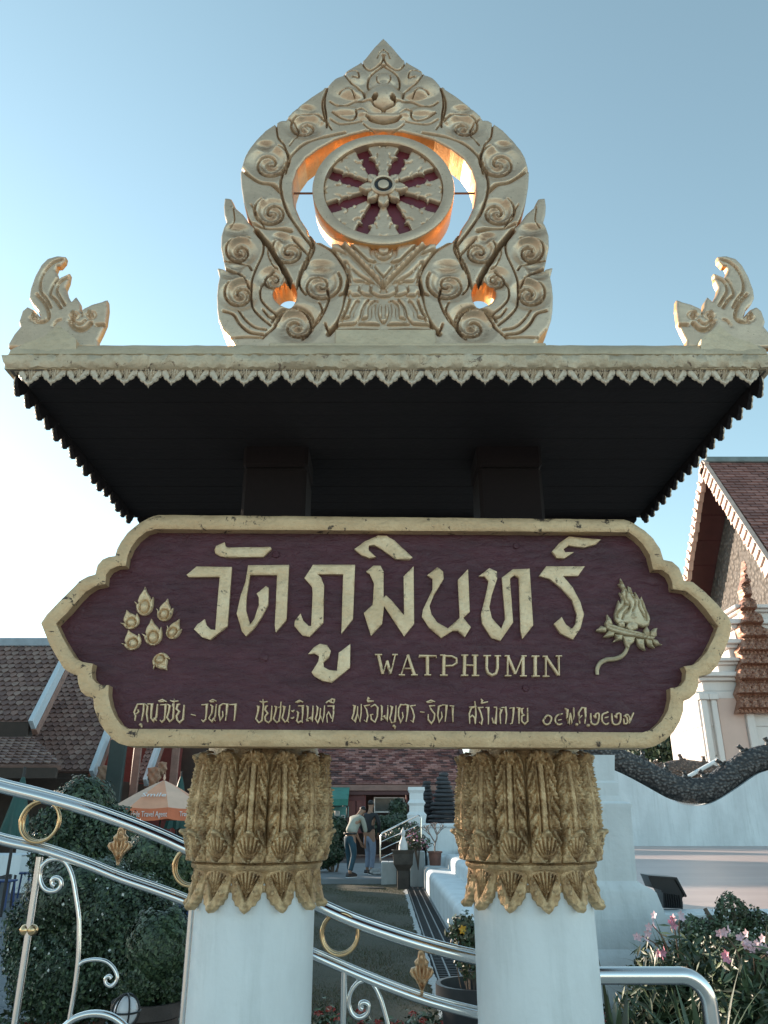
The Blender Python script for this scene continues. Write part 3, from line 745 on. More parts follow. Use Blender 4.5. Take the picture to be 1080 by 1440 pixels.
# inner scroll E
add('g', Z3([(600,690),(580,760),(545,830),(520,900),(528,960),(560,1000)]), GW, .02)
add('g', Z3([(620,680),(720,740),(790,830),(822,910),(800,990),(770,1010)]), .008, .02)
add('g', Z3([(822,930),(810,1010),(800,1090),(760,1180),(700,1250)]), .010, .028)
add('g', Z3([(300,1275),(360,1215),(400,1150),(440,1105),(500,1095),(560,1120),(590,1180),(575,1240),(540,1270)]), GW*1.1, .022)
add('g', Z3([(640,1050),(660,1110),(620,1170),(600,1190)]), GW, .014)
add('g', Z3([(690,960),(700,1040),(660,1140),(610,1190)]), GW*1.2, .018)
add('g', Z3([(680,1190),(700,1230),(740,1215)]), GW*1.2, .02)
add('g', Z3([(340,700),(330,760),(360,830),(390,850)]), GW*.7, .010)
# monster mask at the top: brow, snout, cheeks, jaw
Q = Z6
add('g', Q([(110,350),(95,400),(90,470),(100,540),(105,640)]), GW, .02)
add('g', Q([(245,220),(250,270),(290,330),(340,350),(380,380),(395,430)]), GW, .018)
add('g', Q([(370,120),(385,170),(410,200),(440,210),(480,190),(520,165),(545,110)]), GW, .016)
add('g', Q([(540,65),(505,95),(490,130)]), GW*.7, .010)
add('g', Q([(545,180),(480,215),(430,260),(415,320),(430,370)]), GW, .018)
add('g', Q([(490,260),(485,300),(510,335)]), GW*.7, .010)
add('g', Q([(255,225),(330,230),(350,280),(300,290)]), GW*.9, .014)
add('g', Q([(130,450),(180,480),(250,480),(330,450),(430,460),(470,500),(545,530)]), GW, .020)
add('g', Q([(150,530),(220,575),(290,590),(330,560),(330,520),(370,505),(410,530)]), GW, .018)
add('g', Q([(410,570),(450,595),(500,608),(545,612)]), .007, .028)
add('g', Q([(200,400),(225,385),(270,380),(300,400),(320,430)]), GW*.8, .014)
add('g', Q([(385,620),(420,650),(460,665),(545,672)]), GW, .016)
add('g', Q([(130,580),(200,620),(290,615),(370,600)]), GW, .014)
for (x, y, rx, ry, d) in ((545,430,.085,.085,.040),(545,290,.055,.045,.022),(300,400,.05,.030,.02),(235,330,.07,.07,.02),(330,260,.05,.05,.016),(370,545,.03,.02,.016),(250,520,.06,.025,.014),(545,110,.05,.07,.012),(545,570,.12,.022,.015)):
    c = Q([(x, y)])[0]
    if x == 545: feats.append(('b', XM, c[1], rx, ry, d))
    else: both(lambda M, sg: feats.append(('b', *M([c])[0], rx, ry, d)))
for x in (472, 606):
    c = Q([(x, 455)])[0]; feats.append(('b', c[0], c[1], .0125, .017, -.12))
c = Z2([(780,450)])[0]
lump = lumpy(.0016, 28, 9)
feats = [(f_[0], f_[1], f_[2]*.62, f_[3]*1.2) if f_[0] == 'g' else f_ for f_ in feats]
me = relief_mesh(outer, [hole, eye_l, mir(eye_l)[::-1]], lambda p: carve(p, feats)+lump(p), .0035, .115, upright(YC), M_CREST, edge=(.011, .008), ang=60, side=M_EDGEGLOW, wear=lambda p: np.clip(carve(p, scoops)*1.6, 0, 1))
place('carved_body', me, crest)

# lotus pedestal under the wheel
fp = []
def padd(kind, pts, w, d, both_=True, sm=True):
    q = ZP(pts); q = spline(q, n=5) if sm else q; fp.append((kind, q, w, d))
    if both_: fp.append((kind, mir(q), w, d))
ped = ZP([(45,100),(50,150),(110,220),(160,290),(195,380),(215,440),(205,520),(170,640),(150,720),(120,800),(100,885),(80,915)]); xm = XM
ped = ped + mir(ped)[::-1]
padd('g', [(130,110),(555,560)], .006, .018, True, False); padd('g', [(215,110),(380,270),(460,290)], .006, .020, True, False); padd('g', [(240,130),(555,460)], .004, .008, True, False)
padd('r', [(170,112),(555,510)], .008, .010, True, False)
padd('g', [(60,160),(170,205)], .008, .02); padd('g', [(175,290),(210,400),(250,465),(345,470)], .008, .02); padd('g', [(190,290),(300,400),(440,480)], .005, .012)
padd('g', [(205,570),(240,605),(330,600),(450,610),(555,625)], .008, .022); padd('g', [(200,490),(320,480),(450,485)], .005, .012)
padd('g', [(320,490),(305,550),(350,590)], .005, .012); padd('g', [(420,500),(415,560),(460,595)], .005, .012)
padd('g', [(110,885),(260,880),(480,885),(555,890)], .008, .025)
padd('g', [(215,640),(190,720),(150,800)], .005, .014); padd('g', [(290,650),(240,740),(225,800),(140,825)], .007, .02)
padd('g', [(390,640),(340,720),(320,800),(260,880)], .005, .014); padd('g', [(460,650),(410,700),(400,800),(330,830)], .007, .018)
padd('g', [(555,640),(490,660),(470,740),(490,820),(540,880)], .006, .018); padd('g', [(560,660),(530,680),(525,740),(550,800)], .005, .012)
padd('g', [(430,130),(440,210),(500,260),(555,270)], .008, .022); padd('g', [(470,120),(480,180),(520,210),(555,212)], .006, .016)
padd('g', [(555,280),(470,275),(440,310),(480,370),(555,460)], .005, .014)
fp = [(a_, b_, w_*.8, d_*1.35) for a_, b_, w_, d_ in fp]
me = relief_mesh(ped, [], lambda p: carve(p, fp)+.4*lump(p), .0048, .10, upright(YC-.014), M_CREST, edge=(.010, .008), back=False, ang=60)
place('lotus_pedestal', me, crest)
mb = MB(); a = P(472, 462, YC); b = P(612, 462, YC); mb.bbox(a.x, b.x, YC-.022, YC+.09, zbase-.002, P(540, 463, YC-.02).z, .004); mb.obj('pedestal_plinth', M_MOULD, crest)
mb = MB(); a = P(380, 478, YC); b = P(765, 478, YC); mb.bbox(a.x, b.x, YC-.026, YC+.13, z1+.002, zbase+.012, .004); mb.obj('base_plinth', M_MOULD, crest)

# wheel of the law
wc = P(539.2, 264, YC-.03); WR = 100/FPX*((YC-.03)*_ct+(wc.z-CAM_H)*_st)
wheel = empty('wheel', wc, None, None); wheel.parent = crest; wheel.matrix_parent_inverse = Matrix.Translation(-Vector(crest.location))
YW = YC-.03
def wcirc(r, n=72, a0=0): return [(wc.x+r*math.cos(a0+2*PI*k/n), wc.z+r*math.sin(a0+2*PI*k/n)) for k in range(n)]
mb = MB(); Mx = Matrix.Translation((wc.x, YW, wc.z)) @ Matrix.Rotation(PI/2, 4, 'X')
mb.lathe([(WR*.90, -.12), (WR*.985, -.118), (WR*.995, -.06), (WR, -.004), (WR*.992, .001), (WR*.96, .004), (WR*.87, .003), (WR*.845, -.001), (WR*.835, -.03)], 96, (0, 0), Mx)
mb.f = mb.f[:-2]
rm = mb.mesh([M_CREST, M_EDGEGLOW], True, 40); rm.polygons.foreach_set('material_index', [1 if p.index < 96*3 else 0 for p in rm.polygons]); place('rim', rm, wheel)
mb = MB(); mb.lathe([(WR*.92, -.119), (WR*.92, -.036), (WR*.845, -.030), (.001, -.030)], 64, (0, 0), Mx); place('red_disc', mb.mesh(M_RED, True, 30), wheel)
half = [(q_, w_*1.02) for q_, w_ in [(.30, 7.5), (.40, 9.5), (.45, 10.5), (.50, 13.5), (.515, 11.5), (.58, 12.5), (.625, 15.0), (.655, 18.5), (.67, 14.0), (.74, 14.5), (.81, 15.8), (.842, 15.0), (.846, 8), (.835, 0)]]
def pol(r, a): return (wc.x+WR*r*math.sin(a), wc.z+WR*r*math.cos(a))
spoke0 = None
for k in range(8):
    a0 = 2*PI*k/8
    pts = [pol(r, a0+math.radians(a)) for r, a in half] + [pol(r, a0-math.radians(a)) for r, a in half[:-1][::-1]]
    fe = []
    for s in (1, -1):
        fe.append(('g', spline([pol(.60, a0+s*math.radians(13.5)), pol(.62, a0+s*math.radians(9)), pol(.68, a0+s*math.radians(7.5))], n=4), .0028, .007))
        fe.append(('g', spline([pol(.46, a0+s*math.radians(12)), pol(.47, a0+s*math.radians(8)), pol(.52, a0+s*math.radians(7))], n=4), .0025, .006))
        fe.append(('g', spline([pol(.80, a0+s*math.radians(4)), pol(.835, a0+s*math.radians(1))], n=3), .0025, .006))
    me = relief_mesh(pts, [], lambda p: carve(p, fe)+.3*lump(p), .0045, .024, upright(YW-.002+.012), M_CREST, edge=(.006, .005), back=False)
    place('spoke', me, wheel)
    petal = [pol(.13, a0-.42), pol(.20, a0-.38), pol(.26, a0-.30), pol(.30, a0-.16), pol(.345, a0), pol(.30, a0+.16), pol(.26, a0+.30), pol(.20, a0+.38), pol(.13, a0+.42)]
    if k % 2: petal = [(wc.x+(x-wc.x)*.92, wc.z+(z-wc.z)*.92) for x, z in petal]
    fe2 = [('g', [pol(.17, a0), pol(.32, a0)], .002, .003), ('g', [pol(.2, a0-.3), pol(.27, a0-.1), pol(.30, a0)], .002, .002)]
    me = relief_mesh(petal, [], lambda p: carve(p, fe2), .0045, .03, upright(YW-.010-(k % 2)*.002), M_CREST, edge=(.008, .007), back=False)
    place('hub_petal', me, wheel)
mb = MB(); mb.lathe([(WR*.175, -.01), (WR*.175, .016), (WR*.155, .021), (WR*.13, .019), (WR*.128, .010), (.001, .010)], 40, (0, 0), Mx); place('hub', mb.mesh(M_CREST, True, 30), wheel)
mb = MB(); mb.lathe([(WR*.125, .010), (WR*.125, .0125), (.0785*WR, .0125), (.001, .0125)], 40, (0, 0), Mx); place('hub_ring', mb.mesh(M_BLACK, True, 30), wheel)
mb = MB(); mb.lathe([(WR*.078, .012), (WR*.076, .019), (WR*.05, .021), (.001, .021)], 32, (0, 0), Mx); place('hub_boss', mb.mesh(M_CREST, True, 30), wheel)
for s in (-1, 1):
    z = P(425, 272, YC+.04).z; mb = MB(); mb.tube([(wc.x+s*WR*.97, YC+.04, z), (XM+s*.372, YC+.04, z)], .004, 8); mb.obj('tie_rod', simple('rusty rod', (.16, .08, .05), .7) if s < 0 else bpy.data.materials['rusty rod'], crest)
# foot of the wheel on the pedestal
mb = MB(); a = P(480, 345, YC); mb.bbox(XM-.155, XM+.155, YC+.0, YC+.09, P(540, 347, YC).z-.006, wc.z-WR*.93, .006); mb.obj('wheel_foot', M_CREST, crest)

# ================================================================ CORNER FINIALS
def finial(YO, mirror, label):
    F = lambda pts: [XZ(x/5.4, 340+y/5.4, YO) for x, y in pts]
    tip = [(60,770),(100,700),(150,640),(138,600),(165,520),(205,488),(250,510),(298,560),(286,515),(240,465),(218,420),(225,360),(260,260),(310,170),(360,122),(430,102),(495,106),(488,140),(455,178),(430,180),(418,210),(430,245),(445,268),(490,250),(525,232),(515,290),(492,345),(502,385),(530,440),(542,448),(575,412),(600,450),(610,520),(640,498),(700,470),(770,452),(812,435),(815,500),(800,610),(770,680),(738,742),(742,800),(60,800)]
    out = F(tip); ax = XZ(551.5, 500, YO)[0]
    fe = []
    for g, w, d in (([(470,130),(400,160),(340,220),(305,300),(310,380),(350,430),(385,495)], .0045, .012), ([(440,272),(400,330),(380,400),(420,440),(460,500)], .0045, .012), ([(520,260),(450,310),(430,370),(460,430),(490,480)], .0045, .012),
                    ([(530,600),(570,655),(630,665),(685,620)], .007, .018), ([(540,580),(600,625),(650,590)], .004, .010), ([(270,610),(340,605),(370,560),(340,470),(280,400)], .005, .014), ([(400,640),(430,600),(460,590)], .004, .008), ([(730,630),(790,628)], .005, .014), ([(620,560),(612,520)], .004, .01)):
        fe.append(('g', spline(F(g), n=5), w, d))
    for (x, y, r) in ((565,555,.020), (690,550,.020), (265,570,.020)):
        c = F([(x, y)])[0]; fe.append(('b', c[0], c[1]-.004, r*1.2, r, -.016)); fe.append(('r', spiral(c[0], c[1], r*.8, 1.3, 2), .0035, .009))
    if mirror: out = [(2*ax-x, z) for x, z in out][::-1]
    def hf(p):
        q = p.copy()
        if mirror: q[:, 0] = 2*ax-q[:, 0]
        return carve(q, fe)+.6*lump(p)
    me = relief_mesh(out, [], hf, .0036, .028, upright(YO), M_CREST, edge=(.010, .008), ang=55, side=M_EDGEGLOW)
    # reads as pierced: small curl at the foot
    c = np.mean(out, 0)
    o = place('roof_finial', me, None, None)
    for v in me.vertices: v.co.x -= c[0]; v.co.y -= YO; v.co.z -= zt
    me.update(); o.location = (c[0], YO, zt)
    tag(o, label, 'finial', 'flame finials on the canopy corners'); return o
finial(2.24, False, 'gold flame-shaped finial on the left front corner of the canopy')
finial(2.24, True, 'gold flame-shaped finial on the right front corner of the canopy')
# rounded corner caps of the roof
for s, X in ((-1, XL), (1, XR)):
    mb = MB(); prof = [(0, z2), (-.002, z1), (.02, z1+.02), (.05, zt-.004), (.11, zt+.02), (.15, P(60, 468, 2.24).z), (.22, zt+.012), (.24, z2)]
    poly = [(X-s*d if s > 0 else X+d, z) for d, z in prof]
    if s > 0: poly = poly[::-1]
    mb.prism(poly, YN+.012, YN+.16); mb.obj('corner_cap', M_MOULD, canopy)
# ================================================================ PILLARS WITH CAPITALS
YP = 2.87; RS = .197
zc_t = P(360, 1052, 2.64).z; zc_b = P(360, 1207, 2.64).z; zl_t = P(360, 1232, 2.64).z; zl_b = P(360, 1288, 2.64).z
NPAN = 14
RU = .217
def rprof(t):      # radius of the capital up its height, t = 0 at the foot
    return RU + .016*math.sin(PI*min(1, t*1.1))*.6 + .014*(1-t)
H = zc_t-zc_b
def panel_mesh():
    n, m = 30, 92; v = []; f = []
    us = np.linspace(-.5, .5, n+1); ts = np.linspace(0, 1.0, m+1); U, T = np.meshgrid(us, ts); rs = np.random.RandomState(4)
    au = np.abs(U)
    h = np.zeros_like(U)
    h += .012*np.exp(-(U/.13)**4)                                   # tongue
    h -= .013*np.exp(-((au-.105)/.022)**2)*(T > .20)*(T < .84)      # grooves either side
    h += .010*np.exp(-((au-.165)/.035)**2)*(T > .18)*(T < .90)
    arch = np.sqrt((U/.13)**2+((T-.84)/.035)**2); h -= .012*np.exp(-((arch-1)/.25)**2)*(T > .84)
    fol = np.clip((au-.20)/.05, 0, 1)*np.clip((.49-au)/.03, 0, 1)
    jt = .25*np.sin(T*23+np.sign(U)*1.7)+.2*np.sin(T*57+U*9); ph = T*6.5+au*3.2+.22*jt; lobe = (np.sin(ph*2*PI)*.5+.5)**.5; fine = (np.sin((T*24-au*9+jt)*2*PI)*.5+.5)*(np.sin((au*14+T*9+jt)*2*PI)*.5+.5)
    h += fol*(-.005+.017*lobe+.012*fine)*(T > .1)-.014*(T < .17)*(1-T/.17)
    h -= .032*np.clip((au-.445)/.055, 0, 1)                         # gap between neighbours
    crown = np.exp(-((T-.95)/.05)**2)*np.exp(-(U/.28)**2); h += .012*crown+.006*crown*np.sin(U*60)
    h += rs.normal(0, .0012, h.shape)+.0015*np.sin(U*47+T*91)
    top = 1-.055*np.clip(au/.5, 0, 1)**2.2*2.2
    for j in range(m+1):
        for i in range(n+1):
            t = T[j, i]*top[j, i]; r = rprof(t)+h[j, i]-.012*(T[j, i] > .985); a = U[j, i]*2*PI/NPAN*1.0
            v.append((r*math.sin(a), -r*math.cos(a), zc_b+t*H))
    w = n+1
    for j in range(m):
        for i in range(n): f.append((j*w+i, j*w+i+1, (j+1)*w+i+1, (j+1)*w+i))
    return mesh_from(v, f, M_CAPITAL, True, 80)
def fan_mesh(W, Ht, r0, r1, zt0, up, ribs=7, thick=.02):
    """acanthus fan; up: points upward from its foot, else hangs and flares outward"""
    if up: out = [(-.46,0),(-.5,.18),(-.43,.30),(-.46,.42),(-.38,.55),(-.30,.60),(-.29,.72),(-.17,.78),(-.12,.90),(0,1.0),(.12,.90),(.17,.78),(.29,.72),(.30,.60),(.38,.55),(.46,.42),(.43,.30),(.5,.18),(.46,0)]
    else: out = [(-.44,0),(-.50,-.14),(-.51,-.30),(-.46,-.38),(-.48,-.50),(-.42,-.58),(-.41,-.68),(-.32,-.74),(-.28,-.83),(-.17,-.86),(-.12,-.94),(0,-1.02),(.12,-.94),(.17,-.86),(.28,-.83),(.32,-.74),(.41,-.68),(.42,-.58),(.48,-.50),(.46,-.38),(.51,-.30),(.50,-.14),(.44,0)]
    out = [(a*W, b*Ht) for a, b in out]; fe = []; sg = 1 if up else -1
    for a in np.linspace(-.95, .95, ribs):
        L = .62*math.cos(a)+.05
        if not up:
            fe.append(('g', spline([(W*.40*math.sin(a), -(.06+.10*abs(a))*Ht), (W*.25*math.sin(a), -.36*Ht), (W*.07*a, -(.72-.12*abs(a))*Ht)], n=3), .0020, .010)); continue
        fe.append(('g', spline([(W*.05*a, sg*.06*Ht) if up else (W*.34*math.sin(a)*.8, sg*.12*Ht), (W*.26*math.sin(a)*(1.2 if up else .75), sg*(.1+L*.5)*Ht), (W*.42*math.sin(a)*(1 if up else .42), sg*(.1+L)*Ht)], n=3), .0028, .010))
    for s in (-1, 1):
        fe.append(('b', s*.34*W, sg*.26*Ht, .011, .013, .008)); fe.append(('b', s*.34*W, sg*.26*Ht, .005, .006, -.010))
        fe.append(('b', s*.30*W, sg*.55*Ht, .009, .010, .006))
    fe.append(('b', 0, sg*.90*Ht, .013, .013, .010))
    def mp(u, v, h):
        t = (v/Ht) if up else (-v/Ht); r = r0+(r1-r0)*(t**1.6)+h-.012*(abs(u)/(W*.5))**2; a = u/((r0+r1)/2)
        return (r*math.sin(a), -r*math.cos(a), zt0+v)
    return relief_mesh(out, [], lambda p: carve(p, fe), .0036, thick, mp, M_CAPITAL, edge=(.005, .004), back=True, ang=60)
PANEL = panel_mesh()
FAN_U = fan_mesh(.112, .098, RU+.024, RU+.046, zc_b-.014, True)
FAN_D = fan_mesh(.116, zl_t-zl_b+.010, RU-.004, RU+.018, zl_t+.016, False, 7, .030)
def pillar(X, label, rot):
    root = empty('pillar', (X, YP, 0), label, 'pillar', 'pillars carrying the name board')
    z0 = Vector((0, 0, 0))
    def prt(name, me, rz=0):
        o = bpy.data.objects.new(name, me); COL.objects.link(o); o.parent = root; o.location = z0; o.rotation_euler = (0, 0, rz); return o
    mb = MB(); mb.lathe([(RS+.004, -.02), (RS+.002, .2), (RS, zl_t)], 64); prt('shaft', mb.mesh(M_SHAFT, True, 30))
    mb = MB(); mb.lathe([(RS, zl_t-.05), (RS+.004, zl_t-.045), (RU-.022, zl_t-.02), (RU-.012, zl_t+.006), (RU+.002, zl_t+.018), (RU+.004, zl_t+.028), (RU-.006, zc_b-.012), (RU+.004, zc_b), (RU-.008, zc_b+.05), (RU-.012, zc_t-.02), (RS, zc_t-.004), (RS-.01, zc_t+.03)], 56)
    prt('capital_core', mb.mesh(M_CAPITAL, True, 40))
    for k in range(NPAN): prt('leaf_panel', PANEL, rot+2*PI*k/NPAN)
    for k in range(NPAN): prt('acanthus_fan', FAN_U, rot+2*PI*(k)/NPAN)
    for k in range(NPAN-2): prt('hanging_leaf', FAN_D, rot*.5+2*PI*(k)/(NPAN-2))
    # square maroon upper part between the board and the canopy
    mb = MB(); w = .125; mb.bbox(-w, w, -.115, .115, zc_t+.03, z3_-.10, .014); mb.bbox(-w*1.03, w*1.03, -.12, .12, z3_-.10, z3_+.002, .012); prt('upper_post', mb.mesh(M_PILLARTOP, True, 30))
    return root
pillar(-.430, 'left pale round pillar under a weathered gold leaf capital', .02)
pillar(P(757, 1275, YP-.19).x*1.035, 'right pale round pillar under a weathered gold leaf capital', .06)
# ================================================================ GROUND
def sheet(name, pts, z, mat, thick=.05):
    mb = MB(); n = len(pts)
    v = [(p[0], p[1], z) for p in pts]+[(p[0], p[1], z-thick) for p in pts]
    mb.add(v, [tuple(range(n)), tuple(range(2*n-1, n-1, -1))]+[(i, i+n, (i+1) % n+n, (i+1) % n) for i in range(n)])
    me = mb.mesh(mat, False); bm = bmesh.new(); bm.from_mesh(me); bmesh.ops.recalc_face_normals(bm, faces=bm.faces); bm.to_mesh(me); bm.free()
    o = place(name, me); return tag(o, kind='structure')
t = MT('worn asphalt and concrete yard', (.1, .1, .1), .8); f = t.noise(.6, 8, .7); t.color(t.ramp(f, [(.3, (.075, .078, .082)), (.7, (.13, .13, .135))])); t.bump(t.noise(60, 4), .3, .01); M_YARD = t.m
sheet('ground', [(-400, -200), (400, -200), (400, 900), (-400, 900)], -.012, M_YARD, .3)
t = MT('pale road paving before the gate', (.3, .27, .24), .85); f = t.noise(1.5, 8, .7); t.color(t.ramp(f, [(.3, (.40, .36, .32)), (.7, (.52, .48, .43))])); t.bump(t.noise(50, 4), .3, .01); M_FRONT = t.m
sheet('pavement', [(-30, -26), (30, -26), (30, 3.2), (-30, 3.2)], 0.0, M_FRONT, .01)
M_SLAB = simple('blue grey paving slab', (.135, .15, .165), .75, 0, .25, 3, .3, 60, .14)
slabm = MB(); slabm.bbox(-.295, .295, -.295, .295, -.04, 0, .008); slabm = slabm.mesh(M_SLAB, True, 30)
slabs = 0
base_s = bpy.data.objects.new('paving', None); base_s.location = (-5, 8, 0); COL.objects.link(base_s); tag(base_s, kind='structure')
for i in range(12):
    for j in range(22):
        x = -6.6+i*.6+(.3 if j % 2 else 0); y = 3.8+j*.6
        if x > -1.9 or x/(y*.93+.2) < -.66: continue
        o = bpy.data.objects.new('paving_slab', slabm); COL.objects.link(o); o.parent = base_s; o.matrix_parent_inverse = Matrix.Translation(-Vector(base_s.location)); o.location = (x, y, .014+random.uniform(-.002, .002)); slabs += 1
# lawn
YL0, YL1 = 5.95, 19.2
XLn0, XLn1 = -1.75, G(582, 1300).x
t = MT('dry short turf', (.06, .06, .04), .9); f = t.noise(1.4, 8, .7); g = t.noise(30, 6, .7); c = t.ramp(f, [(.3, (.055, .058, .040)), (.65, (.095, .082, .060))]); t.color(t.mix(c, (.045, .06, .028), t.ramp(g, [(.5, (0, 0, 0)), (.7, (.8, .8, .8))]))); t.bump(g, .8, .03); M_TURF = t.m
# slightly uneven sheet
def heights(name, x0, x1, y0, y1, nx, ny, fz, mat):
    v = []; f = []
    for j in range(ny+1):
        for i in range(nx+1):
            x = x0+(x1-x0)*i/nx; y = y0+(y1-y0)*j/ny; v.append((x, y, fz(x, y)))
    for j in range(ny):
        for i in range(nx): a = j*(nx+1)+i; f.append((a, a+1, a+nx+2, a+nx+1))
    o = obj(name, v, f, mat, None, True, 0); return tag(o, kind='structure')
heights('lawn', XLn0, XLn1, YL0, YL1, 24, 90, lambda x, y: .012+.008*math.sin(x*5+y*2)+.006*math.sin(y*3.1-x), M_TURF)
def blades(name, n, fpos, h, w, mats, kind='stuff', seed=1, lean=.5):
    r = np.random.RandomState(seed); v = []; f = []; mi = []
    for k in range(n):
        x, y, z = fpos(r); a = r.uniform(0, 2*PI); hh = h*r.uniform(.5, 1.3); dx, dy = math.cos(a)*w, math.sin(a)*w; lx, ly = r.normal(0, lean*hh, 2)
        b = len(v); v += [(x-dx, y-dy, z), (x+dx, y+dy, z), (x+lx, y+ly, z+hh)]; f.append((b, b+1, b+2)); mi.append(r.randint(len(mats)))
    me = bpy.data.meshes.new(name); me.from_pydata(v, [], f)
    for m in mats: me.materials.append(m)
    me.polygons.foreach_set('material_index', mi); o = place(name, me); return tag(o, kind=kind)
M_GR = [simple('green grass', (.055, .075, .028), .8), simple('dry grass', (.13, .105, .065), .85), simple('dull grass', (.075, .075, .042), .8)]
def gp(r):
    y = YL0+(YL1-YL0)*r.uniform(0, 1)**1.9; return (r.uniform(XLn0, XLn1), y, .008)
o = blades('grass', 70000, gp, .022, .0028, M_GR, seed=3); tag(o, 'short dry patchy grass of the lawn behind the railing')
# white kerb line of the lawn, crumbly
r_ = np.random.RandomState(5); v = []; f = []; n = 150
for i in range(n+1):
    y = YL0+(YL1-YL0-1.5)*i/n; v += [(XLn1-.012+r_.normal(0, .014), y, .016), (XLn1+.05+r_.normal(0, .006), y, .032), (XLn1+.058, y, -.01)]
for i in range(n): f += [(3*i, 3*i+1, 3*i+4, 3*i+3), (3*i+1, 3*i+2, 3*i+5, 3*i+4)]
tag(obj('kerb', v, f, white_mat('chalky kerb', (.36, .38, .38), .7, 6), None, True, 40), kind='structure')
# iron drain cover beside it
XD0, XD1 = XLn1+.075, XLn1+.42
drain = empty('drain_cover', ((XD0+XD1)/2, 10, 0), 'long black iron drain grating between the lawn and the white terrace steps', 'drain')
M_IRON = simple('black iron', (.018, .02, .024), .5, .3, .3, 10)
mb = MB(); mb.box(XD0, XD1, 6.0, 18.5, -.006, .004); mb.obj('channel', M_BLACK, drain)
for k, xx in enumerate((XD0+.01, XD0+.12, XD0+.23, XD1-.01)):
    mb = MB(); mb.bbox(xx-.009, xx+.009, 6.0, 18.5, .005, .022, .003); mb.obj('rail', simple('galvanised strip', (.13, .14, .15), .4, .6) if k == 0 else bpy.data.materials['galvanised strip'], drain)
mb = MB(); mb.box(XD0+.012, XD1-.012, -.012, .012, .005, .017); bar = mb.mesh(M_IRON, False)
for k in range(150):
    o = bpy.data.objects.new('bar', bar); COL.objects.link(o); o.parent = drain; o.matrix_parent_inverse = Matrix.Translation(-Vector(drain.location)); o.location = (0, 4+k*.09, 0)
# walkway step beyond the lawn
M_WALK = simple('grey walkway concrete', (.17, .19, .205), .6, 0, .2, 1.5, .2, 40)
mb = MB(); mb.bbox(-7, 1.0, YL1, 25.5, -.05, .13, .015); o = mb.obj('walkway', M_WALK); tag(o, kind='structure')
mb = MB(); mb.bbox(-.75, .0, YL1-1.15, YL1-.95, -.02, .02, .004); o = mb.obj('drain_cover', M_IRON); tag(o, 'small black slot drain in the lawn before the walkway step', 'drain')

# ================================================================ WHITE TERRACE
M_TERR = white_mat('bluish white lime wash', (.69, .745, .77), .5, 2.2)
M_TERRF = None
t = MT('pinkish terrace floor', (.3, .25, .24), .42); f = t.noise(.9, 8, .7, .4, (.5, 2.4, 1)); g = t.noise(3, 6, .7, .3, (.3, 3, 1))
t.color(t.mix(t.ramp(f, [(.3, (.40, .31, .29)), (.7, (.52, .42, .39))]), (.60, .48, .44), t.ramp(g, [(.55, (0, 0, 0)), (.75, (.7, .7, .7))]))); t.bump(g, .1, .01); M_TERRF = t.m
ZT = .75
YTN = G(1000, 1285, ZT).y; YTF = G(950, 1190, ZT).y+.1
tf = heights('terrace_floor', 1.75, 26, YTN+.02, YTF+.6, 30, 30, lambda x, y: ZT+.004*math.sin(x*1.3)*math.sin(y*.9), M_TERRF)
# moulded side steps running away from the gate: profile swept along the terrace edge
def sweep(name, prof, path, mat, parent=None, ang=40):
    """prof (offset to the right, z); path list of (x, y) with left normal"""
    v = []; f = []; K = len(prof); n = len(path)
    for i, p in enumerate(path):
        a = np.array(path[max(i-1, 0)]); b = np.array(path[min(i+1, n-1)]); d = b-a; d = d/np.linalg.norm(d); nx, ny = d[1], -d[0]
        # mitre
        if 0 < i < n-1:
            d1 = (np.array(p)-a)/np.linalg.norm(np.array(p)-a); m = 1/max(.5, float(d1 @ d))
        else: m = 1
        for (o, z) in prof: v.append((p[0]+nx*o*m, p[1]+ny*o*m, z))
    for i in range(n-1):
        for j in range(K-1): f.append((i*K+j, i*K+j+1, (i+1)*K+j+1, (i+1)*K+j))
    f += [tuple(range(K))[::-1], tuple((n-1)*K+j for j in range(K))]
    return obj(name, v, f, mat, parent, True, ang)
XB = XD1+.02
terr = empty('terrace_steps', (1.2, 12, 0), 'white lime-washed moulded terrace steps with rounded edges beside the drain', 'terrace steps')
prof = [(0, -.02), (0, .33)] + [(.0+.10*(1-math.cos(a)), .33+.10*math.sin(a)) for a in np.linspace(0, PI/2, 7)] + [(.48, .41), (.49, .56)] + [(.49+.10*(1-math.cos(a)), .56+.10*math.sin(a)) for a in np.linspace(0, PI/2, 7)] + [(.92, .65), (.93, ZT-.02), (1.3, ZT-.01), (1.3, -.02)]
sweep('step_run', prof, [(XB, 8.2), (XB, 10), (XB, 13), (XB, 18.6)], M_TERR, terr)
mb = MB()
a = P(590, 1158, 19.0); b = P(720, 1158, 19.0)
mb.bbox(a.x, 4.2, 18.95, 19.3, 0, a.z, .03); mb.bbox(a.x-.03, 4.23, 18.91, 19.32, a.z-.09, a.z-.012, .02); mb.obj('parapet', M_TERR, terr)
mb = MB(); mb.bbox(XB-.02, XB+.45, 18.62, 18.9, -.02, P(590, 1218, 18.7).z, .02); mb.bbox(XB+.12, XB+.62, 18.75, 18.93, .1, P(590, 1203, 18.8).z, .02); mb.obj('end_block', M_TERR, terr)
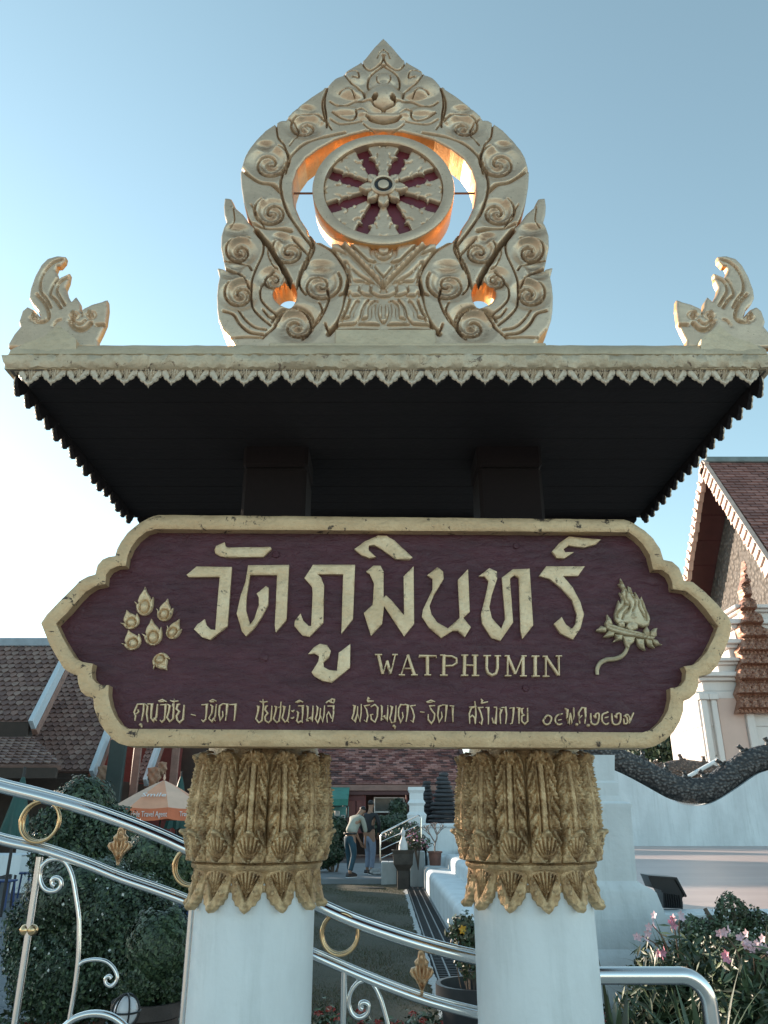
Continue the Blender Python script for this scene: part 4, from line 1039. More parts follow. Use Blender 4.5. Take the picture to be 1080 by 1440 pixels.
# white gate post of the wall in the middle distance
wp = P(586, 1160, 19.6)
def square_post(name, X, Y, prof, mat, label, cat, group=None):
    root = empty(name, (X, Y, 0), label, cat, group)
    mb = MB(); mb.lathe([(r*math.sqrt(2), z) for r, z in prof], 4, (X, Y), None, PI/4); mb.obj('moulded_shaft', mat, root, True, 20); return root
h1 = P(586, 1107, 19.6).z
square_post('white_post', wp.x, 19.6, [(.30, 0), (.30, .9), (.22, 1.0), (.20, h1-.75), (.23, h1-.62), (.17, h1-.55), (.17, h1-.42), (.21, h1-.36), (.16, h1-.28), (.16, h1-.14), (.20, h1-.07), (.19, h1)], M_WHITE, 'white moulded gate post rising behind the small stair rail', 'post')
# big moulded pedestal at the terrace corner, seen right of the right pillar
def zq(y): return P(890, y, YTN).z
kx = P(890, 1240, YTN).x; cxp = kx-.38
def hw(x, y): return P(x, y, YTN-.0).x-cxp
cap = [(hw(863, 1062), zq(1062)), (hw(863, 1098), zq(1098)), (hw(868, 1100), zq(1101)), (hw(870, 1120), zq(1119)), (hw(873, 1122), zq(1122)), (hw(875, 1127), zq(1127)), (hw(886, 1129), zq(1130)), (hw(886, 1134), zq(1134)), (hw(884, 1136), zq(1137)),
       (hw(889, 1190), zq(1190)), (hw(893, 1238), zq(1238)), (hw(900, 1243), zq(1243)), (hw(914, 1250), zq(1250)), (hw(918, 1254), zq(1254)), (hw(932, 1291), zq(1289)), (hw(934, 1294), zq(1293)), (hw(940, 1330), zq(1332)), (hw(944, 1333), zq(1335)), (hw(965, 1356), zq(1352)), (hw(972, 1370), zq(1366)), (hw(975, 1412), zq(1408)), (hw(975, 1412), -.02)][::-1]
root = empty('terrace_pedestal', (cxp, YTN+.6, 0), 'large white stepped pedestal with incised lines standing right behind the right pillar', 'pedestal')
r0 = cap[-1][0]
def rect_loft(mb, prof, cx, yf, depth, k=.28):
    v = []; f = []
    for r, z in prof:
        d = (r-prof[-1][0])*k; v += [(cx-r, yf-d, z), (cx+r, yf-d, z), (cx+r, yf+depth, z), (cx-r, yf+depth, z)]
    for i in range(len(prof)-1):
        for j in range(4): f.append((i*4+j, i*4+(j+1) % 4, (i+1)*4+(j+1) % 4, (i+1)*4+j))
    n = len(prof)-1; f += [(3, 2, 1, 0), (n*4, n*4+1, n*4+2, n*4+3)]; mb.add(v, f)
mb = MB(); rect_loft(mb, cap, cxp, YTN-.03, 1.1); mb.obj('moulded_body', M_TERR, root, True, 15)
# front wall of the terrace running off to the right
rw = empty('terrace_wall', (9, YTN, 0), 'low white terrace front wall behind the potted flowers', 'wall')
mb = MB(); mb.bbox(cxp, 26, YTN-.02, YTN+.18, -.05, ZT-.05, .02); mb.bbox(cxp, 26, YTN-.07, YTN+.22, ZT-.05, ZT+.012, .015); mb.obj('wall_body', M_TERR, rw)
mb = MB(); mb.box(cxp-.6, 6, YTN-.9, YTN-.55, -.008, .006); o = mb.obj('drain_channel', M_BLACK, None); tag(o, 'black mesh drain at the foot of the large pedestal', 'drain')
wv = MB(); 
for k in range(46):
    x = cxp-.4+k*.07; wv.box(-.004, .004, -.2, .2, .008, .014, Matrix.Translation((x, YTN-.725, 0)) @ Matrix.Rotation(.6, 4, 'Z')); wv.box(-.004, .004, -.2, .2, .015, .021, Matrix.Translation((x, YTN-.725, 0)) @ Matrix.Rotation(-.6, 4, 'Z'))
wv.obj('mesh_grid', M_IRON, o)

# ================================================================ NAGA WALL
YN_ = YTF
nw = empty('serpent_wall', (P(960, 1180, YN_).x, YN_, ZT), 'white wall carrying the wavy scaled body of a stone serpent on its top', 'wall')
low = [(820,1060),(850,1076),(875,1087),(900,1100),(940,1122),(965,1131),(990,1131),(1010,1124),(1040,1105),(1065,1088),(1085,1082),(1110,1082),(1140,1090),(1190,1118),(1230,1130),(1280,1128)]
lw = spline([tuple(P(x, y+1, YN_)) for x, y in low], n=6)
mb = MB(); poly = [(p[0], p[2]) for p in lw]+[(lw[-1][0], ZT-.1), (lw[0][0], ZT-.1)]
mb.prism(poly, YN_, YN_+.55); mb.obj('wall_body', M_TERR, nw, True, 30)
def snake(path, Y, r, mat, name, parent, nfin=1, finh=.2):
    pts = spline([tuple(P(x, y, Y)) for x, y in path], n=22); n = len(pts); seg = 26; v = []; f = []
    for i, p in enumerate(pts):
        a = np.array(pts[max(i-1, 0)]); b = np.array(pts[min(i+1, n-1)]); d = (b-a)/np.linalg.norm(b-a); up = np.array([-d[2], 0, d[0]]); up = up if up[2] > 0 else -up
        for k in range(seg):
            t_ = 2*PI*k/seg; s_ = (i*.5+(k % 2)*.5) % 1; rr = r*(1+.06*(1-s_)+.01*math.sin(k*9+i))
            v.append(tuple(np.array(p)+up*math.cos(t_)*rr+np.array([0, -1, 0])*math.sin(t_)*rr*.9))
    for i in range(n-1):
        for k in range(seg): f.append((i*seg+k, i*seg+(k+1) % seg, (i+1)*seg+(k+1) % seg, (i+1)*seg+k))
    obj(name, v, f, mat, parent, True, 25)
    fin = None; L = 0
    for i in range(1, n-1):
        L += np.linalg.norm(np.array(pts[i])-np.array(pts[i-1]))
        if L > .62:
            L = 0; a = np.array(pts[i-1]); b = np.array(pts[i+1]); ang = math.atan2(b[2]-a[2], b[0]-a[0])
            if fin is None:
                q = MB(); q.prism([(-.13, -.06), (.13, -.06), (.10, .06), (.02, .05), (-.04, finh), (-.13, finh*.85), (-.09, .08)], -.04, .04); fin = q.mesh(mat, False)
            o = bpy.data.objects.new('dorsal_fin', fin); COL.objects.link(o); o.parent = parent; o.matrix_parent_inverse = Matrix.Translation(-Vector(parent.location))
            o.location = (pts[i][0]-math.sin(ang)*r, Y, pts[i][2]+math.cos(ang)*r); o.rotation_euler = (0, -ang, 0)
def scale_mat(name, c0, c1):
    t = MT(name, c0, .5); vo = t.n.new('ShaderNodeTexVoronoi'); vo.inputs['Scale'].default_value = 11; t.l.new(t.tc.outputs['Object'], vo.inputs['Vector'])
    t.color(t.ramp(vo.outputs['Distance'], [(.15, c1), (.5, c0)])); t.bump(vo.outputs['Distance'], 1.0, -.06); t.b.inputs['Roughness'].default_value = .38; return t.m
M_SCALE = scale_mat('grey stone scales', (.036, .033, .032), (.17, .155, .145)); M_SCALE2 = scale_mat('brown stone scales', (.10, .065, .05), (.26, .17, .13))
snake([(800,1042),(845,1060),(880,1074),(910,1088),(940,1104),(970,1112),(1000,1108),(1030,1088),(1055,1072),(1085,1064),(1120,1066),(1160,1082),(1200,1104),(1240,1110)], YN_+.27, .30, M_SCALE, 'scaled_body', nw)
n2 = empty('serpent_rail', (P(960, 1080, YN_+5).x, YN_+5, ZT), 'brown scaled serpent balustrade with fins beyond the grey one, beside the temple stair', 'balustrade')
snake([(880,1150),(905,1112),(930,1092),(955,1084),(985,1086),(1010,1094)], YN_+5, .32, M_SCALE2, 'scaled_body', n2)
mb = MB(); a, b = P(940, 1108, YN_+4.2), P(1010, 1068, YN_+4.2); mb.tube([a, b], .06, 8); mb.obj('stair_coping', M_WHITE, n2)
mb = MB(); a = P(950, 1112, YN_+6); b = P(1010, 1080, YN_+6); mb.bbox(a.x, b.x+2, YN_+6, YN_+8, ZT, (a.z+b.z)/2, .05); mb.obj('landing', M_TERR, n2)

# ================================================================ TEMPLE HALL
M_TWHITE = white_mat('sunlit temple plaster', (.72, .66, .62), .25, 1.2)
M_TPINK = simple('pink temple plaster', (.62, .44, .37), .6, 0, .1, 1)
M_VERGE = simple('salmon gilt bargeboard', (.55, .40, .33), .5, .1, .25, 4, .4, 12)
M_TTILE = [simple('brown roof tile', (.27, .135, .115), .6, 0, .25, 2), simple('dark roof tile', (.22, .11, .095), .6, 0, .25, 2), simple('pale roof tile', (.33, .17, .145), .6, 0, .25, 2)]
t = MT('grey carved stucco', (.2, .18, .16), .7); vo = t.n.new('ShaderNodeTexVoronoi'); vo.inputs['Scale'].default_value = 4.5; t.l.new(t.tc.outputs['Object'], vo.inputs['Vector'])
t.color(t.mix(t.ramp(vo.outputs['Distance'], [(.1, (.26, .235, .205)), (.45, (.07, .06, .05))]), (.10, .09, .08), t.noise(3, 6, .7))); t.bump(vo.outputs['Distance'], 1.0, -.12); M_STUCCO = t.m
temple = empty('temple_hall', (16, 30, ZT), 'ornate temple hall with tiled gable roof, white sunlit tiers and gilded pediment', 'temple')
A0 = P(992, 650, 31.0); X0 = A0.x
B0 = PX(1090, 795, X0); C0 = PX(958, 862, X0)
# slopes come out of the picture: near slope and far slope from the apex
def tiles(name, p0, p1, p2, p3, tw, th, mats, parent, lift=.03, seed=1, point=.0, jit=.006):
    """p0 left eave, p1 right eave, p2 right ridge, p3 left ridge; every tile a small lifted plate, joined"""
    r = np.random.RandomState(seed); p0, p1, p2, p3 = [np.array(p, float) for p in (p0, p1, p2, p3)]
    H = np.linalg.norm((p3-p0+p2-p1)/2); nr = max(2, int(H/th)); W = max(np.linalg.norm(p1-p0), np.linalg.norm(p2-p3)); nc = max(2, int(W/tw))
    nrm = np.cross(p1-p0, p3-p0); nrm /= np.linalg.norm(nrm)
    if nrm[2] < 0: nrm = -nrm
    v = []; f = []; mi = []
    def S(u, w): return (p0*(1-u)+p1*u)*(1-w)+(p3*(1-u)+p2*u)*w
    for j in range(nr):
        off = .5*(j % 2)/nc
        for i in range(-1, nc):
            u0 = min(1, max(0, i/nc+off+.03/nc)); u1 = min(1, max(0, (i+1)/nc+off-.03/nc))
            if u1-u0 < .2/nc: continue
            w0 = j/nr; w1 = min(1, (j+1.12)/nr); k = r.normal(0, jit); b = len(v)
            if point:
                um = (u0+u1)/2; wp_ = w0+point/nr
                v += [tuple(S(u0, wp_)+nrm*(lift+k)), tuple(S(um, w0)+nrm*(lift+k)), tuple(S(u1, wp_)+nrm*(lift+k)), tuple(S(u1, w1)), tuple(S(u0, w1)), tuple(S(u0, wp_)), tuple(S(um, w0)), tuple(S(u1, wp_))]
                f += [(b, b+1, b+2, b+3, b+4), (b+5, b+6, b+1, b), (b+6, b+7, b+2, b+1)]; mi += [r.randint(len(mats))]*3
            else:
                v += [tuple(S(u0, w0)+nrm*(lift+k)), tuple(S(u1, w0)+nrm*(lift+k)), tuple(S(u1, w1)), tuple(S(u0, w1)), tuple(S(u0, w0)), tuple(S(u1, w0))]
                f += [(b, b+1, b+2, b+3), (b+4, b+5, b+1, b)]; mi += [r.randint(len(mats))]*2
    b = len(v); v += [tuple(S(0, 0)-nrm*.04), tuple(S(1, 0)-nrm*.04), tuple(S(1, 1)-nrm*.04), tuple(S(0, 1)-nrm*.04), tuple(S(0, 0)-nrm*.16), tuple(S(1, 0)-nrm*.16), tuple(S(1, 1)-nrm*.16), tuple(S(0, 1)-nrm*.16)]
    f += [(b, b+1, b+2, b+3), (b+4, b+7, b+6, b+5), (b, b+4, b+5, b+1), (b+1, b+5, b+6, b+2), (b+3, b+2, b+6, b+7), (b, b+3, b+7, b+4)]; mi += [0]*6
    me = bpy.data.meshes.new(name); me.from_pydata(v, [], f)
    for m in mats: me.materials.append(m)
    me.polygons.foreach_set('material_index', mi); o = place(name, me, parent); o['kind'] = 'stuff'; return o
RL = 14
tiles('roof_tiles', B0+Vector((.1, 0, 0)), B0+Vector((RL, 0, 0)), A0+Vector((RL, 0, 0)), A0+Vector((.1, 0, 0)), .5, .21, M_TTILE, temple, .05, 2)
mb = MB(); mb.bbox(X0+.0, X0+RL, A0.y-.16, A0.y+.16, A0.z-.05, A0.z+.22, .04); mb.obj('roof_ridge', simple('grey green ridge mortar', (.17, .21, .21), .7, 0, .3, 2, .5, 10), temple)
# bargeboards, serrated
def barge(a, b, w, name='bargeboard', t_=.16, n=22):
    a = np.array(a); b = np.array(b); d = (b-a); L = np.linalg.norm(d); d /= L; q = np.array([0, -d[2], d[1]]); 
    if q[2] > 0: q = -q
    poly = []
    for i in range(n):
        s0 = L*i/n; s1 = L*(i+.8)/n
        poly += [a+d*s0+q*w*(.82), a+d*s1+q*w*(1.0+.10*math.sin(i*1.3)), ]
    top = [a+d*L, a]; pts = poly+[b+q*w*.2]+[b, a]
    pts2 = [(p[1], p[2]) for p in pts]; m = MB(); nn = len(pts2)
    M = Matrix(((0, 1, 0, 0), (1, 0, 0, 0), (0, 0, 1, 0), (0, 0, 0, 1)))
    m.prism(pts2, X0-t_, X0+.05, M); o = m.obj(name, M_VERGE, temple, False)
    me = o.data; bm = bmesh.new(); bm.from_mesh(me); bmesh.ops.recalc_face_normals(bm, faces=bm.faces); bm.to_mesh(me); bm.free()
    # upright ribs on the board
    for i in range(int(L/.42)):
        s = (i+.5)*.42; c = a+d*s+q*w*.45; rb = MB(); Mr = Matrix.Translation((X0-t_-.02, c[1], c[2])) @ Matrix.Rotation(math.atan2(d[2], d[1])+PI/2, 4, 'X')
        rb.bbox(-.05, .03, -w*.38, w*.38, -.06, .06, .015, Mr); rb.obj('board_rib', M_VERGE, temple, False)
barge(A0+Vector((0, 0, .1)), B0, .62)
barge(A0+Vector((0, 0, .1)), C0, .42, n=16)
# far roof slope with dark red boards seen from below
M_BOARDS = simple('dark red eave boards', (.055, .012, .012), .6, 0, .25, 2, .2, 20)
mb = MB(); dC = Vector((0, C0.y-A0.y, C0.z-A0.z)); OV = 1.35
for k in range(6):
    s0, s1 = k/6+.004, (k+1)/6-.004; a_ = A0+dC*s0; b_ = A0+dC*s1; q = MB()
    q.add([(X0, a_.y, a_.z), (X0+OV, a_.y, a_.z), (X0+OV, b_.y, b_.z), (X0, b_.y, b_.z), (X0, a_.y, a_.z+.08), (X0+OV, a_.y, a_.z+.08), (X0+OV, b_.y, b_.z+.08), (X0, b_.y, b_.z+.08)], [(0,1,2,3), (4,7,6,5), (0,4,5,1), (1,5,6,2), (2,6,7,3), (3,7,4,0)]); q.obj('eave_board', M_BOARDS, temple, False)
q = MB(); dB = Vector((0, B0.y-A0.y, B0.z-A0.z))
q.add([(X0+.05, A0.y, A0.z-.25), (X0+OV, A0.y, A0.z-.25), (X0+OV, B0.y, B0.z-.25), (X0+.05, B0.y, B0.z-.25)], [(0,1,2,3)]); q.obj('near_soffit', M_BOARDS, temple, False)
# carved gable wall set back from the boards
gw = []; XG = X0+1.15
M = Matrix(((0, 1, 0, 0), (1, 0, 0, 0), (0, 0, 1, 0), (0, 0, 0, 1)))
q = MB(); ga = Vector((XG, A0.y, A0.z-.6)); gc = A0+dC*.98; gb = A0+dB*.98
q.prism([(ga.y, ga.z), (gb.y, gb.z-.3), (gb.y, gb.z-1.2), (gc.y, gc.z-1.2), (gc.y, gc.z-.3)], XG, XG+.3, M); q.obj('gable_wall', M_STUCCO, temple, False)
# white body under the gable and the tiered porch
zc = B0.z
XW = X0+.9
q = MB(); q.bbox(XW+.5, XW+13, B0.y+1.1, A0.y+6, ZT, C0.z+.5, .05); q.obj('wall', M_TWHITE, temple, False)
def tier(x0, x1, y0, y1, z0, z1, o=.12, mat=None, nm='tier'):
    q = MB(); h = z1-z0; q.bbox(x0, x1, y0, y1, z0, z0+h*.55, .02); q.bbox(x0-o*.5, x1+o*.5, y0-o*.5, y1, z0+h*.55+.003, z0+h*.75, .02); q.bbox(x0-o, x1+o, y0-o, y1, z0+h*.75+.003, z1, .02); q.obj(nm, mat or M_TWHITE, temple, False)
YPch = B0.y-.6
def pz(y, Y=YPch): return P(1040, y, Y).z
def px_(x, y, Y=YPch): return P(x, y, Y).x
rows = [(972, 992, 1065, 972), (984, 990, 972, 946), (1006, 1000, 946, 926), (1022, 1008, 926, 900), (1030, 0, 900, 872), (1038, 0, 872, 852)]
tier(px_(985, 1010), px_(1160, 1010), YPch, YPch+3, ZT, pz(972), .02, nm='porch_body')
for (x, _, y0, y1) in rows[1:]: tier(px_(x+6, y0), px_(1170-(x-984), y0), YPch+.05, YPch+3, pz(y0)+.004, pz(y1), .28)
for xx, w in ((990, 7), (1004, 6), (1052, 9)):
    q = MB(); a = px_(xx-w/2, 1010); b = px_(xx+w/2+2, 1010); q.bbox(a, b, YPch-.16, YPch+.02, ZT, pz(985), .02); q.bbox(a-.06, b+.06, YPch-.22, YPch+.02, pz(985)+.002, pz(976), .02); q.obj('pilaster', M_TWHITE, temple, False)
q = MB(); q.bbox(px_(1011, 1010), px_(1046, 1010), YPch-.06, YPch, ZT, pz(982), .01); q.obj('pink_panel', M_TPINK, temple, False)
# gilded pediment in flame tiers
M_PED = gold_mat('bronze gilding with red', (.25, .11, .07), (.45, .26, .18), .4, .4, .45, 1.0, 14, (.10, .02, .02))
YQ = YPch-.30
pd = [(1047,788),(1051,815),(1056,822),(1056,838),(1062,845),(1062,858),(1070,866),(1072,880),(1080,890),(1082,908),(1092,920),(1094,945),(1102,955),(1104,1003),(1036,1003),(1040,985),(1035,975),(1040,960),(1036,948),(1042,930),(1037,915),(1044,900),(1038,884),(1044,870),(1040,856),(1045,842),(1041,830),(1045,815)]
pdw = [XZ(x, y, YQ) for x, y in pd]
def pedh(p):
    b = (p[:, 1]*2.1) % 1; col = np.abs(np.sin(p[:, 0]*13+np.floor(p[:, 1]*2.1)*1.57))
    return .16*(1-b)+.09*col*(b < .7)+.05*np.sin(p[:, 0]*47)*np.sin(p[:, 1]*39)
me = relief_mesh(pdw, [], pedh, .045, .26, upright(YQ), M_PED, edge=(.08, .06), back=False, ang=60); place('pediment', me, temple)
# red hall edge behind, between the board and the white porch
q = MB(); a = P(952, 1035, 36); b = P(984, 955, 36); q.bbox(a.x, b.x+1, 36, 37, a.z, b.z, .02); q.bbox(a.x-.1, b.x+1, 35.8, 37.1, P(960, 990, 36).z, P(960, 984, 36).z, .02); q.bbox(a.x-.1, b.x+1, 35.8, 37.1, a.z-.12, a.z, .02)
o = q.obj('red_pavilion', simple('red lacquered boards', (.30, .045, .04), .5, 0, .2, 2), None, False); tag(o, 'red lacquered timber pavilion end peeking left of the white temple porch', 'pavilion')
# ================================================================ STAINLESS GATE RAILING
YR = 3.15
def PR(pts, Y=YR): return [P(x, y, Y) for x, y in pts]
rail = empty('gate_railing', P(350, 1300, YR).to_2d().to_3d(), 'polished steel gate railing of two sweeping curves with brass rings and leaf ornaments', 'railing')
top = [(-60,1088),(0,1107),(60,1122),(120,1139),(180,1160),(230,1180),(265,1196),(340,1227),(400,1251),(450,1276),(500,1298),(560,1319),(610,1334),(672,1349),(740,1360)]
up = [(x, y-10) for x, y in top]; lo = [(-60,1160),(0,1182),(60,1196),(120,1216),(170,1236),(220,1253),(265,1270),(340,1303),(400,1327),(447,1347),(500,1370),(560,1394),(610,1411),(672,1427),(740,1440)]
mb = MB(); mb.tube(spline(PR(top), n=8), .0195, 16); mb.obj('top_rail', M_STEEL, rail)
mb = MB(); mb.tube(spline(PR(up, YR+.012), n=8), .0085, 12); mb.obj('slim_rail', M_STEEL, rail)
mb = MB(); mb.tube(spline(PR(lo), n=8), .0145, 14); mb.obj('lower_rail', M_STEEL, rail)
mb = MB(); mb.tube(spline(PR([(x, y-9) for x, y in lo], YR+.012), n=8), .0065, 10); mb.obj('slim_rail', M_STEEL, rail)
def ringt(x, y, r, Y=YR):
    c = P(x, y, Y); R = r/FPX*(Y*_ct+(c.z-CAM_H)*_st)
    for k, (dy, rr) in enumerate(((-.008, R), (.010, R*.95))):
        mb = MB(); mb.tube([(c.x+rr*math.cos(a), Y+dy, c.z+rr*math.sin(a)) for a in np.linspace(0, 2*PI, 49)[:-1]], .0062, 10, closed=True); mb.obj('brass_ring', M_BRASS, rail)
ringt(57, 1155, 27); ringt(270, 1218, 25); ringt(478, 1313, 26)
M_BRLEAF = gold_mat("copper gold leaf casting", (.50, .30, .17), (.62, .42, .25), .7, .35, .3, .3, 80)
def gleaf(x, y, h, w, open_):
    c = P(x, y, YR); k = (YR*_ct+(c.z-CAM_H)*_st)/FPX; H, W = h*k, w*k
    out = [(0,.5),(.06,.40),(.14,.33),(.17,.22),(.30,.15),(.26,.05),(.44,.02),(.5,-.06),(.42,-.14),(.28,-.20),(.16,-.30),(.07,-.40),(.04,-.5)]
    out = out+[(-a, b) for a, b in out[::-1][:-1]]; pts = [(c.x+a*W, c.z+b*H) for a, b in out]
    S_ = lambda q: [(c.x+a*W, c.z+b*H) for a, b in q]
    fe = [('g', S_([(0,-.45),(0,.30)]), .003, .007)]+[('g', spline(S_([(0,-.32),(s*.14,-.10),(s*.16,.08)]), n=4), .0028, .007) for s in (1, -1)]+[('g', spline(S_([(0,-.36),(s*.28,-.10),(s*.34,-.02)]), n=4), .0028, .007) for s in (1, -1)]+[('g', spline(S_([(0,-.05),(s*.08,.15),(s*.05,.28)]), n=4), .0025, .006) for s in (1, -1)]
    me = relief_mesh(pts, [], lambda p: carve(p, fe)+.007, .0035, .012, upright(YR-.004), M_BRLEAF, edge=(.006, .006)); place('gold_leaf_ornament', me, rail)

gleaf(169, 1186, 56, 34, True); gleaf(593, 1363, 62, 34, False)
def rt(name, pts, r, mat=M_STEEL, sm=8, Y=YR, seg=12):
    mb = MB(); q = PR(pts, Y); mb.tube(spline(q, n=sm) if sm > 1 else q, r, seg); return mb.obj(name, mat, rail)
def vert(x, y0, y1, Y=YR):
    a = P(x, y0, Y); b = P(x, y1, Y); return [(a.x, a.y, a.z), (a.x, a.y, b.z)]
for x, y0, r in ((56, 1205, .0125), (270, 1273, .012), (277, 1277, .010), (484, 1366, .0125)):
    mb = MB(); a = P(x, y0, YR); mb.tube([(a.x, a.y, a.z), (a.x, a.y, .02)], r, 14); mb.obj('post', M_STEEL, rail)
sc = lambda q: [(x/3.857, 1080+y/3.857) for x, y in q]
rt('scroll', sc([(300,640),(283,628),(285,605),(305,596),(328,608),(330,640),(305,665),(265,668),(232,645),(215,590),(228,535),(268,500),(322,495),(362,520),(392,590),(412,700),(425,790)])+[(111,1300),(110,1345),(105,1390),(98,1432),(94,1460)], .0085)
sd = lambda q: [(x/3.857, 1240+y/3.857) for x, y in q]
rt('scroll', sd([(425,455),(455,432),(520,422),(580,435),(622,478),(635,530),(605,565),(575,552),(572,525),(592,512),(605,525)]), .0065)
rt('bottom_arc', sd([(300,830),(345,790),(400,745),(470,720),(540,716),(600,730),(650,760),(700,810),(730,860)]), .012)
se = lambda q: [(440+x/4.5, 1230+y/4.5) for x, y in q]
rt('scroll', se([(318,850),(300,842),(302,818),(325,808),(350,822),(352,860),(330,892),(290,905),(250,880),(228,820),(240,745),(285,685),(340,670),(385,700),(425,780),(455,880),(480,980),(490,1050)]), .0085)
for dx in (-6, 5):
    c = P(41+dx, 1308, YR); mb = MB(); mb.ball((c.x, YR, c.z), .019, 16, 12); mb.obj('brass_ball', M_BRASS, rail)
# short handrail right of the right pillar
hr = empty('handrail', (P(960, 1440, 3.0).x, 3.0, 0), 'thick polished steel handrail bending down to the ground right of the right pillar', 'handrail')
a = P(960, 1371, 3.0); zr = a.z-.002; xr = P(996, 1400, 3.0).x
pts = [(P(800, 1372, 3.0).x, 3.0, zr), (xr-.085, 3.0, zr)]+[(xr-.085+.085*math.sin(t), 3.0, zr-.085+.085*math.cos(t)) for t in np.linspace(.15, PI/2, 9)]+[(xr, 3.0, .01)]
mb = MB(); mb.tube(pts, .027, 20); mb.obj('rail_tube', M_STEEL, hr)
mb = MB(); mb.tube([(xr, 3.0, zr-.16), (xr, 3.0, zr-.155)], .0285, 20); mb.obj('weld_collar', M_STEEL, hr)
# globe lamp in the bed
lp = P(177, 1422, 3.45)
lamp = empty('garden_lamp', (lp.x, lp.y, 0), 'small white globe garden lamp with black wire cage under the bush on the left', 'lamp')
mb = MB(); mb.ball(tuple(lp), .045, 20, 14, (1, 1, 1.12)); mb.obj('globe', simple('opal globe', (.72, .72, .75), .25, 0, .05), lamp)
mb = MB()
for k in range(3):
    a0 = k*PI/3; mb.tube([(lp.x+.052*math.sin(t)*math.cos(a0), lp.y+.052*math.sin(t)*math.sin(a0), lp.z+.058*math.cos(t)) for t in np.linspace(0, 2*PI, 25)[:-1]], .0035, 6, closed=True)
mb.tube([(lp.x+.054*math.cos(t), lp.y+.054*math.sin(t), lp.z) for t in np.linspace(0, 2*PI, 25)[:-1]], .0035, 6, closed=True); mb.obj('cage', M_BLACK, lamp)
mb = MB(); mb.lathe([(.035, 0), (.030, .02), (.012, .03), (.012, lp.z-.07), (.036, lp.z-.06), (.036, lp.z-.045)], 14, (lp.x, lp.y)); mb.obj('stem', M_BLACK, lamp)

# ================================================================ PLANTS
def leafmesh(name, C, N, size, mats, weights=None, aspect=1.7, seed=1, fold=.25):
    """C points, N directions; each leaf a folded rhomb"""
    r = np.random.RandomState(seed); n = len(C); C = np.array(C); N = np.array(N)+r.normal(0, .55, (n, 3)); N /= np.linalg.norm(N, axis=1)[:, None]
    T = np.cross(N, r.normal(0, 1, (n, 3))); T /= np.linalg.norm(T, axis=1)[:, None]; B = np.cross(N, T); s = size*r.uniform(.6, 1.3, (n, 1))
    v = np.stack([C-T*s*aspect*.5, C+B*s*.5+N*s*fold*.4, C+T*s*aspect*.5, C-B*s*.5+N*s*fold*.4], 1).reshape(-1, 3)
    f = [(4*i, 4*i+1, 4*i+2) for i in range(n)]+[(4*i, 4*i+2, 4*i+3) for i in range(n)]
    me = bpy.data.meshes.new(name); me.from_pydata(v.tolist(), [], f)
    for m in mats: me.materials.append(m)
    w = weights or [1/len(mats)]*len(mats); mi = r.choice(len(mats), n, p=w); me.polygons.foreach_set('material_index', np.concatenate([mi, mi])); return me
def leafmat(name, col, var=.3):
    t = MT(name, col, .45); t.color(t.ramp(t.noise(4, 4), [(.3, tuple(c*(1-var) for c in col)), (.7, tuple(c*(1+var) for c in col))])); t.b.inputs['Transmission Weight'].default_value = 0; t.b.inputs['Subsurface Weight'].default_value = 0; return t.m
L_DK = leafmat('deep green leaf', (.034, .058, .034)); L_MD = leafmat('green leaf', (.058, .095, .048)); L_LT = leafmat('fresh green leaf', (.095, .135, .065)); L_OL = leafmat('olive leaf', (.06, .065, .035))
M_BARK = simple('grey brown bark', (.12, .09, .07), .8, 0, .3, 12, .5, 40)
M_PETW = simple('white petals', (.62, .62, .58), .5, 0, .1); M_PETP = simple('pink petals', (.55, .22, .30), .5, 0, .3, 20); M_PETL = simple('pale pink petals', (.62, .45, .50), .5, 0, .2, 20); M_PETR = simple('red florets', (.42, .035, .03), .5, 0, .4, 20); M_PETRP = simple('salmon florets', (.50, .14, .10), .5, 0, .3, 20)
def blob_pts(n, lobes, r, skin=.78):
    """points through the outer part of a union of ellipsoids"""
    out = []; nn = []
    tot = sum(l[3]*l[4]*l[5] for l in lobes)
    for (cx, cy, cz, rx, ry, rz) in lobes:
        k = int(n*(rx*ry*rz)/tot); d = r.normal(0, 1, (k, 3)); d /= np.linalg.norm(d, axis=1)[:, None]
        q = skin+(1.10-skin)*r.uniform(0, 1, (k, 1))**.7; q *= 1+.06*np.sin(d[:, :1]*19+d[:, 2:]*23)+.10*np.sin(d[:, :1]*7+cx)*np.cos(d[:, 2:]*6+cz)+.05*np.sin(d[:, 1:2]*17)
        out.append(np.array([cx, cy, cz])+d*q*np.array([rx, ry, rz])); nn.append(d)
    return np.concatenate(out), np.concatenate(nn)
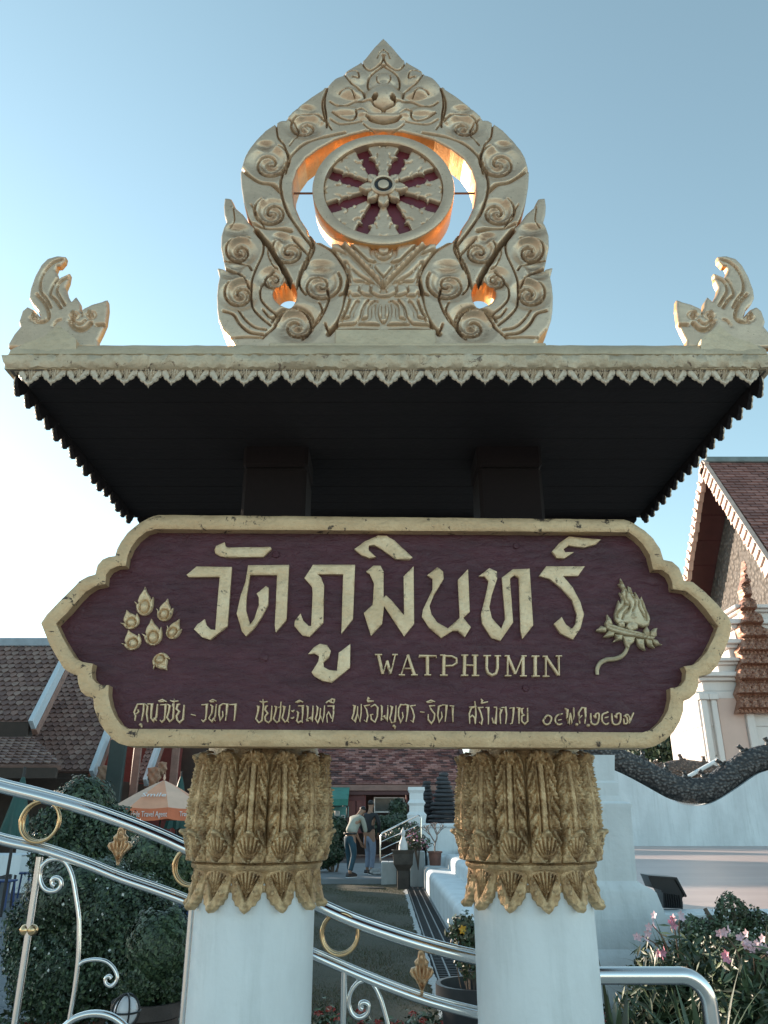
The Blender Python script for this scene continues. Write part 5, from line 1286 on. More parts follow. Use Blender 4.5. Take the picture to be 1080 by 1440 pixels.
def shrub(name, base, lobes, n, size, mats, w, label, cat='bush', group=None, flowers=0, fm=None, seed=1, stems=5, core=True):
    r = np.random.RandomState(seed); root = empty(name, base, label, cat, group)
    C, N = blob_pts(int(n*1.7), lobes, r); ok = C[:, 2] > .02; place('foliage', leafmesh('foliage', C[ok], N[ok], size*.68, mats, w, seed=seed), root)
    if flowers:
        C, N = blob_pts(flowers, lobes, r, 1.0); place('flowers', leafmesh('flowers', C*1.0+N*.02, N, size*.65, fm, None, 1.1, seed+1), root)['kind'] = 'stuff'
    mb = MB()
    for k in range(stems):
        l = lobes[k % len(lobes)]; a = r.uniform(0, 6.28); q = [(base[0]+.06*math.cos(a), base[1]+.06*math.sin(a), base[2]), ((base[0]+l[0])/2+r.normal(0, .05), (base[1]+l[1])/2, (base[2]+l[2])/2), (l[0]+r.normal(0, .1), l[1], l[2]+l[5]*.4)]
        mb.tube(spline(q, n=4), [.035-.0025*i for i in range(9)], 6)
    mb.obj('stem', M_BARK, root)
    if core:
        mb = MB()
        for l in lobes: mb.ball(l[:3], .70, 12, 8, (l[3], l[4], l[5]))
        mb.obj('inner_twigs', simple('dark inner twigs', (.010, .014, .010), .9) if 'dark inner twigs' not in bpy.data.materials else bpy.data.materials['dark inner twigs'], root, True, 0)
    return root
def lob(x, y, Y, rx, rz, ry=None):
    c = P(x, y, Y); k = (Y*_ct+(c.z-CAM_H)*_st)/FPX; return (c.x, Y, c.z, rx*k, (ry or rx)*k, rz*k)
def gnd(x, Y, y=1300): p = P(x, y, Y); return (p.x, Y, 0)
MX = [L_DK, L_MD, L_LT, L_OL]
shrub('topiary_bush', gnd(118, 9), [lob(118, 1130, 9, 38, 34), lob(95, 1175, 9, 48, 45), lob(140, 1180, 9, 50, 45), lob(115, 1215, 9, 60, 40)], 15000, .042, MX[:3], [.6, .33, .07], 'tall clipped dark round bush in front of the tiled pavilion', seed=11)
shrub('flowering_bush', gnd(130, 5.6), [lob(120, 1265, 5.6, 75, 50), lob(75, 1315, 5.6, 60, 55), lob(165, 1300, 5.5, 75, 60), lob(110, 1365, 5.5, 85, 55), lob(190, 1340, 5.4, 60, 60), lob(60, 1345, 5.7, 42, 40)], 42000, .024, MX[:3], [.6, .32, .08], 'large dark bush with tiny white blossoms behind the scrolls of the gate', flowers=900, fm=[M_PETW, L_LT], seed=12)
shrub('light_bush', gnd(225, 7), [lob(215, 1205, 7, 42, 28), lob(255, 1222, 7, 40, 38), lob(210, 1240, 7, 46, 34)], 15000, .034, MX[:3], [.35, .45, .2], 'lighter green bush under the orange umbrella beside the left pillar', seed=13)
pb = shrub('potted_bush', (P(205, 1400, 4.6).x, 4.6, .2), [lob(228, 1330, 4.6, 44, 44), lob(205, 1375, 4.6, 36, 34), lob(245, 1370, 4.6, 28, 40)], 17000, .022, MX[:3], [.35, .5, .15], 'pale leaved bush in a wide clay pot left of the left pillar', seed=14, core=False)
def pot(name, X, Y, z0, r, h, mat, parent=None, rim=.012, seg=28, taper=.72):
    mb = MB(); mb.lathe([(r*taper, z0), (r*.95, z0+h*.86), (r+rim, z0+h*.88), (r+rim, z0+h), (r-.01, z0+h), (r-.02, z0+h*.88), (.001, z0+h*.86)], seg, (X, Y)); return mb.obj(name, mat, parent)
M_TERRA = simple('old clay pot', (.14, .075, .055), .75, 0, .35, 5, .4, 30); M_CLAYD = simple('dark clay pot', (.06, .045, .04), .7, 0, .35, 6, .4, 30); M_BLKPOT = simple('black plastic pot', (.022, .024, .028), .5, 0, .3, 8)
c = P(208, 1412, 4.6); pot('clay_pot', c.x, 4.6, 0, .17, c.z+.02, M_CLAYD, pb)
shrub('low_bush', gnd(465, 21.5), [lob(463, 1178, 21.5, 16, 26), lob(478, 1165, 21.5, 10, 14), lob(474, 1196, 21.5, 11, 14), lob(455, 1195, 21.5, 22, 22)], 7000, .075, [L_DK, L_MD, L_OL], [.55, .35, .1], 'dark bush beside the walkway left of the two people', seed=15)
# far trees
def tree(x, Y, ytop, ybot, rx, label, seed, n=9000, size=.14, mats=MX[:3], w=(.6, .33, .07), group='trees around the yard'):
    r = np.random.RandomState(seed); t_, b_ = P(x, ytop, Y), P(x, ybot, Y); k = (Y*_ct)/FPX; R = rx*k; zc_ = (t_.z+b_.z)/2; rz = (t_.z-b_.z)/2
    root = empty('tree', (t_.x, Y, 0), label, 'tree', group); lobes = [(t_.x+r.normal(0, R*.4), Y+r.normal(0, R*.3), zc_+r.normal(0, rz*.4), R*r.uniform(.45, .7), R*.6, rz*r.uniform(.4, .65)) for _ in range(8)]+[(t_.x, Y, zc_, R*.7, R*.7, rz*.8)]
    C, N = blob_pts(n, lobes, r, .6); place('crown', leafmesh('crown', C, N, size, list(mats), list(w), seed=seed), root)
    mb = MB(); mb.tube(spline([(t_.x, Y, -.02), (t_.x+r.normal(0, .1), Y, zc_*.5), (t_.x+r.normal(0, .2), Y, zc_+rz*.3)], n=6), [.26-.014*i for i in range(13)], 8)
    for q in range(5):
        a = r.uniform(0, 6.28); l = lobes[q]; mb.tube(spline([(t_.x, Y, zc_*.6+.1*q), ((t_.x+l[0])/2, Y+.2*math.sin(a), zc_), l[:3]], n=4), [.10-.008*i for i in range(9)], 6)
    mb.obj('trunk', M_BARK, root); return root
tree(256, 31, 985, 1170, 32, 'dark green tree between the left pillar and the pavilion gable', 21)
tree(945, 34, 1000, 1140, 62, 'dark leafy tree behind the serpent wall below the red pavilion', 22, 12000)
tree(905, 36, 985, 1120, 40, 'dark tree behind the board above the first curve of the serpent', 23, 9000)
for k, (X, Y, h, s) in enumerate(((-17.5, 17.5, 8.2, 5), (-22.5, 20, 8.4, 9))):  # added out of frame to keep sun off yard and pillars, crest stays lit
    r = np.random.RandomState(30+k); root = empty('tree', (X, Y, 0), ['broad dense yard tree left of the frame, nearest the pavilion', 'broad dense yard tree at the far left end of the yard'][k], 'tree', 'shade trees on the left')
    lobes = [(X+r.normal(0, 1.2), Y+r.normal(0, 1.2), h*.62+r.normal(0, .8), r.uniform(1.4, 2.2), r.uniform(1.4, 2.2), r.uniform(1.2, 1.8)) for _ in range(7)]+[(X, Y, h*.40, 2.6, 2.6, 1.8), (X, Y, h-1.3, 1.6, 1.6, 1.3)]
    C, N = blob_pts(9000, lobes, r, .5); place('crown', leafmesh('crown', C, N, .24, MX[:3], [.4, .4, .2], seed=40+k), root)
    mb = MB(); mb.tube([(X, Y, -.02), (X+.1, Y, h*.3), (X, Y, h*.6)], [.3, .24, .12], 8); mb.obj('trunk', M_BARK, root)

# flower bed behind the gate
BY0, BY1 = 5.25, 5.9
sheet('flower_bed', [(-3.2, BY0), (3.4, BY0), (3.4, BY1+.1), (-3.2, BY1+.1)], .05, simple('dark soil', (.03, .022, .018), .9, 0, .3, 20, .5, 40), .09)
r = np.random.RandomState(8); C = []; N = []; FC = []; FN = []
for k in range(420):
    x = r.uniform(-2.9, 3.2); y = r.uniform(BY0+.02, BY1); h = r.uniform(.13, .27)
    n = 70; d = r.normal(0, 1, (n, 3)); C.append(np.array([x, y, h*.55])+d*np.array([.05, .05, h*.28])); N.append(d)
    if r.uniform() < (.75 if x > -.4 else .3):
        m = 34; d = r.normal(0, 1, (m, 3)); d /= np.linalg.norm(d, axis=1)[:, None]; d[:, 2] = np.abs(d[:, 2]); FC.append(np.array([x, y, h*1.02])+d*np.array([.030, .030, .020])); FN.append(d)
C = np.concatenate(C); C[:, 2] = np.maximum(C[:, 2], .045); o = place('bed_leaves', leafmesh('bed_leaves', C, np.concatenate(N), .028, [L_MD, L_LT, L_OL], [.4, .35, .25], 1.6, 3)); tag(o, 'yellowish green leaves of the low flower bed behind the railing', kind='stuff')
o = place('bed_flowers', leafmesh('bed_flowers', np.concatenate(FC), np.concatenate(FN), .015, [M_PETR, M_PETRP], [.6, .4], 1.1, 4)); tag(o, 'clusters of small red flowers along the bottom of the gate', kind='stuff')

# oleanders and strap-leaved plants on the right
def strap(mb, base, d, L, w, droop, n=7):
    base = Vector(base); d = Vector(d).normalized(); side = d.cross(Vector((0, 0, 1)))
    if side.length < .01: side = Vector((1, 0, 0))
    side.normalize(); v = []; f = []; p = base.copy(); dd = d.copy()
    for i in range(n+1):
        t_ = i/n; ww = w*math.sin(min(1, .25+t_*.9)*PI*.86)*(1-t_**4*.9); v += [tuple(p-side*ww), tuple(p+Vector((0, 0, -.25*ww))), tuple(p+side*ww)]; p = p+dd*L/n; dd = (dd+Vector((0, 0, -droop/n))).normalized()
    for i in range(n): f += [(3*i, 3*i+1, 3*i+4, 3*i+3), (3*i+1, 3*i+2, 3*i+5, 3*i+4)]
    mb.add(v, f)
def flower(mb, c, r, rng, n=5):
    c = Vector(c); ax = Vector(rng.normal(0, 1, 3)); ax.z = abs(ax.z)*.5; ax.y = -abs(ax.y)-.3; ax.normalize(); u = ax.orthogonal().normalized(); w = ax.cross(u)
    for k in range(n):
        a = 2*PI*k/n; d = u*math.cos(a)+w*math.sin(a); e = u*math.cos(a+PI/2)+w*math.sin(a+PI/2)
        mb.add([c, c+d*r*.55-e*r*.34+ax*r*.2, c+d*r*1.05+ax*r*.32, c+d*r*.55+e*r*.34+ax*r*.2], [(0, 1, 2), (0, 2, 3)])
def strap_plant(X, Y, z0, n, L, label, seed, cat='plant', flw=(), group='strap-leaved potted plants'):
    r = np.random.RandomState(seed); root = empty('potted_plant', (X, Y, 0), label, cat, group)
    m = [MB(), MB(), MB()]
    for k in range(n):
        a = r.uniform(0, 2*PI); e = r.uniform(.25, 1.5); q = r.randint(3); strap(m[q], (X+.05*math.cos(a), Y+.05*math.sin(a), z0+r.uniform(0, .25)), (math.cos(a)*math.cos(e), math.sin(a)*math.cos(e), math.sin(e)), L*r.uniform(.6, 1.15), .017*r.uniform(.7, 1.2), r.uniform(.3, 1.3))
    for q, mt in zip(m, (L_MD, leafmat('strap leaf', (.11, .15, .085)) if 'strap leaf' not in bpy.data.materials else bpy.data.materials['strap leaf'], L_OL)): q.obj('leaves', mt, root, True, 0)
    if flw:
        C, N = blob_pts(2600, [(X, Y, z0+.30, .30, .26, .24), (X+.16, Y-.05, z0+.18, .24, .2, .2), (X-.17, Y, z0+.16, .22, .2, .2)], r, .25); place('foliage', leafmesh('foliage', C, N, .020, [L_DK, L_MD, L_LT, L_OL], [.3, .35, .15, .2], 4.5, seed), root)
    for (fx, fy, fY) in flw:
        tip = P(fx, fy, fY); sb = MB(); sb.tube(spline([(X, Y, z0+.2), tuple((Vector((X, Y, z0+.35))+tip)/2+Vector((0, 0, .02))), tuple(tip)], n=5), [.006-.0003*i for i in range(11)], 6); sb.obj('flower_stalk', M_BARK, root)
        fb = MB(); 
        for q in range(4): flower(fb, tip+Vector(r.normal(0, .022, 3)), .024, r)
        fb.obj('blossom', M_PETP if r.uniform() < .45 else M_PETL, root, True, 0)
    return root
cc = P(962, 1400, 5.2)
o1 = strap_plant(cc.x, 5.2, .20, 150, .38, 'pink flowering plant with long strap leaves nearest the handrail bend', 51, flw=((917,1300,5.0),(903,1316,5.0),(946,1290,5.1),(934,1337,5.0),(955,1293,5.1)))
pot('black_pot', cc.x, 5.2, 0, .19, .28, M_BLKPOT, o1)
cc = P(1066, 1420, 4.8)
o2 = strap_plant(cc.x, 4.8, .22, 170, .40, 'pink flowering strap-leaved plant at the right edge of the picture', 52, flw=((1018,1313,4.7),(1045,1320,4.7),(1062,1326,4.7),(1020,1343,4.65),(1078,1342,4.7),(1052,1333,4.7)))
pot('black_pot', cc.x, 4.8, 0, .2, .3, M_BLKPOT, o2)
cc = P(862, 1420, 4.3); strap_plant(cc.x, 4.3, .10, 40, .55, 'sparse clump of dark strap leaves at the right pillar foot', 53)
cc = P(985, 1440, 4.4); strap_plant(cc.x, 4.4, .06, 50, .55, 'drooping strap leaves in front of the mesh drain', 54)
shrub('cream_flowered_shrub', gnd(1025, 5.4), [lob(1005, 1325, 5.7, 30, 30), lob(1030, 1290, 5.7, 22, 28), lob(1030, 1350, 5.5, 48, 40), lob(1070, 1320, 5.7, 28, 34), lob(975, 1305, 5.7, 18, 14), lob(985, 1345, 5.6, 26, 30), lob(1050, 1300, 5.7, 14, 20)], 9000, .024, [L_MD, L_LT, L_OL], [.45, .25, .3], 'loose shrub with cream blossoms behind the pink flowers', flowers=240, fm=[simple('cream petals', (.55, .52, .38), .5), M_PETW], seed=55, core=False, stems=9)
cc = P(990, 1400, 5.0); pot('black_pot', cc.x+.25, 5.0, 0, .26, .32, M_BLKPOT, bpy.data.objects['cream_flowered_shrub'])
# pots near the drain
cc = P(668, 1395, 4.9); bp = empty('potted_flower', (cc.x, 4.9, 0), 'black plastic pot with thorny yellow-flowered shrub beside the drain', 'plant')
pot('black_pot', cc.x, 4.9, 0, .20, P(655, 1382, 4.9).z, M_BLKPOT, bp, .016)
r = np.random.RandomState(61); lobs = [lob(650, 1300, 4.9, 18, 16), lob(668, 1318, 4.9, 30, 24), lob(640, 1312, 4.9, 12, 10), lob(668, 1350, 4.9, 26, 24)]
C, N = blob_pts(1500, lobs, r, .3); place('foliage', leafmesh('foliage', C, N, .020, [L_DK, L_MD, L_OL], None, 1.8, 61), bp)
mb = MB()
for k in range(16):
    i = r.randint(len(C)); mb.tube(spline([(cc.x+r.normal(0, .03), 4.9, .25), tuple((C[i]+np.array([cc.x, 4.9, .3]))/2+r.normal(0, .02, 3)), tuple(C[i])], n=4), .003, 5)
mb.obj('stem', M_BARK, bp)
mb = MB(); flower(mb, P(651, 1308, 4.82), .026, r, 6); flower(mb, P(651, 1308, 4.81), .018, r, 6); mb.obj('yellow_blossom', simple('yellow petals', (.60, .34, .03), .5), bp, True, 0)
# ================================================================ TILED PAVILION ON THE LEFT
M_GT = [simple('grey brown clay tile', (.205, .125, .105), .7, 0, .3, 3, .2, 30), simple('dark clay tile', (.150, .090, .078), .7, 0, .3, 3, .2, 30), simple('worn clay tile', (.245, .165, .14), .7, 0, .3, 3, .2, 30)]
M_BVERGE = white_mat('pale blue verge boards', (.52, .60, .66), .2, 3)
pav = empty('tiled_pavilion', (-12, 24, 0), 'dark timber pavilion with overlapping steep grey tiled roofs and pale verge boards, on the left', 'pavilion')
def roofslope(x0, ex, Ye, xr_y, Yr, label=None, verge=True, tw=.20, th=.17, XL_=None):
    """ex = (px, py) of the right eave corner at distance Ye; Yr ridge distance, xr_y ridge picture height"""
    e = P(ex[0], ex[1], Ye); X = e.x; rz_ = P(100, xr_y, Yr).z; XLf = XL_ if XL_ is not None else x0
    tiles('roof_tiles', (XLf, Ye, e.z), (X-.02, Ye, e.z), (X-.02, Yr, rz_), (XLf, Yr, rz_), tw, th, M_GT, pav, .022, int(Ye*10), .45, .005)
    if verge:
        q = MB(); a = Vector((X, Ye-.1, e.z-.1)); b = Vector((X, Yr, rz_)); d = (b-a); L = d.length; ang = math.atan2(d.z, d.y)
        q.bbox(-.02, .11, -.05, L, -.12, .20, .012, Matrix.Translation(a) @ Matrix.Rotation(ang, 4, 'X')); q.obj('verge_board', M_BVERGE, pav)
        q = MB(); q.bbox(-.03, .13, -.05, L, -.34, -.13, .012, Matrix.Translation(a) @ Matrix.Rotation(ang, 4, 'X')); q.obj('verge_trim', M_PINKW, pav)
    return e, rz_
M_PINKW = simple('faded pink brown woodwork', (.26, .15, .12), .6, 0, .3, 5, .3, 20)
e1, z1r = roofslope(-26, (47, 1014), 21.0, 905, 22.75)
q = MB(); q.bbox(-26, e1.x+.1, 22.65, 22.95, z1r-.1, z1r+.16, .03); q.obj('roof_ridge', simple('ridge cap mortar', (.34, .38, .42), .7, 0, .2, 3), pav)
e2, z2r = roofslope(-26, (131, 1083), 22.9, 915, 25.6)
q = MB(); q.bbox(-26, e2.x+.1, 25.5, 25.8, z2r-.1, z2r+.16, .03); q.obj('roof_ridge', bpy.data.materials['ridge cap mortar'], pav)
e3, z3r = roofslope(-12, (205, 1096), 26.2, 985, 28.6, XL_=P(190, 1096, 26.2).x)
# lower skirt roof at the left
s0 = P(-200, 1056, 19.6); s1 = P(86, 1074, 19.6); s2 = P(47, 1036, 20.9); s3 = P(-200, 1020, 20.9)
s0 = Vector((-24, 19.6, s1.z)); s3 = Vector((-24, 20.9, s2.z))
tiles('roof_tiles', s0, s1, s2, s3, .20, .15, M_GT, pav, .022, 77, .45, .005)
q = MB(); q.bbox(-26, e1.x-.1, 21.0, 21.3, s2.z-.1, e1.z-.02, .02); q.obj('upper_wall', M_DARKWOOD, pav)
q = MB(); q.bbox(-26, s1.x-.1, 19.65, 19.75, s1.z-.35, s1.z-.06, .02); q.obj('eave_board', M_DARKWOOD, pav)
q = MB(); q.bbox(-26, e2.x-.15, 22.95, 23.1, e2.z-.45, e2.z-.08, .02); q.obj('eave_board', M_DARKWOOD, pav)
q = MB(); q.bbox(-26, e1.x+1.2, 22.9, 29, 0, e2.z-.2, .02); q.obj('back_wall', M_DARKWOOD, pav)
q = MB(); q.bbox(e3.x-3.0, e3.x+.4, 28.4, 29, 0, z3r+.5, .02); q.obj('back_wall', M_REDWOOD, pav)
q = MB(); q.bbox(-26, -5.4, 30, 30.4, 0, 4.2, .02); q.obj('back_wall', M_DARKWOOD, pav)
for x in (-20, -17.4, -14.8, -12.2, -9.9):
    q = MB(); q.lathe([(.13, 0), (.12, .1), (.11, s1.z)], 12, (x, 20.2)); q.obj('column', M_REDWOOD, pav)
def PBX(px, py0, py1, Y, w, mat, name, d=.1, parent=pav):
    a = P(px-w/2, py0, Y); b = P(px+w/2, py1, Y); q = MB(); q.bbox(a.x, b.x, Y, Y+d, b.z, a.z, min(.02, (b.x-a.x)*.2)); return q.obj(name, mat, parent)
PBX(160, 1040, 1148, 22.0, 10, simple('green black iron post', (.02, .035, .032), .5, 0, .2), 'column', .16)
PBX(156.5, 1040, 1150, 23.3, 3, M_PINKW, 'column'); PBX(190, 1046, 1120, 25, 2.5, M_PINKW, 'column'); PBX(244, 1046, 1130, 28, 3, M_PINKW, 'column'); PBX(136, 1080, 1140, 23.5, 3, M_REDWOOD, 'column')
for i in range(7): PBX(167+i*3.3, 1108-abs(i-3)*1.5, 1140, 26, 1.2, M_PINKW, 'baluster', .05)
# carved hanging brackets under the verges
def bracket(px, py, Y, s=1.0, flip=1):
    pts = [(0,0),(10,-2),(20,0),(19,8),(21,16),(17,20),(18,28),(14,22),(12,32),(9,24),(7,36),(5,26),(2,30),(2,20),(-2,14),(1,8)]
    w = [XZ(px+flip*a*s, py+b*s, Y) for a, b in pts]; 
    me = relief_mesh(w, [], lambda p: .03*np.sin(p[:, 0]*28)*np.sin(p[:, 1]*24), .05, .08, upright(Y), M_PINKW2, edge=(.05, .03), back=False, ang=60); place('carved_bracket', me, pav)
M_PINKW2 = simple('salmon carved gilding', (.34, .20, .13), .55, .1, .4, 6, .6, 14)
bracket(137, 1078, 22.7, 1.0); bracket(157, 1068, 23.2, .75); bracket(207, 1080, 26, .9); bracket(222, 1072, 26.2, .6)

# ================================================================ MIDDLE SHOP BUILDING
shop = empty('shop_building', (1.5, 34, 0), 'low shop building with speckled maroon tiled roof between the pillars', 'building')
M_ST = [simple('maroon tile', (.18, .070, .062), .65, 0, .25, 2), simple('pale pink tile', (.36, .19, .165), .65, 0, .25, 2), simple('near black tile', (.085, .040, .038), .65, 0, .25, 2), simple('brick brown tile', (.25, .115, .095), .65, 0, .25, 2)]
YS = 31.0
ea = P(455, 1103, YS); eb = P(655, 1103, YS)
XRr = P(662, 1103, YS).x
def PXs(x, y, X): return PX(x, y, X)
rr_ = PX(622, 1050, XRr) if False else None
# ridge farther back; right verge runs from the eave corner up and inward
rz2 = P(600, 1015, YS+4.2).z
tiles('roof_tiles', (-9, YS, ea.z), (XRr, YS, ea.z), (XRr-.35, YS+4.2, rz2), (-9, YS+4.2, rz2), .27, .135, M_ST, shop, .03, 91, 0, .008)
q = MB(); q.tube([(XRr+.02, YS-.05, ea.z+.02), (XRr-.33, YS+4.2, rz2+.08)], .09, 8); q.obj('verge_cap', M_ST[2], shop)
q = MB(); q.tube([(XRr-.33, YS+4.2, rz2+.06), (-9, YS+4.2, rz2+.06)], .12, 8); q.obj('roof_ridge', M_ST[0], shop)
M_FASC = simple('pinkish fascia board', (.26, .155, .13), .6, 0, .2, 3)
q = MB(); q.bbox(-9, XRr, YS-.06, YS-.01, P(500, 1112, YS).z, ea.z-.02, .01); q.obj('fascia', M_FASC, shop)
q = MB(); q.bbox(-9, XRr, YS-.02, YS+.1, P(500, 1118, YS).z, P(500, 1112.5, YS).z, .01); q.obj('lintel', simple('maroon lintel', (.09, .035, .035), .6), shop)
q = MB(); q.bbox(-9, XRr-.3, YS+3.2, YS+3.4, 0, ea.z+.4, .02); q.obj('back_wall', simple('dark shop interior', (.018, .015, .014), .7), shop)
q = MB(); q.bbox(P(625, 1100, YS).x, XRr+2.5, YS+.6, YS+.8, 0, ea.z+.1, .02); q.obj('side_wall', simple('pale shop wall', (.52, .46, .45), .7, 0, .1), shop)
PBX(498, 1114, 1172, YS+.1, 32, simple('maroon painted shutter', (.14, .035, .035), .55, 0, .25, 4), 'shutter', .08, shop)
PBX(493, 1126, 1150, YS+.05, 12, simple('shutter panel', (.17, .05, .045), .55, 0, .2, 4), 'shutter_panel', .05, shop); PBX(505, 1126, 1150, YS+.05, 8, bpy.data.materials['shutter panel'], 'shutter_panel', .05, shop)
def winframe(x0, x1, y0, y1, Y, t_, mat, name='window_frame'):
    a = P(x0, y0, Y); b = P(x1, y1, Y); q = MB(); k = t_*Y/FPX
    q.bbox(a.x, b.x, Y, Y+.06, a.z-k, a.z, .005); q.bbox(a.x, b.x, Y, Y+.06, b.z, b.z+k*1.4, .005); q.bbox(a.x, a.x+k, Y, Y+.06, b.z+k*1.4, a.z-k, .005); q.bbox(b.x-k, b.x, Y, Y+.06, b.z+k*1.4, a.z-k, .005)
    o = q.obj(name, mat, shop); q = MB(); q.box(a.x+k, b.x-k, Y+.03, Y+.035, b.z+k, a.z-k); g = q.obj('pane', simple('dim glass', (.05, .06, .06), .08) if 'dim glass' not in bpy.data.materials else bpy.data.materials['dim glass'], o); return o
M_WF = simple('white window frame', (.50, .50, .48), .5)
winframe(526, 569, 1121, 1143, YS+.3, 1.4, M_WF); winframe(524, 534, 1151, 1165, YS+.25, 1.0, M_WF, 'notice_frame')
PBX(572, 1113, 1175, YS+.1, 3, M_REDWOOD, 'post', .1, shop); PBX(612, 1113, 1175, YS+.1, 14, simple('red brick shop wall', (.17, .05, .045), .65), 'wall_panel', .1, shop)
PBX(545, 1146, 1149.5, YS+.2, 60, M_DARKWOOD, 'counter', .4, shop); PBX(536, 1166, 1169, YS-.2, 34, simple('pale bench', (.35, .33, .32), .6), 'bench', .4, shop)
# teal awning and clutter at the stall left of the shutter
st = empty('awning_stall', (P(477, 1150, 30).x, 30, 0), 'stall under a teal green awning at the left end of the shop', 'stall')
M_TEAL = simple('teal awning cloth', (.03, .19, .15), .6, 0, .3, 3)
a = P(462, 1112, 30); b = P(490, 1124, 30); q = MB(); q.add([(a.x-1.5, 30.9, a.z+.15), (b.x, 30.9, a.z+.15), (b.x, 29.6, b.z), (a.x-1.5, 29.6, b.z), (a.x-1.5, 30.9, a.z+.12), (b.x, 30.9, a.z+.12), (b.x, 29.6, b.z-.22), (a.x-1.5, 29.6, b.z-.22)], [(0,3,2,1), (4,5,6,7), (3,7,6,2), (0,4,7,3), (1,2,6,5)]); q.obj('awning', M_TEAL, st, False)
PBX(478, 1134, 1150, 30.5, 24, simple('sea green panel', (.10, .30, .28), .5), 'panel', .05, st); PBX(474, 1140, 1148, 30.3, 7, M_WF, 'white_box', .2, st); PBX(482, 1146, 1152, 30.2, 6, M_WF, 'white_box', .2, st); PBX(479, 1127, 1131, 30.3, 16, simple('dark red banner', (.22, .03, .05), .6), 'banner', .03, st)
for x in (466, 488): PBX(x, 1118, 1172, 30, 1.5, M_BLACK, 'pole', .05, st)

# ================================================================ STONE STUPAS, POTS, STAIR
M_STONE = simple('weathered dark stone', (.050, .052, .058), .75, 0, .5, 6, .8, 14)
def stupa(px, ptop, pbot, Y, wb, wt, label, seed, n=11):
    r = np.random.RandomState(seed); c = P(px, pbot, Y); t_ = P(px, ptop, Y); k = (Y*_ct)/FPX; root = empty('stone_stupa', (c.x, Y, c.z), label, 'stupa', 'dark stone stupas behind the white parapet')
    for i in range(n):
        z0 = c.z+(t_.z-c.z)*(i/n); z1_ = c.z+(t_.z-c.z)*((i+.96)/n); f_ = i/n; R = (wb*(1-f_)**.8+wt*f_)/2*k*(1+r.uniform(-.06, .06)); h = z1_-z0
        q = MB(); sx = 1+r.uniform(-.05, .05); q.lathe([(R*.80, z0), (R*.98, z0+h*.18), (R*1.03, z0+h*.5), (R*.9, z0+h*.8), (R*.76, z1_)], 16, (c.x+r.normal(0, .012), Y+r.normal(0, .01)), None, r.uniform(0, 1), sx, 1/sx); q.obj('stone_ring', M_STONE, root)
    return root
stupa(601, 1098, 1157, 20.4, 24, 9, 'narrower dark stone stupa of stacked rings, nearest the white post', 71)
stupa(625, 1086, 1157, 20.0, 44, 10, 'wider dark stone stupa of stacked rings with a bell base', 72, 12)
stupa(648, 1130, 1157, 20.2, 30, 12, 'low dark stone mound at the right of the stone stupas', 73, 5)
# bare frangipani in a clay pot on the terrace steps
cb = P(612, 1217, 17.6); fr = empty('potted_tree', tuple(cb), 'bare branched frangipani in a square brown clay pot on the white steps', 'potted tree')
k = 17.6*_ct/FPX; pot('clay_pot', cb.x, 17.6, cb.z, 9.5*k, 18*k, simple('red brown clay', (.115, .05, .038), .7, 0, .3, 8), fr, .015, 4*6, .8)
r = np.random.RandomState(75); q = MB()
def branch(p, d, L, rad, lev):
    e = p+d*L; m_ = (p+e)/2+Vector(r.normal(0, .05*L, 3)); q.tube(spline([tuple(p), tuple(m_), tuple(e)], n=3), [rad, rad*.95, rad*.9, rad*.85, rad*.8, rad*.75, rad*.7], 6)
    if lev > 0:
        for s in range(3 if lev > 1 else 2):
            a = r.uniform(0, 2*PI); nd = (d+Vector((math.cos(a)*.85, math.sin(a)*.6, .25))).normalized(); branch(e, nd, L*.72, rad*.7, lev-1)
branch(Vector((cb.x, 17.6, cb.z+.2)), Vector((.05, 0, 1)), .235, .022, 4); q.obj('branches', simple('grey frangipani bark', (.16, .14, .13), .7, 0, .2), fr)
# steel stair rail
sr = empty('stair_rail', (P(560, 1200, 18.2).x, 18.2, 0), 'small steel stair rail with slanting bars in front of the white post', 'handrail')
YSR = 18.2
def rr(pts, rad, name): mb = MB(); mb.tube([P(x, y, YSR) for x, y in pts], rad, 8); mb.obj(name, M_STEEL, sr)
rr([(535,1211),(535,1176),(537,1172),(588,1146),(591,1147),(592,1151),(592,1190)], .018, 'rail_frame')
for y0, y1 in ((1184, 1159), (1195, 1169), (1207, 1182)): rr([(536,y0),(591,y1)], .010, 'bar')
# dark stone planter with pale figure, tiled step blocks
cb = P(567, 1243, 18.0); pl = empty('stone_planter', (cb.x, 18.0, 0), 'tall dark square stone planter on a pedestal in front of the stair rail', 'planter')
M_PLANT = simple('mossy dark stone', (.040, .035, .030), .75, 0, .5, 6, .6, 20)
kz = lambda y: P(567, y, 18.0).z
k = 18.0*_ct/FPX
q = MB(); q.lathe([(8*k*1.41, .0), (8*k*1.41, kz(1224)), (13*k*1.41, kz(1215)), (14*k*1.41, kz(1200)), (15*k*1.41, kz(1198)), (16*k*1.41, kz(1195)), (13*k*1.41, kz(1195)), (12*k*1.41, kz(1197))], 4, (cb.x, 18.0), None, PI/4); q.obj('planter_body', M_PLANT, pl, True, 20)
q = MB(); q.lathe([(.16, -.02), (.155, .04), (.12, .05)], 4, (cb.x, 18.0), None, PI/4); q.obj('foot', M_WHITE, pl, True, 20)
fg = P(567, 1195, 18.0); q = MB(); q.lathe([(.10, fg.z), (.09, fg.z+.12), (.055, fg.z+.2), (.03, fg.z+.26), (.045, fg.z+.30), (.05, fg.z+.35), (.02, fg.z+.41), (.004, fg.z+.45)], 14, (fg.x, 18.0)); o = q.obj('garden_figure', white_mat('white painted figure', (.6, .6, .6), .3, 9)); tag(o, 'small white garden figure standing in the dark stone planter', 'figurine')
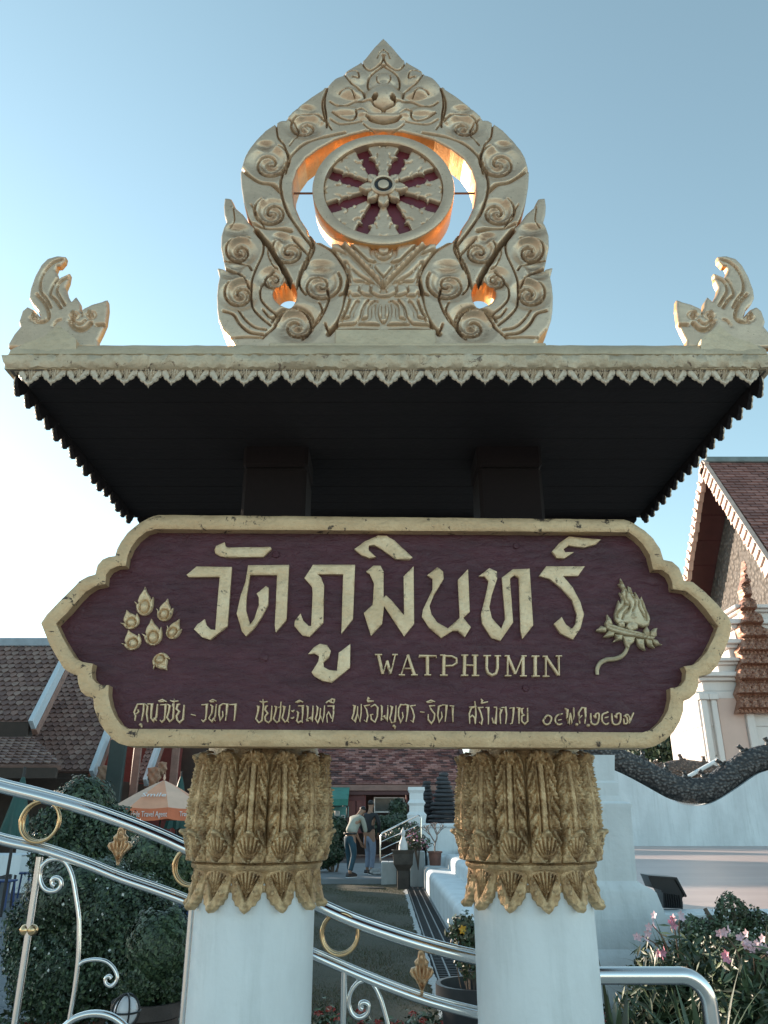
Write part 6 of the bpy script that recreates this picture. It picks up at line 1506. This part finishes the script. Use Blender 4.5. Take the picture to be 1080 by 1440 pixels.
r = np.random.RandomState(77); C, N = blob_pts(900, [lob(590, 1185, 18.3, 16, 10), lob(583, 1176, 18.3, 12, 12), lob(573, 1190, 18.2, 10, 6)], r, .3)
o = empty('flower_pot_plant', (P(588, 1190, 18.3).x, 18.3, 0), 'thin twiggy plant with pinkish leaves beside the stone planter', 'plant'); place('foliage', leafmesh('foliage', C, N, .035, [L_OL, L_MD, M_PETP], [.5, .35, .15], 1.8, 78), o)
q = MB()
for i in range(14): q.tube([(P(588, 1205, 18.3).x, 18.3, .35), tuple(C[r.randint(len(C))])], .006, 5)
q.obj('stem', M_BARK, o)
for (x0, x1, y0, y1, Y, lab) in ((536, 558, 1213, 1236, 19.0, 'tile faced step block left of the dark stone planter'), (577, 598, 1198, 1215, 18.55, 'tile faced step block right of the dark stone planter')):
    a = P(x0, y0, Y); b = P(x1, y1, Y); o = empty('step_block', ((a.x+b.x)/2, Y, 0), lab, 'step block', 'tile faced step blocks')
    q = MB(); q.bbox(a.x, b.x, Y, Y+.5, 0, a.z, .01); q.obj('block', white_mat('grimy plaster', (.42, .46, .47), .6, 6), o)
    for i in range(2):
        for j in range(3): q = MB(); w_ = (b.x-a.x)/2; q.bbox(a.x+w_*i+.008, a.x+w_*(i+1)-.008, Y+.17*j+.006, Y+.17*(j+1)-.006, a.z+.001, a.z+.012, .003); q.obj('tile', M_WHITE, o)
q = MB(); q.box(P(558, 1200, 19).x, P(600, 1200, 19).x, 18.95, 19.15, 0, P(560, 1185, 19).z); o = q.obj('dark_planter_box', M_PLANT, None, False); tag(o, 'long low dark planter box behind the stair rail', 'planter')
C, N = blob_pts(1500, [lob(560, 1175, 19, 24, 9), lob(580, 1165, 19, 14, 9)], r, .3); o2 = place('foliage', leafmesh('foliage', C, N, .04, [L_DK, L_MD, M_PETL], [.5, .4, .1], 1.6, 79), o)
C, N = blob_pts(6000, [lob(555, 1160, 27, 30, 13), lob(535, 1165, 27, 12, 8), lob(560, 1140, 28, 13, 16)], r, .5)
o = empty('shop_hedge', gnd(555, 27), 'dark ornamental shrubs in front of the shop windows', 'bush'); place('foliage', leafmesh('foliage', C, N, .07, [L_DK, L_MD], [.75, .25], 1.6, 80), o)

# ================================================================ PARASOLS, TABLE
M_CAN = simple('faded peach canopy cloth', (.70, .33, .20), .7, 0, .12, 3); M_CANO = simple('orange valance cloth', (.62, .17, .08), .7, 0, .15, 3); M_CANW = simple('white lettering', (.72, .70, .68), .6, 0, .03); M_CANL = simple('pale stripe canopy cloth', (.70, .46, .34), .7, 0, .1, 3)
YU = 20.0; ut = P(231, 1097, YU); ue = P(231, 1136, YU); R = (231-164)*YU*_ct/FPX*1.01
um = empty('parasol', (ut.x, YU, 0), 'open cream and orange parasol with printed advertising behind the left pillar', 'parasol')
SEG = 8
for k in range(SEG):
    a0 = -PI/2-PI/SEG+2*PI*k/SEG; a1 = a0+2*PI/SEG; v = []; f = []
    n = 6; m = 6
    for j in range(n+1):
        for i in range(m+1):
            s_ = j/n; t_ = i/m; p0 = np.array([math.cos(a0), math.sin(a0)]); p1 = np.array([math.cos(a1), math.sin(a1)]); p = (p0*(1-t_)+p1*t_)*R*s_
            v.append((ut.x+p[0], YU+p[1], ut.z-(ut.z-ue.z)*(s_**1.15)-.03*math.sin(PI*t_)*s_))
    for j in range(n):
        for i in range(m): f.append((j*(m+1)+i, j*(m+1)+i+1, (j+1)*(m+1)+i+1, (j+1)*(m+1)+i))
    obj('canopy_panel', v, f, M_CAN if k % 2 == 0 else M_CANL, um, True, 0)
    v2 = []; 
    for i in range(m+1):
        x, y, z = v[n*(m+1)+i]; v2 += [(x, y, z), (ut.x+(x-ut.x)*1.01, YU+(y-YU)*1.01, z-.24-.02*math.sin(PI*i/m))]
    obj('valance', v2, [(2*i, 2*i+2, 2*i+3, 2*i+1) for i in range(m)], M_CANO, um, True, 0)
q = MB(); q.tube([(ut.x, YU, 0), (ut.x, YU, ut.z)], .022, 10); q.obj('pole', M_BLACK, um)
q = MB(); q.lathe([(.02, ut.z), (.035, ut.z+.05), (.01, ut.z+.14)], 10, (ut.x, YU)); q.obj('finial', M_CANL, um)
for k in range(SEG):
    a0 = -PI/2-PI/SEG+2*PI*k/SEG; q = MB(); q.tube([(ut.x, YU, ut.z-.45), (ut.x+R*.55*math.cos(a0), YU+R*.55*math.sin(a0), ut.z-(ut.z-ue.z)*.5-.03)], .008, 5); q.obj('rib', M_BLACK, um)
def text(body, size, M, mat, parent, name='lettering', sx=1, ext=.004):
    c = bpy.data.curves.new('t', 'FONT'); c.body = body; c.size = size; c.align_x = 'CENTER'; c.extrude = ext; c.resolution_u = 2
    o = bpy.data.objects.new('t', c); COL.objects.link(o); dg = bpy.context.evaluated_depsgraph_get(); me = bpy.data.meshes.new_from_object(o.evaluated_get(dg)); bpy.data.objects.remove(o)
    me.transform(M @ Matrix.Diagonal((sx, 1, 1, 1))); me.materials.clear(); me.materials.append(mat); me.update(); return place(name, me, parent)
apo = R*math.cos(PI/SEG)*1.012
text('Sabile Travel Agent', .17, Matrix.Translation((ut.x, YU-apo-.02, ue.z-.20)) @ Matrix.Rotation(PI/2, 4, 'X'), M_CANW, um, sx=.66)
sl = math.atan2(ut.z-ue.z, apo)
text('Smile', .24, Matrix.Translation((ut.x, YU-apo*.74, ut.z-(ut.z-ue.z)*.70+.05)) @ Matrix.Rotation(sl, 4, 'X'), M_CANW, um, sx=1.15)
for s in (-1, 1):
    a = -PI/2+s*2*PI/SEG
    text('Travel', .15, Matrix.Translation((ut.x+math.cos(a)*(apo+.01), YU+math.sin(a)*(apo+.01), ue.z-.19)) @ Matrix.Rotation(a+PI/2, 4, 'Z') @ Matrix.Rotation(PI/2, 4, 'X'), M_CANW, um, sx=.8)
M_GRU = simple('dark green parasol cloth', (.012, .065, .055), .6, 0, .3, 4)
def closed_parasol(px, ptop, pbot, Y, w, label, seed):
    t_ = P(px, ptop, Y); b_ = P(px, pbot, Y); root = empty('closed_parasol', (t_.x, Y, 0), label, 'parasol', 'closed green parasols'); k = Y*_ct/FPX; H_ = t_.z-b_.z
    v = []; f = []; n = 8; m = 32
    for j in range(n+1):
        s_ = j/n
        for i in range(m): a = 2*PI*i/m; rr2 = w/2*k*(.10+.9*s_**.8)*(1+.18*math.sin(a*8)*s_); v.append((t_.x+rr2*math.cos(a), Y+rr2*math.sin(a), t_.z-H_*s_-.03*math.sin(a*8)*s_))
    for j in range(n):
        for i in range(m): f.append((j*m+i, j*m+(i+1) % m, (j+1)*m+(i+1) % m, (j+1)*m+i))
    obj('folded_canopy', v, f, M_GRU, root, True, 60); q = MB(); q.tube([(t_.x, Y, 0), (t_.x, Y, t_.z+.15)], .025, 8); q.obj('pole', M_BLACK, root)
closed_parasol(33, 1092, 1178, 13, 38, 'closed dark green parasol at the left behind the railing', 5)
closed_parasol(255, 1092, 1165, 24, 30, 'closed dark green parasol behind the orange parasol', 6)
# table with white cloth, blue chair legs at the left edge
tb = P(14, 1203, 14.5)
tab = empty('garden_table', (tb.x-.2, 14.9, 0), 'outdoor table under a white cloth at the left edge', 'table'); q = MB(); q.bbox(tb.x-1.1, tb.x+.22, 14.4, 15.3, tb.z-.02, tb.z, .01); q.obj('tabletop', M_WHITE, tab)
for (x, y) in ((-1.05, 14.45), (.17, 14.45), (-1.05, 15.25), (.17, 15.25)): q = MB(); q.tube([(tb.x+x, y, 0), (tb.x+x, y, tb.z-.02)], .02, 8); q.obj('leg', M_BLACK, tab)
v = []; f = []; n = 24
for i in range(n+1):
    x = tb.x-1.14+1.40*i/n; v += [(x, 14.37, tb.z+.008), (x, 14.35+.02*math.sin(i*1.1), tb.z-.30-.02*math.sin(i*.8)), (x, 15.33, tb.z+.008)]
for i in range(n): f += [(3*i, 3*i+3, 3*i+4, 3*i+1), (3*i, 3*i+2, 3*i+5, 3*i+3)]
o = obj('tablecloth', v, f, M_WHITE, None, True, 60); tag(o, 'white cloth hanging over the garden table at the left edge', 'tablecloth')
M_BLUE = simple('blue plastic', (.02, .05, .16), .45, 0, .2, 4)
def stool(X, Y, label, h=.46):
    root = empty('stool', (X, Y, 0), label, 'stool', 'stools by the garden table'); q = MB(); q.bbox(X-.16, X+.16, Y-.16, Y+.16, h-.03, h, .01); q.obj('seat', M_BLUE, root)
    for sx in (-1, 1):
        for sy in (-1, 1): q = MB(); q.tube([(X+sx*.15, Y+sy*.15, 0), (X+sx*.12, Y+sy*.12, h-.03)], .018, 8); q.obj('leg', M_BLUE, root)
c = P(10, 1240, 13.9); stool(c.x-.05, 13.9, 'blue plastic stool in front of the cloth-covered table'); c = P(27, 1238, 15.8); stool(c.x+.1, 15.8, 'blue plastic stool behind the right end of the table')
q = MB(); c = P(38, 1192, 17); q.bbox(c.x-.22, c.x+.14, 17, 17.4, 0, P(38, 1172, 17).z, .02); q2 = q.obj('white_cabinet', M_WHITE, None); tag(q2, 'white cabinet seen through the brass ring on the left', 'cabinet')
# blue crate behind the left pillar
c = P(262, 1265, 8.5); q = MB(); q.bbox(c.x-.14, c.x+.12, 8.5, 8.8, 0, P(262, 1258, 8.5).z, .02); o = q.obj('blue_bin', M_BLUE, None); tag(o, 'blue plastic bin half hidden behind the left pillar', 'bin')
# little red and blue flag sign above the bush
c = P(181, 1168, 12); sg_ = empty('flag_sign', (c.x, 12, 0), 'small blue and white sign with a red corner above the bushes', 'sign')
PBX(183, 1158, 1172, 12, 20, simple('blue white sign board', (.25, .38, .48), .5, 0, .3, 9), 'board', .03, sg_); PBX(180, 1162, 1169, 11.97, 9, simple('red pennant', (.40, .02, .03), .5), 'pennant', .01, sg_); PBX(187, 1170, 1300, 12.02, 1.6, M_BLACK, 'pole', .04, sg_)

# ================================================================ FLOODLIGHT ON THE TERRACE
fl0 = P(938, 1285, YTN+.15); FY = YTN+.15
fl = empty('floodlight', tuple(fl0), 'black floodlight tilted upward on the white terrace wall', 'floodlight')
kf = (FY*_ct+.0)/FPX; M_FLB = simple('black aluminium casting', (.010, .013, .018), .35, .3, .3, 10)
def FQ(x, y): return XZ(830+x/4.32, 1200+y/4.32, FY)
q = MB(); q.prism([FQ(345, 135), FQ(515, 147), FQ(575, 255), FQ(555, 268), FQ(548, 335), FQ(440, 330), FQ(436, 240), FQ(425, 222), FQ(375, 208)], FY-.02, FY+.16); q.obj('housing', M_FLB, fl, True, 20)
q = MB(); q.prism([FQ(345, 132), FQ(517, 144), FQ(578, 258), FQ(570, 264), FQ(508, 156), FQ(352, 144)], FY-.035, FY+.175); q.obj('visor', M_FLB, fl, True, 20)
for i in range(7):
    a, b = FQ(450+i*14, 240+i*2), FQ(450+i*14, 326); q = MB(); q.box(a[0]-.002, a[0]+.002, FY-.032, FY-.02, b[1], a[1]); q.obj('cooling_fin', M_FLB, fl, False)
q = MB(); A_ = [FQ(563, 268), FQ(572, 300), FQ(572, 345), FQ(560, 368), FQ(520, 372), FQ(470, 368), FQ(452, 355), FQ(448, 340)]; q.tube([(x, FY+.05, z) for x, z in A_], .007, 8); q.obj('yoke', M_FLB, fl)
for x in (488, 520): a = FQ(x, 345); b = FQ(x, 372); q = MB(); q.tube([(a[0], FY+.05, a[1]), (b[0], FY+.05, b[1]-.02)], .006, 6); q.obj('bolt', M_FLB, fl)

# ================================================================ PEOPLE
def skin_body(name, joints, edges, mat, parent, sub=2, root_=0):
    me = bpy.data.meshes.new(name); me.from_pydata([j[:3] for j in joints], edges, []); o = bpy.data.objects.new(name, me); COL.objects.link(o)
    sk = o.modifiers.new('s', 'SKIN'); sk.use_smooth_shade = True; sk.branch_smoothing = .6
    for i, j in enumerate(joints): me.skin_vertices[0].data[i].radius = (j[3], j[4] if len(j) > 4 else j[3])
    me.skin_vertices[0].data[root_].use_root = True
    ss = o.modifiers.new('u', 'SUBSURF'); ss.levels = sub; ss.render_levels = sub
    dg = bpy.context.evaluated_depsgraph_get(); m2 = bpy.data.meshes.new_from_object(o.evaluated_get(dg)); bpy.data.objects.remove(o)
    m2.materials.clear(); m2.materials.append(mat); m2.shade_smooth(); return place(name, m2, parent)
M_SKIN = simple('tan skin', (.30, .17, .11), .55, 0, .1, 8); M_HAIR = simple('black hair', (.010, .008, .008), .5, 0, .4, 30, .4, 80)
def person(px, pfoot, Y, rz, scale, label, lean, cloth, zf, arms, legs, headt, shoe, long_sleeve=False, white_sole=True):
    f0 = P(px, pfoot, Y); X = f0.x; root = empty('person', (X, Y, zf), label, 'person'); Mt = Matrix.Translation((X, Y, zf)) @ Matrix.Rotation(rz, 4, 'Z') @ Matrix.Diagonal((scale, scale, scale, 1))
    def T(j): p = Mt @ Vector(j[:3]); return (p.x, p.y, p.z)+tuple(q*scale for q in j[3:])
    # local frame: +x is the direction faced; z up; pelvis at .92
    pel = Vector((0, 0, .90)); dirn = Vector((math.sin(lean), 0, math.cos(lean)))
    ch = pel+dirn*.34; nk = pel+dirn*.53; hd = nk+(dirn*.5+Vector((headt[0], 0, headt[1]))).normalized()*.15
    J = [tuple(pel)+(.13, .15), tuple(pel+dirn*.17)+(.115, .14), tuple(ch)+(.12, .165), tuple(nk-dirn*.02)+(.06, .07), tuple(nk+(hd-nk)*.4)+(.052, .055), tuple(hd)+(.085, .075), tuple(hd+(hd-nk).normalized()*.09)+(.07, .068)]
    E = [(0,1),(1,2),(2,3),(3,4),(4,5),(5,6)]
    armj = []; 
    for s, (el, wr) in zip((-1, 1), arms):
        sh = ch+dirn*.10+Vector((0, s*.17, 0)); a = len(J); J += [tuple(sh)+(.052,), tuple(Vector(el))+(.040,), tuple(Vector(wr))+(.026,)]; E += [(2, a), (a, a+1), (a+1, a+2)]
        d = (Vector(wr)-Vector(el)).normalized(); pm = Vector(wr)+d*.05; J.append(tuple(pm)+(.030, .018)); E.append((a+2, a+3)); 
        for q in range(4):
            o_ = Vector((0, (q-1.5)*.018, 0)); L = (.065, .075, .07, .055)[q]; b = len(J); J += [tuple(pm+d*.035+o_)+(.009,), tuple(pm+d*(.035+L*.6)+o_*1.1+Vector((.01, 0, -.004)))+(.008,), tuple(pm+d*(.035+L)+o_*1.1+Vector((.022, 0, -.01)))+(.0065,)]; E += [(a+3, b), (b, b+1), (b+1, b+2)]
        b = len(J); J += [tuple(Vector(wr)+d*.03+Vector((.03, -s*.01, 0)))+(.010,), tuple(Vector(wr)+d*.07+Vector((.048, -s*.015, 0)))+(.008,)]; E += [(a+2, b), (b, b+1)]
        armj.append((sh, Vector(el), Vector(wr)))
    legj = []
    for s, (kn, an) in zip((-1, 1), legs):
        hip = pel+Vector((0, s*.09, -.05)); a = len(J); J += [tuple(hip)+(.088,), tuple(Vector(kn))+(.058,), tuple(Vector(an))+(.038,), tuple(Vector(an)+Vector((.10, 0, -.05)))+(.035, .025)]; E += [(0, a), (a, a+1), (a+1, a+2), (a+2, a+3)]; legj.append((hip, Vector(kn), Vector(an)))
    skin_body('body', [T(j) for j in J], E, M_SKIN, root)
    top, bot = cloth
    TJ = [tuple(pel+Vector((0, 0, .0)))+(.145, .165), tuple(pel+dirn*.15)+(.130, .155), tuple(pel+dirn*.30)+(.138, .18), tuple(ch+dirn*.08)+(.125, .17), tuple(nk-dirn*.01)+(.068, .075)]; TE = [(0,1),(1,2),(2,3),(3,4)]
    for sh, el, wr in armj:
        a = len(TJ); end = wr if long_sleeve else el+(wr-el)*.15
        TJ += [tuple(sh)+(.066,), tuple(sh+(el-sh)*.6)+(.058,)]+([tuple(el)+(.052,), tuple(wr-(wr-el)*.05)+(.038,)] if long_sleeve else [tuple(end)+(.052,)]); TE += [(3, a)]+[(i, i+1) for i in range(a, len(TJ)-1)]
    skin_body('shirt' if not long_sleeve else 'jacket', [T(j) for j in TJ], TE, top, root)
    BJ = [tuple(pel)+(.142, .160), tuple(pel+Vector((0, 0, -.06)))+(.135, .16)]; BE = [(0, 1)]
    for hip, kn, an in legj:
        a = len(BJ); BJ += [tuple(hip+Vector((0, 0, -.08)))+(.105,), tuple(kn)+(.072,), tuple(an+(kn-an)*.25)+(.060,), tuple(an+(kn-an)*.10)+(.058,)]; BE += [(1, a), (a, a+1), (a+1, a+2), (a+2, a+3)]
    skin_body('trousers', [T(j) for j in BJ], BE, bot, root)
    up_ = (hd-nk).normalized(); back = Vector((-up_.z, 0, up_.x))
    HJ = [tuple(hd+up_*.10)+(.062, .060), tuple(hd+up_*.05+back*.028)+(.088, .082), tuple(hd+back*.035-up_*.03)+(.078, .078)]; skin_body('hair', [T(j) for j in HJ], [(0, 1), (1, 2)], M_HAIR, root)
    # face: nose and ears, belt, shoes
    q = MB(); nf = hd-back*.085; q.tube([T(tuple(nf+up_*.02)), T(tuple(nf-back*.022-up_*.02)), T(tuple(nf-up_*.03))], [.008*scale, .013*scale, .010*scale], 6)
    for s in (-1, 1): c = T(tuple(hd+Vector((0, s*.078, 0)))); q.ball(c, .018*scale, 8, 6, (.8, .5, 1.3))
    q.obj('face_details', M_SKIN, root)
    for s, (hip, kn, an) in zip((-1, 1), legj):
        q = MB(); base = Vector((an.x, an.y, an.z)); prof = [(-.07, 0), (.20, 0), (.21, .03), (.15, .065), (.06, .085), (-.06, .085), (-.085, .04)]
        q.prism([(a, b) for a, b in prof], -.042, .042, Mt @ Matrix.Translation((an.x, an.y, an.z-.085)) @ Matrix.Rotation(0, 4, 'Z')); so = q.obj('shoe', shoe, root, True, 30)
        q = MB(); q.bbox(-.085, .215, -.046, .046, -.012, .012, .004, Mt @ Matrix.Translation((an.x, an.y, an.z-.088))); q.obj('sole', M_WHITE if white_sole else M_BLACK, so)
    return root, Mt, pel
M_SHIRT = simple('pale grey green shirt', (.33, .34, .29), .75, 0, .15, 8); M_JEAN = simple('teal blue jeans', (.020, .065, .095), .75, 0, .25, 8); M_JACK = simple('black jacket', (.012, .014, .017), .65, 0, .3, 8); M_GJEAN = simple('pale grey blue jeans', (.20, .25, .34), .75, 0, .2, 8)
r1, Mt, pel = person(491, 1232, 19.6, math.radians(48), 1.0, 'man in pale shirt and blue jeans bending forward on the walkway', math.radians(33), (M_SHIRT, M_JEAN), .13,
    (((.36, -.18, .98), (.42, -.10, .74)), ((.38, .20, 1.0), (.46, .12, .76))), (((.03, -.12, .48), (-.12, -.13, .09)), ((.10, .12, .49), (.14, .12, .09))), (.7, .15), M_BLACK)
q = MB(); q.lathe([(.158, -.018), (.162, 0), (.158, .02)], 20, (0, 0), Mt @ Matrix.Translation(pel+Vector((.015, 0, .03))) @ Matrix.Diagonal((.95, 1.05, 1, 1))); q.obj('belt', M_BLACK, r1)
person(519, 1222, 20.6, math.radians(62), 1.0, 'person in black jacket and pale grey jeans standing behind the bending man', math.radians(5), (M_JACK, M_GJEAN), .13,
    (((.02, -.27, 1.12), (.10, -.20, .92)), ((.02, .27, 1.12), (.10, .22, .92))), (((.02, -.10, .49), (-.06, -.10, .09)), ((.12, .10, .50), (.10, .11, .09))), (.4, .9), M_BLACK, long_sleeve=True)
# bag at their feet
c = P(527, 1222, 20.3); q = MB(); q.bbox(c.x-.12, c.x+.14, 20.3, 20.5, .13, .27, .05); q.bbox(c.x-.05, c.x+.16, 20.15, 20.28, .13, .20, .03); o = q.obj('bundle', simple('pale crumpled bundle', (.35, .36, .36), .7, 0, .5, 12)); tag(o, 'pale bundle on the walkway at the standing person feet', 'bag')
